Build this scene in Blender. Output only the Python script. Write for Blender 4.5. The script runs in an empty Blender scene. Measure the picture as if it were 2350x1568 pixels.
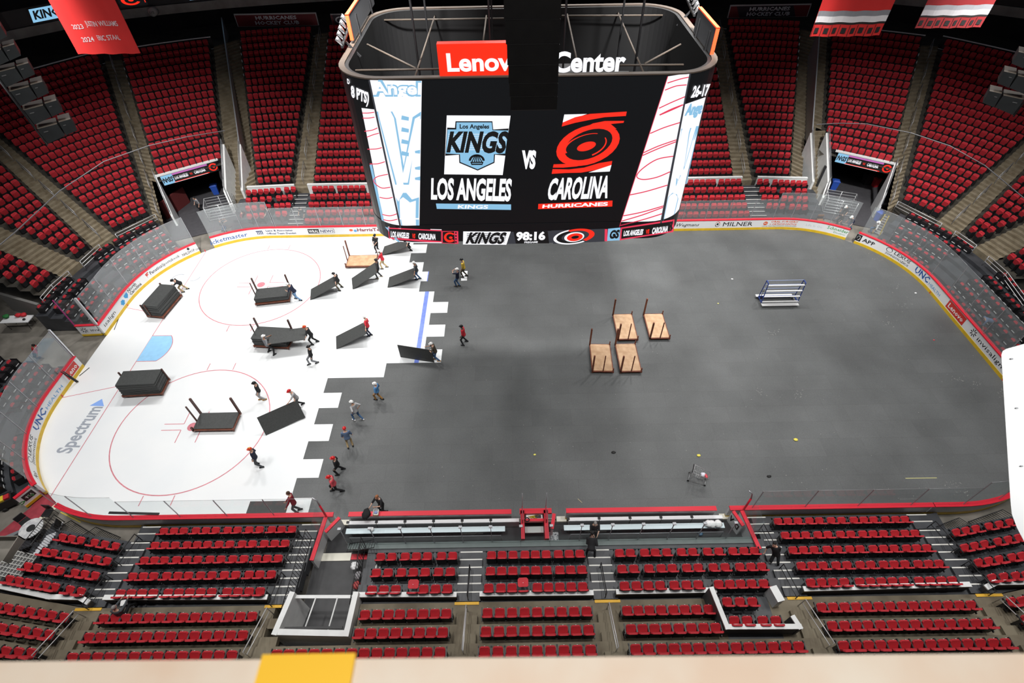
import bpy, bmesh, math, random
from mathutils import Vector, Matrix
random.seed(7)
PI = math.pi
SC = bpy.context.scene
COL = SC.collection
# ---------------------------------------------------------------- camera
CAM = Vector((-1.1747, -25.3622, 27.0142)); FPX = 1209.2
YAW, PITCH, ROLL = -0.0028, 0.8156, -0.0188
_f = Vector((math.sin(YAW)*math.cos(PITCH), math.cos(YAW)*math.cos(PITCH), -math.sin(PITCH)))
_r = Vector((math.cos(YAW), -math.sin(YAW), 0)); _u = _r.cross(_f)
RT = math.cos(ROLL)*_r + math.sin(ROLL)*_u; UP = -math.sin(ROLL)*_r + math.cos(ROLL)*_u; FW = _f
cd = bpy.data.cameras.new('camera'); cam = bpy.data.objects.new('camera', cd); COL.objects.link(cam)
cam.matrix_world = Matrix.Translation(CAM) @ Matrix((RT, UP, -FW)).transposed().to_4x4()
cd.sensor_width = 36; cd.lens = FPX/2350*36; cd.clip_start = .05; cd.clip_end = 300
cd.dof.use_dof = True; cd.dof.focus_distance = 34; cd.dof.aperture_fstop = 4.0
SC.camera = cam
# ---------------------------------------------------------------- world, lights, exposure
w = bpy.data.worlds.new('world'); SC.world = w; w.use_nodes = True
w.node_tree.nodes['Background'].inputs[0].default_value = (.80, .86, 1, 1)
w.node_tree.nodes['Background'].inputs[1].default_value = .04
SC.view_settings.view_transform = 'Standard'; SC.view_settings.look = 'None'
SC.view_settings.exposure = 0; SC.view_settings.gamma = 1; SC.view_settings.use_curve_mapping = False
def area(name, loc, size, power, color=(1, .985, .965), target=None, spread=100):
    l = bpy.data.lights.new(name, 'AREA'); l.shape = 'DISK'; l.size = size; l.energy = power; l.color = color
    l.spread = math.radians(spread)
    o = bpy.data.objects.new(name, l); COL.objects.link(o); o.location = loc
    d = (Vector(target) - Vector(loc)) if target else Vector((0, 0, -1))
    o.rotation_euler = d.to_track_quat('-Z', 'Y').to_euler(); return o
LIGHTP = 800
for x in (-27, -18, -9, 0, 9, 18, 27):
    area('arena_light', (x, 13, 31), 2.5, LIGHTP*1.32, target=(x*.85, 2, 0))
    area('arena_light', (x, -12.5, 31), 3.0, LIGHTP*.68, target=(x*.95, -4, 0))
for x in (-33, -12, 12, 33):
    area('arena_light', (x*.8, -16, 31), 1.2, LIGHTP*.55, target=(x*.8, -17, 0), spread=90)
for x in (-30, -10, 10, 30):
    area('arena_light', (x*.7, -6, 30), 1.5, LIGHTP*1.25, target=(x*.95, 14, 0), spread=48)
area('ledge_fill_light', (-1.0, -26.6, 29.6), .8, 54, color=(1, .96, .9), target=(-1.1, -25.3, 26), spread=110)  # added fill lamp, out of view, to brighten the foreground ledge
# ---------------------------------------------------------------- pixel <-> world
def ray(u, v): return FW + RT*((u-1175)/FPX) + UP*((784-v)/FPX)
def at(u, v, z=None, x=None, y=None):
    d = ray(u, v)
    t = (z-CAM.z)/d.z if z is not None else (y-CAM.y)/d.y if y is not None else (x-CAM.x)/d.x
    return CAM + d*t
def pix(p):
    d = Vector(p)-CAM; k = d.dot(FW); return 1175+FPX*d.dot(RT)/k, 784-FPX*d.dot(UP)/k
def seen(p, m=60):
    u, v = pix(p); return -m < u < 2350+m and -m < v < 1568+m
# ---------------------------------------------------------------- materials
MATS = {}
def mat(name, col, rough=.6, metal=0, spec=.5, var=0, scale=3, bump=0, emit=None, es=1, alpha=None, coords='Object', col2=None):
    if name in MATS: return MATS[name]
    m = bpy.data.materials.new(name); m.use_nodes = True; nt = m.node_tree; b = nt.nodes['Principled BSDF']
    b.inputs['Base Color'].default_value = (*col, 1); b.inputs['Roughness'].default_value = rough
    b.inputs['Metallic'].default_value = metal; b.inputs['Specular IOR Level'].default_value = spec
    if var or col2:
        tc = nt.nodes.new('ShaderNodeTexCoord'); n = nt.nodes.new('ShaderNodeTexNoise'); n.inputs['Scale'].default_value = scale
        n.inputs['Detail'].default_value = 5; nt.links.new(tc.outputs[coords], n.inputs['Vector'])
        mx = nt.nodes.new('ShaderNodeMix'); mx.data_type = 'RGBA'
        c2 = col2 or tuple(min(1, c*(1+var)) for c in col)
        c1 = col if col2 else tuple(c*(1-var) for c in col)
        cr = nt.nodes.new('ShaderNodeMapRange'); cr.inputs['From Min'].default_value = .35; cr.inputs['From Max'].default_value = .65
        nt.links.new(n.outputs['Fac'], cr.inputs['Value']); nt.links.new(cr.outputs['Result'], mx.inputs['Factor'])
        mx.inputs['A'].default_value = (*c1, 1); mx.inputs['B'].default_value = (*c2, 1)
        nt.links.new(mx.outputs['Result'], b.inputs['Base Color'])
        if bump:
            bp = nt.nodes.new('ShaderNodeBump'); bp.inputs['Strength'].default_value = bump
            nt.links.new(n.outputs['Fac'], bp.inputs['Height']); nt.links.new(bp.outputs['Normal'], b.inputs['Normal'])
    if emit:
        b.inputs['Emission Color'].default_value = (*emit, 1); b.inputs['Emission Strength'].default_value = es
    m.diffuse_color = (*col, 1); MATS[name] = m; return m
def lin(r, g, b): return tuple(((c/255+.055)/1.055)**2.4 if c > 10 else c/255/12.92 for c in (r, g, b))
def led(name, rgb, k=1.0):
    return mat(name, (.01, .01, .01), rough=.5, emit=lin(*rgb), es=k)
def glassmat(name, haze, tint=(.95, .97, .97), gl=.10):
    m = bpy.data.materials.new(name); m.use_nodes = True; nt = m.node_tree; nt.nodes.clear()
    o = nt.nodes.new('ShaderNodeOutputMaterial'); t = nt.nodes.new('ShaderNodeBsdfTransparent'); t.inputs[0].default_value = (*tint, 1)
    d = nt.nodes.new('ShaderNodeBsdfDiffuse'); d.inputs[0].default_value = (.75, .78, .8, 1)
    g = nt.nodes.new('ShaderNodeBsdfGlossy'); g.inputs[0].default_value = (1, 1, 1, 1); g.inputs[1].default_value = .04
    fr = nt.nodes.new('ShaderNodeFresnel'); fr.inputs[0].default_value = 1.12
    a = nt.nodes.new('ShaderNodeMixShader'); a.inputs[0].default_value = haze; b = nt.nodes.new('ShaderNodeMixShader')
    nt.links.new(t.outputs[0], a.inputs[1]); nt.links.new(d.outputs[0], a.inputs[2])
    b.inputs[0].default_value = gl; nt.links.new(a.outputs[0], b.inputs[1]); nt.links.new(g.outputs[0], b.inputs[2])
    nt.links.new(b.outputs[0], o.inputs[0]); MATS[name] = m; return m
glassmat('acrylic_hazy', .10, gl=.04); glassmat('acrylic', .03, gl=.03)
# ---------------------------------------------------------------- object bookkeeping
def tag(o, label=None, cat=None, group=None, kind=None):
    if label: o['label'] = label
    if cat: o['category'] = cat
    if group: o['group'] = group
    if kind: o['kind'] = kind
    return o
def empty(name, loc=(0, 0, 0), rz=0, label=None, cat=None, group=None):
    o = bpy.data.objects.new(name, None); COL.objects.link(o); o.location = loc; o.rotation_euler = (0, 0, rz)
    o.empty_display_size = .2
    return tag(o, label, cat, group)
class MB:
    def __init__(s): s.v = []; s.f = []; s.m = []; s.sm = []
    def add(s, vs, fs, m=0, smooth=False):
        b = len(s.v); s.v += [tuple(p) for p in vs]
        for f in fs: s.f.append(tuple(b+i for i in f)); s.m.append(m); s.sm.append(smooth)
        return s
    def box(s, x0, x1, y0, y1, z0, z1, m=0):
        vs = [(x, y, z) for z in (z0, z1) for x, y in ((x0, y0), (x1, y0), (x1, y1), (x0, y1))]
        return s.add(vs, [(3, 2, 1, 0), (4, 5, 6, 7), (0, 1, 5, 4), (1, 2, 6, 5), (2, 3, 7, 6), (3, 0, 4, 7)], m)
    def obox(s, c, ax, ay, az, m=0):
        c = Vector(c); ax, ay, az = Vector(ax), Vector(ay), Vector(az)
        vs = [c+ax*i+ay*j+az*k for k in (-1, 1) for i, j in ((-1, -1), (1, -1), (1, 1), (-1, 1))]
        return s.add(vs, [(3, 2, 1, 0), (4, 5, 6, 7), (0, 1, 5, 4), (1, 2, 6, 5), (2, 3, 7, 6), (3, 0, 4, 7)], m)
    def bar(s, p0, p1, wd, th=None, m=0, up=(0, 0, 1)):
        p0, p1 = Vector(p0), Vector(p1); d = p1-p0; u = Vector(up)
        if abs(d.normalized().dot(u)) > .98: u = Vector((1, 0, 0))
        sd = d.cross(u).normalized()*wd/2; t = sd.cross(d).normalized()*(th or wd)/2
        return s.obox((p0+p1)/2, d/2, sd, t, m)
    def prism(s, poly, z0, z1, m=0, msides=None):
        n = len(poly); vs = [(x, y, z0) for x, y in poly]+[(x, y, z1) for x, y in poly]
        s.add(vs, [tuple(range(n-1, -1, -1)), tuple(range(n, 2*n))], m)
        s.add(vs, [(i, (i+1) % n, n+(i+1) % n, n+i) for i in range(n)], m if msides is None else msides); return s
    def tube(s, pts, r, n=8, m=0, caps=True, smooth=True):
        pts = [Vector(p) for p in pts]; rs = r if isinstance(r, (list, tuple)) else [r]*len(pts)
        vs = []; fs = []; prev = None
        for i, p in enumerate(pts):
            d = (pts[min(i+1, len(pts)-1)]-pts[max(i-1, 0)]).normalized()
            if prev is None:
                u = Vector((0, 0, 1)) if abs(d.z) < .9 else Vector((1, 0, 0)); a = d.cross(u).normalized()
            else: a = (prev-d*prev.dot(d)).normalized()
            prev = a; b = d.cross(a)
            vs += [p+(a*math.cos(2*PI*k/n)+b*math.sin(2*PI*k/n))*rs[i] for k in range(n)]
        for i in range(len(pts)-1):
            for k in range(n): fs.append((i*n+k, i*n+(k+1) % n, (i+1)*n+(k+1) % n, (i+1)*n+k))
        if caps: fs.append(tuple(range(n-1, -1, -1))); fs.append(tuple(range((len(pts)-1)*n, len(pts)*n)))
        return s.add(vs, fs, m, smooth)
    def loft(s, secs, m=0, caps=True, smooth=True):
        n = len(secs[0]); vs = [p for q in secs for p in q]
        fs = [(i*n+k, i*n+(k+1) % n, (i+1)*n+(k+1) % n, (i+1)*n+k) for i in range(len(secs)-1) for k in range(n)]
        if caps: fs.append(tuple(range(n-1, -1, -1))); fs.append(tuple(range((len(secs)-1)*n, len(secs)*n)))
        return s.add(vs, fs, m, smooth)
    def ball(s, c, r, m=0, n=10, sc=(1, 1, 1)):
        c = Vector(c); secs = []
        for i in range(1, n//2+1):
            a = PI*i/(n//2+1); secs.append([c+Vector((r*sc[0]*math.sin(a)*math.cos(2*PI*k/n), r*sc[1]*math.sin(a)*math.sin(2*PI*k/n), -r*sc[2]*math.cos(a))) for k in range(n)])
        return s.loft(secs, m)
    def merge(s, o, M=None, dm=0):
        s.add([(M @ Vector(p)) if M else p for p in o.v], [], 0); b = len(s.v)-len(o.v)
        for f, m, q in zip(o.f, o.m, o.sm): s.f.append(tuple(b+i for i in f)); s.m.append(m+dm); s.sm.append(q)
        return s
    def mesh(s, name, mats):
        me = bpy.data.meshes.new(name); me.from_pydata(s.v, [], s.f)
        for mm in (mats if isinstance(mats, (list, tuple)) else [mats]): me.materials.append(mm)
        me.polygons.foreach_set('material_index', s.m); me.polygons.foreach_set('use_smooth', s.sm); me.update(); return me
    def build(s, name, mats, parent=None, **k):
        o = bpy.data.objects.new(name, s.mesh(name, mats)); COL.objects.link(o)
        if parent: o.parent = parent
        return tag(o, **k)
def copy_tree(o, parent=None):
    c = o.copy(); COL.objects.link(c)
    if parent: c.parent = parent
    for ch in o.children: copy_tree(ch, c)
    return c
ORD = ['first', 'second', 'third', 'fourth', 'fifth', 'sixth', 'seventh', 'eighth', 'ninth', 'tenth', 'eleventh', 'twelfth', 'thirteenth', 'fourteenth', 'fifteenth',
       'sixteenth', 'seventeenth', 'eighteenth', 'nineteenth', 'twentieth']+['twenty-'+x for x in ('first', 'second', 'third', 'fourth', 'fifth', 'sixth', 'seventh', 'eighth', 'ninth')]+['thirtieth']+['thirty-'+x for x in ('first', 'second', 'third', 'fourth', 'fifth', 'sixth', 'seventh', 'eighth', 'ninth')]+['fortieth']
# ---------------------------------------------------------------- lettering
_TX = {}
def glyphs(s, bold=0, shear=0, res=3):
    k = (s, bold, shear, res)
    if k not in _TX:
        c = bpy.data.curves.new('t', 'FONT'); c.body = s; c.size = 1; c.offset = bold; c.shear = shear; c.resolution_u = res
        o = bpy.data.objects.new('t', c); COL.objects.link(o); bpy.context.view_layer.update()
        me = bpy.data.meshes.new_from_object(o.evaluated_get(bpy.context.evaluated_depsgraph_get()))
        vs = [(v.co.x, v.co.y) for v in me.vertices]; fs = [tuple(p.vertices) for p in me.polygons]
        x0 = min(v[0] for v in vs); x1 = max(v[0] for v in vs); y0 = 0; y1 = .69
        _TX[k] = ([((x-x0)/(x1-x0), (y-y0)/(y1-y0)) for x, y in vs], fs, (x1-x0)/(y1-y0))
        bpy.data.objects.remove(o); bpy.data.curves.remove(c); bpy.data.meshes.remove(me)
    return _TX[k]
def text(mb, s, x, y, wd, ht, fn, m=0, bold=0, shear=0, res=3):
    """lettering of total width wd and capital height ht, lower left at (x, y) of the surface map fn"""
    vs, fs, asp = glyphs(s, bold, shear, res)
    if wd is None: wd = asp*ht
    mb.add([fn(x+a*wd, y+b*ht) for a, b in vs], fs, m); return wd
def shape(mb, pts, fn, m=0, tri=True):
    """filled flat outline (any simple polygon) laid on the surface map fn"""
    from mathutils.geometry import tessellate_polygon
    fs = tessellate_polygon([[Vector((a, b, 0)) for a, b in pts]])
    mb.add([fn(a, b) for a, b in pts], [tuple(f) for f in fs], m)
def ell(cx, cy, rx, ry, a0=0, a1=360, n=24, rot=0):
    o = []
    for i in range(n+1):
        t = math.radians(a0+(a1-a0)*i/n); x = rx*math.cos(t); y = ry*math.sin(t); r = math.radians(rot)
        o.append((cx+x*math.cos(r)-y*math.sin(r), cy+x*math.sin(r)+y*math.cos(r)))
    return o[:-1] if abs(a1-a0) == 360 else o
def crescent(mb, cx, cy, rx, ry, t0, t1, a0, a1, fn, m, rot=0, n=22):
    """swoosh: elliptical arc whose width tapers from t0 to t1"""
    o = []; i_ = []
    for i in range(n+1):
        f = i/n; t = math.radians(a0+(a1-a0)*f); wv = (t0+(t1-t0)*f); r = math.radians(rot)
        for L, k in ((o, 1), (i_, 1-wv)):
            x = rx*k*math.cos(t); y = ry*k*math.sin(t); L.append((cx+x*math.cos(r)-y*math.sin(r), cy+x*math.sin(r)+y*math.cos(r)))
    mb.add([fn(a, b) for a, b in o+i_], [(j, j+1, n+2+j, n+1+j) for j in range(n)], m)
# ================================================================ THE RINK
HX, HY, RR = 30.48, 12.954, 8.534
SX, SY = HX-RR, HY-RR; ARC = PI/2*RR
SEG = [SX, ARC, 2*SY, ARC, 2*SX, ARC, 2*SY, ARC, SX]
TOT = sum(SEG)
def per(s, off=0.0):
    """point and outward normal on the rink outline, s metres counterclockwise from the middle of the far side"""
    s %= TOT; i = 0
    while s > SEG[i]: s -= SEG[i]; i += 1
    def arc(cx, cy, a0):
        a = a0+s/RR; n = Vector((math.cos(a), math.sin(a), 0)); return Vector((cx, cy, 0))+n*(RR+off), n
    if i == 0: return Vector((-s, HY+off, 0)), Vector((0, 1, 0))
    if i == 1: return arc(-SX, SY, PI/2)
    if i == 2: return Vector((-HX-off, SY-s, 0)), Vector((-1, 0, 0))
    if i == 3: return arc(-SX, -SY, PI)
    if i == 4: return Vector((-SX+s, -HY-off, 0)), Vector((0, -1, 0))
    if i == 5: return arc(SX, -SY, -PI/2)
    if i == 6: return Vector((HX+off, -SY+s, 0)), Vector((1, 0, 0))
    if i == 7: return arc(SX, SY, 0)
    return Vector((SX-s, HY+off, 0)), Vector((0, 1, 0))
_PS = [(per(i*TOT/3000)[0], i*TOT/3000) for i in range(3000)]
def s_of(p): return min(_PS, key=lambda q: (q[0].x-p.x)**2+(q[0].y-p.y)**2)[1]
def s_px(u, v, z=0.0): return s_of(at(u, v, z=z))
def srange(s0, s1, step=.5):
    n = max(2, int(abs(s1-s0)/step)+1); return [s0+(s1-s0)*i/n for i in range(n+1)]
M_ICE = mat('ice', (.82, .835, .84), rough=.22, spec=.35, col2=(.78, .805, .82), scale=.35)
M_RED = mat('red_plastic', lin(214, 40, 58), rough=.35)
M_LINE = mat('red_line_paint', (.62, .22, .26), rough=.3, var=.12, scale=4)
M_BLUE = mat('blue_line_paint', (.20, .28, .80), rough=.3, var=.15, scale=3)
M_CREASE = mat('crease_paint', (.33, .62, .90), rough=.3, var=.05)
M_WHITE = mat('white_plastic', (.80, .81, .82), rough=.35)
M_YEL = mat('yellow_kickplate', (.72, .47, .02), rough=.4, var=.08)
M_BLACK = mat('black_paint', (.012, .012, .013), rough=.5)
M_DARK = mat('dark_steel', (.03, .03, .032), rough=.45, metal=.3)
M_STEEL = mat('grey_steel', (.42, .43, .45), rough=.4, metal=.5)
M_WPAINT = mat('white_wall_paint', (.78, .79, .78), rough=.6, var=.05, scale=2)
M_CONC = mat('concrete', (.21, .18, .125), rough=.8, col2=(.13, .105, .07), scale=.9, bump=.15)
M_CONCW = mat('worn_floor_concrete', (.24, .22, .19), rough=.7, col2=(.13, .12, .10), scale=.8, bump=.1)
M_DECK = mat('black_deck_board', (.035, .037, .042), rough=.45, col2=(.060, .063, .070), scale=1.2)
M_NOSE = mat('white_step_nosing', (.72, .71, .66), rough=.6)
M_WOOD = mat('plywood', (.46, .28, .155), rough=.6, col2=(.58, .38, .23), scale=3)
# rubber covering with board-sized patches of slightly different grey
def rubber():
    m = bpy.data.materials.new('rubber_covering'); m.use_nodes = True; nt = m.node_tree; b = nt.nodes['Principled BSDF']
    tc = nt.nodes.new('ShaderNodeTexCoord'); mp = nt.nodes.new('ShaderNodeMapping'); mp.inputs['Location'].default_value = (9.8, 1.0, 0)
    br = nt.nodes.new('ShaderNodeTexBrick'); br.inputs['Scale'].default_value = 1; br.inputs['Brick Width'].default_value = 2.43; br.inputs['Row Height'].default_value = 1.215
    br.inputs['Mortar Size'].default_value = .006; br.inputs['Color1'].default_value = (.090, .094, .095, 1); br.inputs["Color2"].default_value = (.100, .104, .105, 1); br.inputs["Mortar"].default_value = (.074, .074, .074, 1)
    nt.links.new(tc.outputs['Object'], mp.inputs[0]); nt.links.new(mp.outputs[0], br.inputs['Vector'])
    n = nt.nodes.new('ShaderNodeTexNoise'); n.inputs['Scale'].default_value = .22; n.inputs['Detail'].default_value = 6; nt.links.new(tc.outputs['Object'], n.inputs['Vector'])
    n2 = nt.nodes.new('ShaderNodeTexNoise'); n2.inputs['Scale'].default_value = 30; nt.links.new(tc.outputs['Object'], n2.inputs['Vector'])
    def mul(a, bb, lo, hi):
        r = nt.nodes.new('ShaderNodeMapRange'); r.inputs['From Min'].default_value = .3; r.inputs['From Max'].default_value = .7; r.inputs['To Min'].default_value = lo; r.inputs['To Max'].default_value = hi
        nt.links.new(bb.outputs['Fac'], r.inputs['Value']); x = nt.nodes.new('ShaderNodeVectorMath'); x.operation = 'SCALE'
        nt.links.new(a, x.inputs[0]); nt.links.new(r.outputs[0], x.inputs['Scale']); return x.outputs[0]
    c = mul(br.outputs['Color'], n, .80, 1.24); c = mul(c, n2, .88, 1.12)
    nt.links.new(c, b.inputs['Base Color']); b.inputs['Roughness'].default_value = .55; b.inputs['Specular IOR Level'].default_value = .35; return m
M_RUB = rubber()
M_PANEL = mat('rubber_panel', (.045, .048, .047), rough=.6, var=.12, scale=12)
# --- ground slab around everything
g = MB(); g.box(-62, 62, -30, 45, -.3, -.06)
g.build('floor', M_CONCW, kind='structure', label='bare worn concrete floor around the rink')
ice = [tuple(per(s, .02)[0][:2]) for s in [TOT*i/240 for i in range(240)]]
g = MB(); g.prism(ice, -.055, 0); g.build('ice_sheet', M_ICE, kind='structure', label='white ice sheet of the rink')
g = MB()
def flat(pts, z=.003, m=0): g.add([(x, y, z) for x, y in pts], [tuple(range(len(pts)))], m)
def band(x0, x1, y0, y1, m=0, z=.003): flat([(x0, y0), (x1, y0), (x1, y1), (x0, y1)], z, m)
def circ(cx, cy, r, wd, m=0, a0=0, a1=360, n=72):
    A = [(cx+(r+k)*math.cos(math.radians(a0+(a1-a0)*i/n)), cy+(r+k)*math.sin(math.radians(a0+(a1-a0)*i/n))) for k in (-wd/2, wd/2) for i in range(n+1)]
    g.add([(x, y, .003) for x, y in A], [(i, i+1, n+2+i, n+1+i) for i in range(n)], m)
def edge_y(x, d=0):
    x = abs(x); return HY if x < SX else SY+math.sqrt(max(0, RR**2-(x-SX)**2))
GX = -27.127
band(GX-.025, GX+.025, -edge_y(GX), edge_y(GX))
for sy in (1, -1):
    cx, cy = -21.03, 6.706*sy
    circ(cx, cy, 4.572 , .065); flat(ell(cx, cy, .305, .305), .003, 0)
    for sx in (1, -1):
        for q in (1, -1):
            x = cx+sx*.61; y = cy+q*.228; band(min(x, x+sx*1.22), max(x, x+sx*1.22), y-.025, y+.025)
            band(x-.025, x+.025, min(y, y+q*.914), max(y, y+q*.914))
            band(cx+sx*.876-.025, cx+sx*.876+.025, min(cy+q*4.572, cy+q*5.18), max(cy+q*4.572, cy+q*5.18))
    p0 = Vector((GX, 3.353*sy)); p1 = Vector((-HX, 4.267*sy)); d = (p1-p0).normalized(); nn = Vector((-d.y, d.x))*.025
    flat([tuple(p0-nn), tuple(p1-nn), tuple(p1+nn), tuple(p0+nn)] if sy < 0 else [tuple(p0+nn), tuple(p1+nn), tuple(p1-nn), tuple(p0-nn)])
a = math.degrees(math.acos(1.372/1.829)); cr = [(GX, -1.22), (GX+1.372, -1.22)]+[(GX+1.829*math.cos(t), 1.829*math.sin(t)) for t in [math.radians(-41.8+83.6*i/16) for i in range(17)]]+[(GX+1.372, 1.22), (GX, 1.22)]
flat(cr, .0035, 2)
band(GX, GX+1.372, -1.245, -1.195, 0, .004); band(GX, GX+1.372, 1.195, 1.245, 0, .004); circ(GX, 0, 1.829, .05, 0, -41.8, 41.8, 16)
g.v[-34:] = [(x, y, .0042) for x, y, z in g.v[-34:]]
band(-7.925, -7.62, -12.9, 12.9, 1)
g.build('rink_markings', [M_LINE, M_BLUE, M_CREASE], kind='structure', label='red face-off circles, goal line, blue line and blue crease painted on the ice')
# Spectrum wording painted behind the goal line
g = MB(); P0 = at(160, 1041, z=0); P1 = at(236, 934, z=0)
dx = (P1-P0); L = dx.length*1.0; dx.normalize(); dy = Vector((-dx.y, dx.x, 0))
fi = lambda a, b: tuple(P0+dx*a+dy*b+Vector((0, 0, .004)))
text(g, 'Spectrum', 0, 0, L, .88, fi, 0, bold=.025)
shape(g, [(L+.05, -.05), (L+.62, .42), (L+.05, .9)], fi, 1)
fi2 = lambda a, b: tuple(at(398, 645, z=0)+Vector((a, b, .004)))
crescent(g, .3, .35, .55, .5, .18, .12, 60, 300, fi2, 0); crescent(g, 1.5, .45, .5, .5, .1, .18, 250, 360, fi2, 0)
g.build('ice_advert', [mat('ice_grey_ink', (.34, .37, .42), rough=.3), mat('ice_blue_ink', (.25, .42, .85), rough=.3)], kind='structure', label='grey lettering painted on the ice behind the goal line')
# --- rubber covering laid in rows from the right
YJ = [11.65-1.2215*j for j in range(0, 21)]
rows = [(12.95, YJ[0], -9.56), (YJ[0], YJ[1], -8.35), (YJ[1], YJ[2], -9.6), (YJ[2], YJ[3], -8.4), (YJ[3], YJ[4], -7.86), (YJ[4], YJ[5], -8.4), (YJ[5], YJ[6], -7.2), (YJ[6], YJ[7], -6.03),
        (YJ[7], YJ[8], -7.27), (YJ[8], YJ[9], -6.07), (YJ[9], YJ[10], -7.33), (YJ[10], YJ[11], -6.1), (YJ[11], YJ[12], -9.8), (YJ[12], YJ[13], -13.52), (YJ[13], YJ[14], -12.32),
        (YJ[14], YJ[15], -13.53), (YJ[15], YJ[16], -12.35), (YJ[16], YJ[17], -13.57), (YJ[17], YJ[18], -12.37), (YJ[18], YJ[19], -13.6), (YJ[19], -12.95, -12.43)]
def rx(y):
    y = abs(y); return HX if y < SY else SX+math.sqrt(max(0, RR**2-(min(y, HY)-SY)**2))
g = MB()
for y1, y0, xs in rows:
    if abs(y1-YJ[3]) < .01:          # row with one uncovered square
        for a, b in ((xs, -5.22), (-4.74, None)):
            e = [(rx(y0+(y1-y0)*i/6)-.02, y0+(y1-y0)*i/6) for i in range(7)] if b is None else [(b, y0), (b, y1)]
            g.prism([(a, y0)]+e+[(a, y1)], 0, .014)
        continue
    g.prism([(xs, y0)]+[(rx(y0+(y1-y0)*i/6)-.02, y0+(y1-y0)*i/6) for i in range(7)]+[(xs, y1)], .0005, .014)
g.build('rubber_floor_covering', M_RUB, kind='structure', label='dark grey rubber floor covering laid in rows over most of the ice')
# ---------------------------------------------------------------- dasher boards
def boards(name, s0, s1, label, parent=None, white_back=True):
    r = empty(name, label=label, cat='rink boards')
    S = srange(s0, s1, .6)
    def strip(a, b, z0, z1, nm, m):
        q = MB(); secs = []
        for s in S:
            p, n = per(s, 0); secs.append([tuple(p+n*a+Vector((0, 0, z0))), tuple(p+n*b+Vector((0, 0, z0))), tuple(p+n*b+Vector((0, 0, z1))), tuple(p+n*a+Vector((0, 0, z1)))])
        q.loft(secs, 0, smooth=False); return q.build(nm, m, r)
    strip(0, .13, .2, 1.0, 'white_facing', M_WHITE); strip(-.012, .14, 0.0, .25, 'kick_plate', M_YEL); strip(-.03, .22, 1.0, 1.07, 'cap_rail', M_RED)
    return r
sL = s_px(456, 562, 1.07); sL1 = s_px(478, 549, 1.07); sO0 = s_px(240, 771, 0); sO1 = s_px(194, 841, 0)
sR0 = s_px(1941, 547, 0); sR1 = s_px(1962, 553, 0)
sC0 = s_px(96, 1100, 1.07)
def sx_near(u): return s_of(Vector((at(u, 1180, z=1.07).x, -HY, 0)))
sN = [sx_near(u) for u in (765, 800, 1268, 1300, 1648, 1680)]
B = {}
B['farleft'] = boards('rink_boards', sL+.15, sO0, 'white rink boards with red cap around the far left corner')
B['far'] = boards('rink_boards', sR1-TOT*0-TOT-0 if False else -(TOT-sR0), sL1-.15, 'white rink boards with advert panels along the far side') if sR0 > TOT/2 else None
B['right'] = boards('rink_boards', s_of(Vector((20.5, -HY, 0))), sR1, 'white rink boards curving around the right end')
B['lowleft'] = boards('rink_boards', sO1, sC0, 'white rink boards around the lower left corner, below the open gate')
B['nearleft'] = boards('rink_boards', sC0+2.2, sN[0], 'white rink boards on the near side, left of the benches')
B['bench1'] = boards('rink_boards', sN[1], sN[2]-2.15, 'white rink boards in front of the left players bench')
B['bench2'] = boards('rink_boards', sN[3], sN[4], 'white rink boards in front of the right players bench')
B['nearright'] = boards('rink_boards', sN[5], s_of(Vector((20.45, -HY, 0))), 'white rink boards on the near side, right of the benches')
# gate leaf swung open at the left opening
def gate(name, p0, p1, label, ads=None):
    r = empty(name, label=label, cat='gate'); d = (p1-p0); d.z = 0; L = d.length; d.normalize(); n = Vector((-d.y, d.x, 0))
    for nm, z0, z1, t, m in (('gate_panel', .2, 1.0, .05, M_WHITE), ('kick_plate', .02, .2, .06, M_YEL), ('cap_rail', 1.0, 1.07, .09, M_RED)):
        q = MB(); q.obox(p0+d*L/2+Vector((0, 0, (z0+z1)/2)), d*L/2, n*t, Vector((0, 0, (z1-z0)/2))); q.build(nm, m, r)
    return r, p0, d, n, L
a0 = at(192, 771, z=0); a1 = at(237, 769, z=0); a0.z = a1.z = 0
G1 = gate('rink_gate', a0, a1, 'white gate leaf swung open at the left end with a red cap')
a0 = at(62, 1165, z=0); a1 = at(98, 1136, z=0); a0.z = a1.z = 0
G2 = gate('rink_gate', a0, a1, 'open white gate leaf beside the red carpet at the lower left corner')
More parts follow.
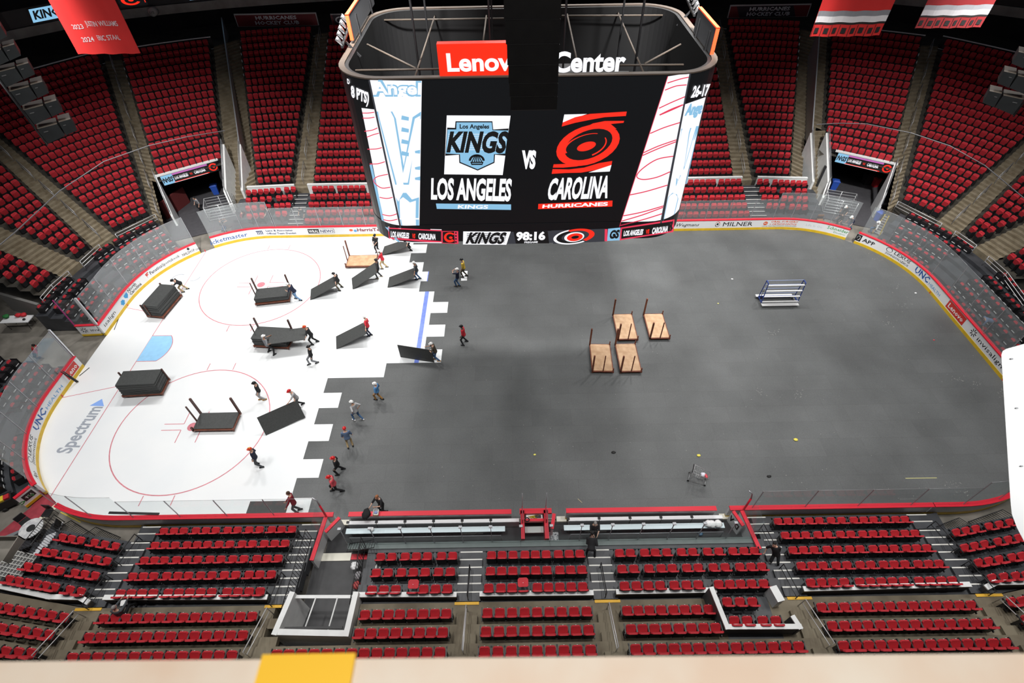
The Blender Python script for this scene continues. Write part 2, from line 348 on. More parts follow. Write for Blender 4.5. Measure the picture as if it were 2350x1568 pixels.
# adverts on the boards
INK = {k: mat('ink_'+k, lin(*v), rough=.4) for k, v in {'black': (28, 28, 30), 'blue': (42, 90, 160), 'navy': (40, 55, 100), 'red': (205, 52, 44), 'darkred': (130, 25, 40), 'green': (60, 150, 80),
       'orange': (226, 98, 50), 'grey': (198, 202, 205), 'lblue': (95, 160, 215), 'sky': (40, 150, 210), 'white': (240, 240, 240)}.items()}
def advert(u0, v0, u1, v1, board, items, z=.62, label=None, nm='advert'):
    """items drawn with x from 0 to W metres and y from -.4 to .4 around the middle of the facing"""
    sA = s_px(u0, v0, z); sB = s_px(u1, v1, z)
    W = (sA-sB) % TOT; W = W if W < TOT/2 else (sB-sA) % TOT
    keys = []; 
    for it in items:
        if it[-1] not in keys: keys.append(it[-1])
    q = MB()
    for k, it in enumerate(items):
        def fn(a, b, lift=.006+.003*k):
            p, n = per(sA-a, -lift); return tuple(p+Vector((0, 0, z+b)))
        m = keys.index(it[-1])
        if it[0] == 't':
            _, s, x, y, wd, ht, st, _m = it; text(q, s, x*W, y, wd*W, ht, fn, m, bold=st.get('b', 0), shear=st.get('s', 0), res=1)
        elif it[0] == 'p': shape(q, [(a*W, b) for a, b in it[1]], fn, m)
        elif it[0] == 'e': shape(q, ell(it[1]*W, it[2], it[3], it[4], n=14), fn, m)
        elif it[0] == 'fl':
            for j in range(8):
                c = j*PI/4; cx = it[1]*W+.19*math.cos(c); cy = it[2]+.19*math.sin(c); shape(q, ell(cx, cy, .11, .035, n=8, rot=math.degrees(c)), fn, m)
        elif it[0] == 'c': crescent(q, it[1]*W, it[2], it[3], it[4], .25, .12, it[5], it[6], fn, m)
    q.build(nm, [INK[k] for k in keys], board, label=label)
R_ = lambda x0, x1, y0, y1: [(x0, y0), (x1, y0), (x1, y1), (x0, y1)]
far = B['far'] or B['farleft']
advert(481, 556, 568, 537, far, [('t', 'icketmaster', 0, -.22, 1, .40, {'b': .01, 's': .15}, 'blue')])
advert(588, 534, 680, 528, far, [('p', R_(0, .16, .10, .18), 'navy'), ('p', R_(.02, .04, -.2, .1), 'navy'), ('p', R_(.06, .08, -.2, .1), 'navy'), ('p', R_(.1, .12, -.2, .1), 'navy'), ('p', R_(.14, .16, -.2, .1), 'navy'),
       ('t', 'Lane & Associates', .25, .07, .68, .17, {'b': .015}, 'navy'), ('t', 'Official Team Dentist', .24, -.22, .76, .17, {'b': .015}, 'navy')])
advert(707, 531, 767, 530, far, [('p', R_(0, 1, -.22, .24), 'black'), ('p', R_(.42, .985, -.195, .215), 'white'), ('t', 'WRAL', .03, -.14, .37, .28, {'b': .02}, 'white'), ('t', 'NEWS', .47, -.13, .5, .26, {'b': .02}, 'navy')])
advert(801, 530, 895, 528, far, [('e', .05, .05, .16, .12, 'orange'), ('e', .15, -.02, .14, .13, 'lblue'), ('t', 'HarrisTeeter', .2, -.08, .8, .30, {'b': .025}, 'darkred'), ('t', 'YOUR NEIGHBORHOOD MARKET', .25, -.22, .7, .07, {}, 'grey')])
advert(1553, 517, 1605, 516, far, [('t', 'Wegmans', 0, -.15, 1, .32, {'b': .005, 's': .3}, 'black')])
advert(1642, 516, 1728, 515, far, [('c', .06, .06, .2, .22, 0, 200, 'red'), ('c', .06, -.02, .2, .22, 180, 380, 'black'), ('e', .06, .02, .09, .1, 'black'), ('t', 'MILNER', .21, -.2, .79, .42, {}, 'black')])
advert(1750, 513, 1832, 514, far, [('e', .08, .02, .19, .19, 'orange'), ('t', 'MC', .04, -.04, .08, .12, {'b': .02}, 'white'), ('t', 'ORAL SURGERY', .22, .10, .76, .17, {'b': .015}, 'orange'), ('t', '+ ORTHODONTICS', .2, -.16, .76, .17, {'b': .015}, 'orange'),
       ('t', 'OFFICIAL TEAM ORAL SURGEON & ORTHODONTIST', 0, -.30, .98, .08, {}, 'black')])
advert(1851, 519, 1887, 523, far, [('t', 'Life Is On', 0, -.1, 1, .22, {}, 'grey')])
advert(1897, 528, 1940, 538, far, [('t', 'Schneider', 0, 0, 1.1, .28, {'b': .015}, 'green'), ('t', 'Electric', .4, -.25, .6, .16, {}, 'green')])
rt = B['right']
advert(1960, 550, 2003, 566, rt, [('p', R_(0, .28, -.3, .3), 'black'), ('c', .14, 0, .12, .2, -90, 200, 'white'), ('t', 'APP', .36, -.18, .64, .32, {'b': .02}, 'black')])
advert(2024, 577, 2088, 612, rt, [('c', .12, .15, .26, .2, 0, 360, 'black'), ('t', 'LEXUS', .3, .03, .6, .26, {'b': .01, 's': .1}, 'black'), ('t', 'JOHNSON LEXUS', .05, -.26, .85, .16, {'b': .005}, 'black')])
advert(2098, 618, 2158, 678, rt, [('t', 'UNC', 0, -.2, .48, .46, {'b': .03}, 'blue'), ('t', 'HEALTH', .52, -.2, .46, .22, {}, 'lblue')])
advert(2174, 696, 2208, 740, rt, [('p', R_(0, 1, -.3, .32), 'red'), ('t', 'Lenovo', .08, -.16, .84, .34, {'b': .02}, 'white')])
advert(2222, 757, 2292, 845, rt, [('fl', .1, .03, 'black'), ('t', 'invisalign', .24, -.14, .74, .32, {}, 'black')])
fl = B['farleft']
advert(420, 586, 460, 570, fl, [('t', 'NHLSHOP.com', 0, -.22, 1, .24, {'b': .015}, 'black'), ('e', .42, .2, .1, .12, 'black')])
advert(331, 634, 415, 589, fl, [('p', [(0, .2), (.1, .26), (.1, .16), (.03, .12), (.08, .1), (.08, .02), (.03, 0), (.03, -.2)], 'red'), ('t', 'Fanatics', .13, -.12, .36, .28, {'b': .012}, 'black'), ('t', 'Sportsbook', .5, -.12, .5, .26, {}, 'black')])
advert(276, 698, 326, 651, fl, [('p', R_(.04, .16, -.28, .1), 'sky'), ('p', R_(0, .2, -.16, 0), 'sky'), ('p', [(.26, .2), (.44, .24), (.44, 0), (.36, -.18), (.26, 0)], 'sky'), ('t', 'North', .5, .06, .4, .24, {'b': .01}, 'black'), ('t', 'Carolina', .5, -.24, .56, .24, {'b': .01}, 'black')])
advert(237, 748, 264, 715, fl, [('t', 'isalign', 0, -.12, 1, .3, {}, 'black')])
ll = B['lowleft']
advert(159, 866, 184, 838, ll, [('p', R_(0, 1.1, -.3, .32), 'red'), ('t', 'Leno', .1, -.16, .95, .34, {'b': .02}, 'white')])
advert(88, 985, 150, 880, ll, [('t', 'UNC', 0, -.2, .42, .46, {'b': .03}, 'blue'), ('t', 'HEALTH', .46, -.2, .5, .22, {}, 'lblue')])
advert(75, 1062, 83, 996, ll, [('c', .1, .12, .2, .2, 0, 360, 'black'), ('t', 'LEXUS', .24, .03, .68, .26, {'b': .01, 's': .1}, 'black'), ('t', 'JOHNSON LEXUS', .02, -.26, .92, .16, {'b': .005}, 'black')])
advert(84, 1096, 80, 1078, ll, [('t', 'App', 0, -.2, 1, .34, {'b': .015}, 'black')])
# lettering on the opened gate leaf
r, p0, d, n, L = G1
q = MB(); sd = -1 if n.y > 0 else 1
fn = lambda a, b: tuple(p0+d*a+n*sd*.056+Vector((0, 0, .6+b)))
for j in range(8):
    c = j*PI/4; shape(q, ell(.42+.17*math.cos(c), .17*math.sin(c), .1, .03, n=8, rot=math.degrees(c)), fn, 0)
text(q, 'inv', .85, -.13, .62, .26, fn, 0, res=1); q.build('advert', INK['black'], r)
r, p0, d, n, L = G2
q = MB(); sd = -1 if (Vector((CAM.x, CAM.y, 0))-p0).dot(n) < 0 else 1
fn = lambda a, b: tuple(p0+d*(L-a)+n*sd*.056+Vector((0, 0, .6+b)))
shape(q, R_(L-.75, L-.2, -.2, .25), fn, 0); text(q, 'APP', L-.68, -.1, .4, .2, fn, 2, bold=.02, res=1); text(q, 'r c', .2, -.2, .7, .3, fn, 1, bold=.03, res=1)
q.build('advert', [INK['black'], INK['green'], INK['white']], r)
# red tick marks on the kick plate
for u, v, b in ((289, 703, fl), (146, 911, ll), (2140, 674, rt), (2297, 874, rt), (472, 578, fl)):
    s = s_px(u, v, 0); q = MB(); p, n = per(s, -.02); t = Vector((-n.y, n.x, 0)); q.obox(p+Vector((0, 0, .1)), t*.03, n*.006, (0, 0, .1)); q.build('goal_line_mark', M_RED, b)
# ---------------------------------------------------------------- glass
GLASSN = {}
def glass(s0, s1, h, where, hazy=True, wpane=1.95, top0=1.07, off=.09):
    n = max(1, round(abs(s1-s0)/wpane))
    for i in range(n):
        a = s0+(s1-s0)*i/n; b = s0+(s1-s0)*(i+1)/n
        GLASSN[where] = GLASSN.get(where, 0)+1; k = GLASSN[where]
        r = empty('glass_screen', per(a, off)[0], label='%s clear screen %s' % (ORD[k-1], where), cat='glass screen', group='clear screens above the boards')
        o = r.location.copy()
        q = MB(); secs = []
        for s in srange(a+.03, b-.03, .7):
            p, nn = per(s, off); p = p-o
            secs.append([tuple(p-nn*.006+Vector((0, 0, z))) for z in (top0, top0+h)]+[tuple(p+nn*.006+Vector((0, 0, z))) for z in (top0+h, top0)])
        q.loft(secs, 0, smooth=False); q.build('glass_pane', MATS['acrylic_hazy' if hazy else 'acrylic'], r)
        q = MB(); p, nn = per(a, off); t = Vector((-nn.y, nn.x, 0)); q.obox(p-o+Vector((0, 0, top0+h/2)), t*(.018 if hazy else .012), nn*.02, (0, 0, h/2)); q.build('post', M_STEEL, r)
        q = MB(); q.tube([per(s, off)[0]-o+Vector((0, 0, top0+h)) for s in srange(a, b, .7)], .008, 4); q.build('top_edge', M_STEEL, r)
glass(sL+.2, sO0-.25, 2.45, 'from the tunnel in the glass around the far left corner', wpane=2.0)
glass(16.9+4.6, sL1-.15, 2.45, 'of the tall glass beside the left tunnel, counting towards it', wpane=1.5)
glass(21.4, -(TOT-sR0)+6.2, 1.85, 'from the left in the low glass along the far side')
glass(-(TOT-sR0)+6.2, -(TOT-sR0)+.1, 2.45, 'of the tall glass beside the right tunnel, counting towards it', wpane=1.6)
glass(s_of(Vector((HX, -3, 0))), sR1-.1, 2.45, 'counted clockwise in the glass around the far right corner', wpane=2.0)
glass(sO1+.15, sC0-.1, 2.45, 'from the open gate in the lower left corner glass', wpane=2.0)
glass(sC0+2.3, sC0+6.8, 2.2, 'from the red carpet at the near left bend', hazy=False, wpane=2.2)
glass(sC0+6.8, s_of(Vector((-11.3, -HY, 0))), 1.75, 'from the left on the near side left of the benches', hazy=False, wpane=2.55)
glass(s_of(Vector((11.1, -HY, 0))), s_of(Vector((22.0, -HY, 0))), 1.75, 'from the benches on the near side right of them', hazy=False, wpane=2.55)
glass(s_of(Vector((22.0, -HY, 0))), s_of(Vector((27.5, -11, 0))), 2.3, 'from the straight at the near right bend', hazy=False, wpane=2.2)
# gate leaf glass at the left opening
for rr, p0, d, n, L in (G1,):
    q = MB(); q.obox(p0+d*L/2+Vector((0, 0, 2.25)), d*(L/2-.03), n*.006, (0, 0, 1.2)); q.build('glass_pane', MATS['acrylic'], rr)
    for k, m in ((0, mat('magenta_edge', (.45, .05, .22), rough=.3)), (1, M_STEEL)):
        q = MB(); q.obox(p0+d*L*k+Vector((0, 0, 2.25)), d*.03, n*.03, (0, 0, 1.2)); q.build('post', m, rr)
for s, zz in ((sO0-.05, 0), (sO1+.02, 0)):
    p, n = per(s, .1); q = MB(); q.obox(p+Vector((0, 0, 1.8)), n*.06, Vector((-n.y, n.x, 0))*.04, (0, 0, 1.78)); q.build('gate_post', mat('bright_aluminium', (.75, .76, .78), rough=.35, metal=.4), label='tall bright metal post at the %s side of the left gate opening' % ('upper' if s < sO1-1 else 'lower'), cat='post')
# ================================================================ STANDS
def flR(k): return .32+.285*(k-1)
def flF(k): return 1.70+.39*(k-1)
def yR(k): return 13.75+.845*(k-1)
def yF(k): return 18.23+.83*(k-1)
M_SEAT = mat('red_seat_fabric', (.52, .022, .034), rough=.75, var=.10, scale=2)
M_SEATB = mat('black_seat_plastic', (.016, .016, .018), rough=.45)
M_TERR = mat('terrace_concrete_shaded', (.040, .036, .030), rough=.85, col2=(.060, .052, .04), scale=1.3, bump=.1)  # concrete colour darkened to stand for shade between the far seat rows
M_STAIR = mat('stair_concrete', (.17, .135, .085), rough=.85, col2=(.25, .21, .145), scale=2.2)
# ---- lower, fixed bowl: row polylines that run around the far side (mirrored about x = 0)
# section: k=1 left, k=1 right, k=21 left, k=21 right ; positions of the seat backs
HALF = [('seat', (0, 18.65), (19.35, 18.65), (0, 34.4), (19.5, 34.4), 1),
        ('aisle',), ('seat', (21.0, 18.7), (24.5, 18.35), (20.7, 34.0), (28.0, 32.9), 1),
        ('stair',), ('seat', (25.98, 15.98), (30.1, 12.96), (29.8, 30.8), (37.1, 27.6), 6),
        ('aisle',), ('seat', (32.15, 14.2), (34.3, 11.45), (38.6, 27.4), (45.3, 18.1), 1),
        ('aisle',), ('seat', (34.95, 9.65), (35.3, 7.85), (45.6, 17.0), (48.5, 10.2), 1),
        ('aisle',), ('seat', (35.7, 6.1), (35.9, 3.9), (50, 9.0), (50.4, 4.5), 1)]
def arcpts(L, R, k, n=6):
    L, R = Vector((*L, 0)), Vector((*R, 0)); c = (R-L).length; rad = 14+.83*k
    if abs(L.x) < .01 or abs(L.y-R.y) < .06: sag = 0
    else: sag = c*c/8/rad*.8
    nn = Vector((-(R-L).y, (R-L).x, 0)).normalized()
    if nn.dot(Vector((L.x, L.y-4, 0))) < 0: nn = -nn
    return [L+(R-L)*(i/n)+nn*sag*4*(i/n)*(1-i/n) for i in range(n+1)]
def row_ends(sec, k):
    f = (k-1)/20; return [tuple(sec[a][j]+(sec[a+2][j]-sec[a][j])*f for j in (0, 1)) for a in (1, 2)]
def sect_row(sec, k): L, R = row_ends(sec, k); return arcpts(L, R, k)
g = MB(); steps = MB()
def mirror(p): return Vector((-p.x, p.y, p.z))
secs_ = [s for s in HALF if s[0] == 'seat']
def fb(sec, k):
    """front and back line of tread k"""
    P = sect_row(sec, k); Q = sect_row(sec, k+1); P0 = sect_row(sec, k-1)
    return [p+(p0-p)*.55 for p, p0 in zip(P, P0)], [p+(q-p)*.45 for p, q in zip(P, Q)]
for mir in (False, True):
    for si, sec in enumerate(secs_):
        for k in range(sec[5], 22):
            F, Bk = fb(sec, k); z = flF(k); zt = flF(k+1) if k < 21 else z
            n = len(F); T = (mirror if mir else (lambda p: p))
            vs = [T(p+Vector((0, 0, z))) for p in F]+[T(p+Vector((0, 0, z))) for p in Bk]+[T(p+Vector((0, 0, zt))) for p in Bk]
            fs = [(i, i+1, n+i+1, n+i) for i in range(n-1)]+[(n+i, n+i+1, 2*n+i+1, 2*n+i) for i in range(n-1)]
            if mir: fs = [f[::-1] for f in fs]
            g.add(vs, fs, 0)
            if k == sec[5] and k == 1:
                vs = [T(p+Vector((0, 0, z))) for p in F]+[T(p+Vector((0, 0, -.05))) for p in F]
                fs = [(i+1, i, n+i, n+i+1) for i in range(n-1)]; g.add(vs, [f[::-1] for f in fs] if mir else fs, 0)
    for si in range(len(secs_)-1):
        A, Bc = secs_[si], secs_[si+1]
        for k in range(1, 22):
            (F0, B0), (F1, B1) = fb(A, k), fb(Bc, k); a, b, c, d = F0[-1], F1[0], B1[0], B0[-1]
            T = (mirror if mir else (lambda p: p)); z = flF(k)
            if A[5] == 1 and Bc[5] == 6 and k < 9: 
                b = a+(b-a)*(.42 if k < 8 else .8); c = d+(c-d)*(.42 if k < 8 else .8)
            if A[5] == 6 and k < 6: a = b+(a-b)*(1.35/max(1.35, (a-b).length)); d = c+(d-c)*(1.35/max(1.35, (d-c).length))
            for h in range(2):
                e0 = a+(d-a)*h/2; e1 = b+(c-b)*h/2; f0 = a+(d-a)*(h+1)/2; f1 = b+(c-b)*(h+1)/2; zz = z+.195*h
                if k == 21 and h: zz = z
                vs = [T(p+Vector((0, 0, q))) for p, q in ((e0, zz), (e1, zz), (f1, zz), (f0, zz), (f0, zz+.195), (f1, zz+.195))]
                fs = [(0, 1, 2, 3), (3, 2, 5, 4)]; steps.add(vs, [f[::-1] for f in fs] if mir else fs, 0)
                if k == 1 and h == 0:
                    vs = [T(p+Vector((0, 0, q))) for p, q in ((e0, zz), (e1, zz), (e1, 0), (e0, 0))]; steps.add(vs, [(0, 3, 2, 1)], 0)
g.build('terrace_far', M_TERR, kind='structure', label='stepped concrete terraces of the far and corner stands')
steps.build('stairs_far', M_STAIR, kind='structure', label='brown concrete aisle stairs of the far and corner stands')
# ---- near fixed bowl
NB_BEND = 20.6
def nearline(y, bend=.165, x1=32): return [(-x1, -(y-(x1-NB_BEND)*bend)), (-NB_BEND, -y), (NB_BEND, -y), (x1, -(y-(x1-NB_BEND)*bend))]
g = MB()
for k in range(1, 6):
    z = flF(k); A = nearline(yF(k)-.60 if k == 1 else yF(k)-.42); Bq = nearline(yF(k)+.41)
    for i in range(3):
        xs = [A[i], A[i+1], Bq[i+1], Bq[i]]
        segs = [(0, 1)]
        if i == 1: segs = [((-20.6), -12.05), (-8.25, 7.72), (10.05, 20.6)] if k <= 2 else [(-20.6, 20.6)]
        for sg in segs:
            if i == 1: q = [(sg[0], -(yF(k)-(.6 if k == 1 else .42))), (sg[1], -(yF(k)-(.6 if k == 1 else .42))), (sg[1], -(yF(k)+.41)), (sg[0], -(yF(k)+.41))]
            else: q = xs
            g.prism(q[::-1], max(0, z-1.2), z)
g.build('terrace_near', M_CONC, kind='structure', label='stepped concrete terraces of the near stand')
g = MB(); g.box(7.72, 10.05, -18.66, -17.6, 1.0, flF(1)); g.box(7.72, 10.05, -19.42, -18.66, 1.0, flF(2)); g.build('box_deck', M_DECK, kind='structure', label='black deck inside the small walled seating box')
# ---- black retractable decks
g = MB(); nz = MB()
def deckseg(xa, xb, k, side=-1, bend=.165):
    y0, y1 = yR(k)-.42, yR(k)+.425
    if k == 1: y0 = HY+.24
    for a, b in ((-32, -NB_BEND), (-NB_BEND, NB_BEND), (NB_BEND, 32)):
        u, v_ = max(a, xa), min(b, xb)
        if v_-u < .01: continue
        def Y(x, y): return side*(y-max(0, abs(x)-NB_BEND)*bend)
        p = [(u, Y(u, y0)), (v_, Y(v_, y0)), (v_, Y(v_, y1)), (u, Y(u, y1))]
        g.prism(p if side > 0 else p[::-1], 0 if k < 3 else flR(k)-.6, flR(k))
for k in range(1, 6):
    if k >= 2: deckseg(-25.6, -20.2, k)
    deckseg(-20.95 if k == 1 else -20.2, -11.45, k)
    if k >= 3: deckseg(-8.55, 11.2, k)
    deckseg(11.2, 20.2, k); deckseg(20.2, 26.3, k) if k >= 2 else deckseg(20.2, 21.0, k)
    deckseg(-25.6, 26.1, k, 1, .12)
g.build('retractable_deck', M_DECK, kind='structure', label='black stepped decks that carry the retractable seating')
# white nosings and half steps
hs = MB()
def nosing(xa, xb, ks, side=-1, half=True):
    for k in ks:
        y0 = yR(k)-.42 if k > 1 else HY+.26
        for h in range(2):
            yy = y0+.4225*h; zz = flR(k)+(.1425*h)
            if h: hs.box(xa, xb, *sorted((side*yy, side*(yy+.42))), flR(k), zz)
            nz.box(xa, xb, *sorted((side*(yy), side*(yy+.06))), zz+.001, zz+.012)
for xa, xb in ((-20.85, -19.9), (-12.45, -11.5), (10.95, 11.95), (19.35, 20.4)):
    nosing(xa, xb, range(1, 6))
for xa, xb in ((-3.95, -2.85), (2.3, 3.4)): nosing(xa, xb, range(3, 6))
for xa, xb in ((-20.8, -19.5), (19.8, 21.3)): nosing(xa, xb, range(1, 6), 1)
hs.build('aisle_half_steps', M_DECK, kind='structure', label='black half steps in the aisles of the retractable decks')
nz.build('step_nosings', M_NOSE, kind='structure', label='white edging strips on the black aisle steps')
g = MB()
for xa, xb in ((-21.1, -19.9), (-12.55, -11.4), (-4.0, -2.9), (2.3, 3.45), (10.95, 12.05), (19.4, 20.6)): g.box(xa, xb, -17.74, -17.62, 1.702, 1.73)
g.build('yellow_nosings', mat('yellow_nosing', (.75, .42, .03), rough=.6), kind='structure', label='yellow edging strips where the aisles meet the concrete')
# near concrete aisle half steps
g = MB()
for xa, xb in ((-21.1, -19.9), (-12.5, -11.35), (-3.85, -2.95), (2.35, 3.25), (10.8, 12.0), (19.25, 20.6)):
    for k in range(1, 5): g.box(xa, xb, -(yF(k)+.41), -(yF(k)+.0), flF(k)-.1, flF(k)+.195)
g.build('aisle_steps_near', M_CONC, kind='structure', label='concrete half steps in the near aisles')
# ---------------------------------------------------------------- parapets
def parapet(pts, z, w_=.22, zb=1.2, label='', body=None, cap=.06, closed=False):
    r = empty('parapet_wall', tuple(pts[0][:2])+(zb,), label=label, cat='low wall'); o = r.location.copy()
    q = MB(); c = MB()
    for ii, (a, b) in enumerate(zip(pts, pts[1:])):
        z = z-.003*(ii > 0)
        a, b = Vector((*a[:2], 0)), Vector((*b[:2], 0)); d = (b-a).normalized()*w_/2
        m = (a+b)/2-Vector((o.x, o.y, 0)); hx = (b-a)/2+d*.98; nn = Vector((-d.y, d.x, 0))
        q.obox(m+Vector((0, 0, (z-cap+zb)/2-o.z)), hx, nn*.85, (0, 0, (z-cap-zb)/2)); c.obox(m+Vector((0, 0, z-cap/2-o.z)), hx, nn, (0, 0, cap/2))
    q.build('wall_body', body or mat('dark_grey_wall', (.075, .077, .082), rough=.6), r); c.build('wall_cap', M_WPAINT, r); return r
WZ = 2.05
def W(*px): return [tuple(at(u, v, z=WZ))[:2] for u, v in px]
c7 = lambda x, y: (x*.34057, 1034+y*.34057); c8 = lambda x, y: (775+x*.34057, 1034+y*.34057); c9 = lambda x, y: (1550+x*.34057, 1034+y*.34057)
parapet(W(c7(-40, 905), c7(330, 985), c7(535, 990), c7(585, 1018)), WZ, label='white-capped bent wall behind the lower left corner seats')
parapet(W(c7(712, 990), c7(1785, 988)), WZ, label='white-capped wall behind the seats left of the near tunnel')
parapet(W(c8(150, 972), c8(785, 970)), WZ, label='white-capped wall behind the seats right of the near tunnel')
parapet(W(c8(972, 966), c8(1708, 958)), WZ, label='white-capped wall behind the middle block of near seats')
parapet(W(c8(1892, 952), c9(262, 940)), WZ, label='white-capped wall behind the near seats right of the middle block')
Wb = lambda z, *p: [tuple(at(u, v, z=z))[:2] for u, v in p]
parapet(Wb(2.9, c9(248, 935), c9(350, 1188), c9(838, 1186), c9(800, 1128)), 2.9, zb=1.5, label='white-capped wall wrapped around the small seating box', w_=.2)
parapet(Wb(2.5, c9(672, 940), c9(700, 990)), 2.5, w_=.34, zb=1.5, body=M_WPAINT, label='short white wall stub beside the small seating box')
parapet(W(c9(880, 932), c9(1975, 902)), WZ, label='white-capped wall behind the near seats right of the benches')
parapet(W(c9(2105, 918), c9(2160, 890), c9(2420, 885)), WZ, label='white-capped wall behind the lower right corner seats')
# near tunnel: floor, side walls, rails across
g = MB(); g.box(-11.45, -8.55, -19.4, -14.61, -.05, .014)
g.build('tunnel_floor', mat('tunnel_rubber', (.04, .04, .042), rough=.6, var=.15, scale=2), kind='structure', label='black floor of the near tunnel')
r = empty('tunnel_wall', (-10, -18.5, 0), label='white painted walls framing the open top of the near tunnel', cat='low wall')
def TW(u, v): p = at(u, v, z=WZ); return Vector((p.x, p.y, 0))
tl, bl, tr, br_ = TW(*c7(1975, 985)), TW(*c7(1868, 1235)), TW(*c8(128, 985)), TW(*c8(68, 1245))
for nm, a, b in (('left_wall', tl, bl), ('right_wall', tr, br_), ('back_wall', bl, br_)):
    q = MB(); d = (b-a).normalized(); n = Vector((-d.y, d.x, 0)); m = (a+b)/2-r.location
    bk_ = nm == 'back_wall'; q.obox(m+Vector((0, 0, 1.16)), (b-a)/2+(d*-.12 if bk_ else d*.12), n*.12, (0, 0, 1.17 if not bk_ else 1.165)); q.build(nm, M_WPAINT, r)
q = MB(); q.obox((tl+tr)/2-r.location+Vector((0, 0, WZ-.04)), (tr-tl)/2, (0, .07, 0), (0, 0, .03)); q.build('front_beam', M_WPAINT, r)
for f in (.36, .70):
    q = MB(); q.tube([tl+(tr-tl)*f-r.location+Vector((0, 0, WZ-.03)), bl+(br_-bl)*f-r.location+Vector((0, 0, WZ-.03))], .035, 6); q.build('cross_rail', M_WPAINT, r)
q = MB(); q.obox((bl+br_)/2-r.location+Vector((0, .24, WZ+.03)), (1.25, 0, 0), (0, .05, 0), (0, 0, .05)); q.build('rolled_screen', M_BLACK, r)
# far side white walls in front of the fixed rows
fw = lambda pts: [tuple(at(u, v, y=yy))[:2] for u, v, yy in pts]
wz = 2.25
parapet([(-24.9, 17.75), (-20.9, 17.98)], wz, zb=1.3, body=M_WPAINT, label='white wall behind the front block of far seats beside the left tunnel')
parapet([(-19.5, 18.0), (19.75, 18.0)], wz, zb=1.3, body=M_WPAINT, label='long white wall behind the front far seats, passing behind the scoreboard')
parapet([(21.35, 17.95), (25.5, 17.65)], wz, zb=1.3, body=M_WPAINT, label='white wall behind the front block of far seats beside the right tunnel')
# ================================================================ SEATS
SEATS = []   # (x, y, zfloor, facing angle, label, kind)
def outline(w_, h, c): return [(-w_+c, 0), (w_-c, 0), (w_, c), (w_, h-c*1.3), (w_-c*1.3, h), (-w_+c*1.3, h), (-w_, h-c*1.3), (-w_, c)]
def back_mb(simple=False, lean=.28):
    q = MB(); o = outline(.225, .50, .05); base = Vector((0, -.16, .41)); up = Vector((0, -math.sin(lean), math.cos(lean))); nn = Vector((0, math.cos(lean), math.sin(lean)))
    def P(x, h, t): return base+Vector((x, 0, 0))+up*h+nn*(t+ (x/.225)**2*.045)
    if simple: o2 = [o[i] for i in range(8)]
    o2 = o
    n = 8; vs = [P(x, h, .03) for x, h in o2]+[P(x, h, -.03) for x, h in o2]
    q.add(vs, [(7, 6, 1, 0), (6, 5, 2, 1), (5, 4, 3, 2)], 0); q.add(vs, [(8, 9, 14, 15), (9, 10, 13, 14), (10, 11, 12, 13)], 1); q.add(vs, [((i+1) % 8, i, 8+i, 8+(i+1) % 8) for i in range(8)], 0)
    return q
def cush_mb(tilt=.92):
    q = MB(); o = outline(.208, .37 if tilt < 1.1 or tilt > 1.6 else .40, .05); base = Vector((0, -.11, .43)); up = Vector((0, math.cos(tilt), math.sin(tilt))); nn = Vector((0, -math.sin(tilt), math.cos(tilt)))
    def P(x, h, t): return base+Vector((x, 0, 0))+up*h+nn*t
    vs = [P(x, h, .045) for x, h in o]+[P(x, h, -.03) for x, h in o]
    q.add(vs, [tuple(range(8))], 0); q.add(vs, [tuple(range(15, 7, -1))], 0); q.add(vs, [(i, 8+i, 8+(i+1) % 8, (i+1) % 8) for i in range(8)], 0); return q
def arm_mb(s):
    q = MB(); x = s*.252; q.box(x-.022, x+.022, -.22, .16, .60, .64); q.box(x-.02, x+.02, -.10, .02, 0, .60); q.box(x-.022, x+.022, .10, .20, .56, .64); q.box(x-.02, x+.02, -.30, -.10, .30, .38); return q
def sup_mb():
    q = MB(); q.box(-.23, .23, -.18, -.06, .28, .43); q.box(-.23, .23, -.24, -.20, .10, .62); return q
def low_mb():
    q = MB(); b = back_mb(lean=.2); q.merge(b); q.merge(cush_mb(1.38), dm=0)
    s = MB(); s.box(-.265, -.225, -.25, .14, .0, .62, 1); s.box(-.225, .225, -.24, -.06, .08, .42, 1); q.merge(s); return q
LOW = low_mb()
LOWN = MB(); LOWN.merge(back_mb()); LOWN.merge(cush_mb()); LOWN.merge(arm_mb(-1), dm=1); LOWN.merge(arm_mb(1), dm=1); LOWN.merge(sup_mb(), dm=1)
white_dot = mat('white_tag', (.7, .7, .7), rough=.5)
SN = {'NA': 'at the lower left corner', 'NB': 'left of the near tunnel', 'NC': 'right of the near tunnel', 'ND': 'in the middle near block', 'NE': 'right of the middle near block', 'NX': 'inside the small walled box', 'NF': 'right of the benches', 'NG': 'at the lower right corner'}
RN = {'R1': 'front row', 'R2': 'second row', 'R3': 'third row', 'R4': 'fourth row', 'R5': 'fifth row', 'F1': 'first concrete row', 'F2': 'second concrete row', 'F3': 'third concrete row'}
OR = {7: (0, 1034, .34057), 8: (775, 1034, .34057), 9: (1550, 1034, .34057), 3: (520, 400, .17028), 4: (1530, 350, .17028)}
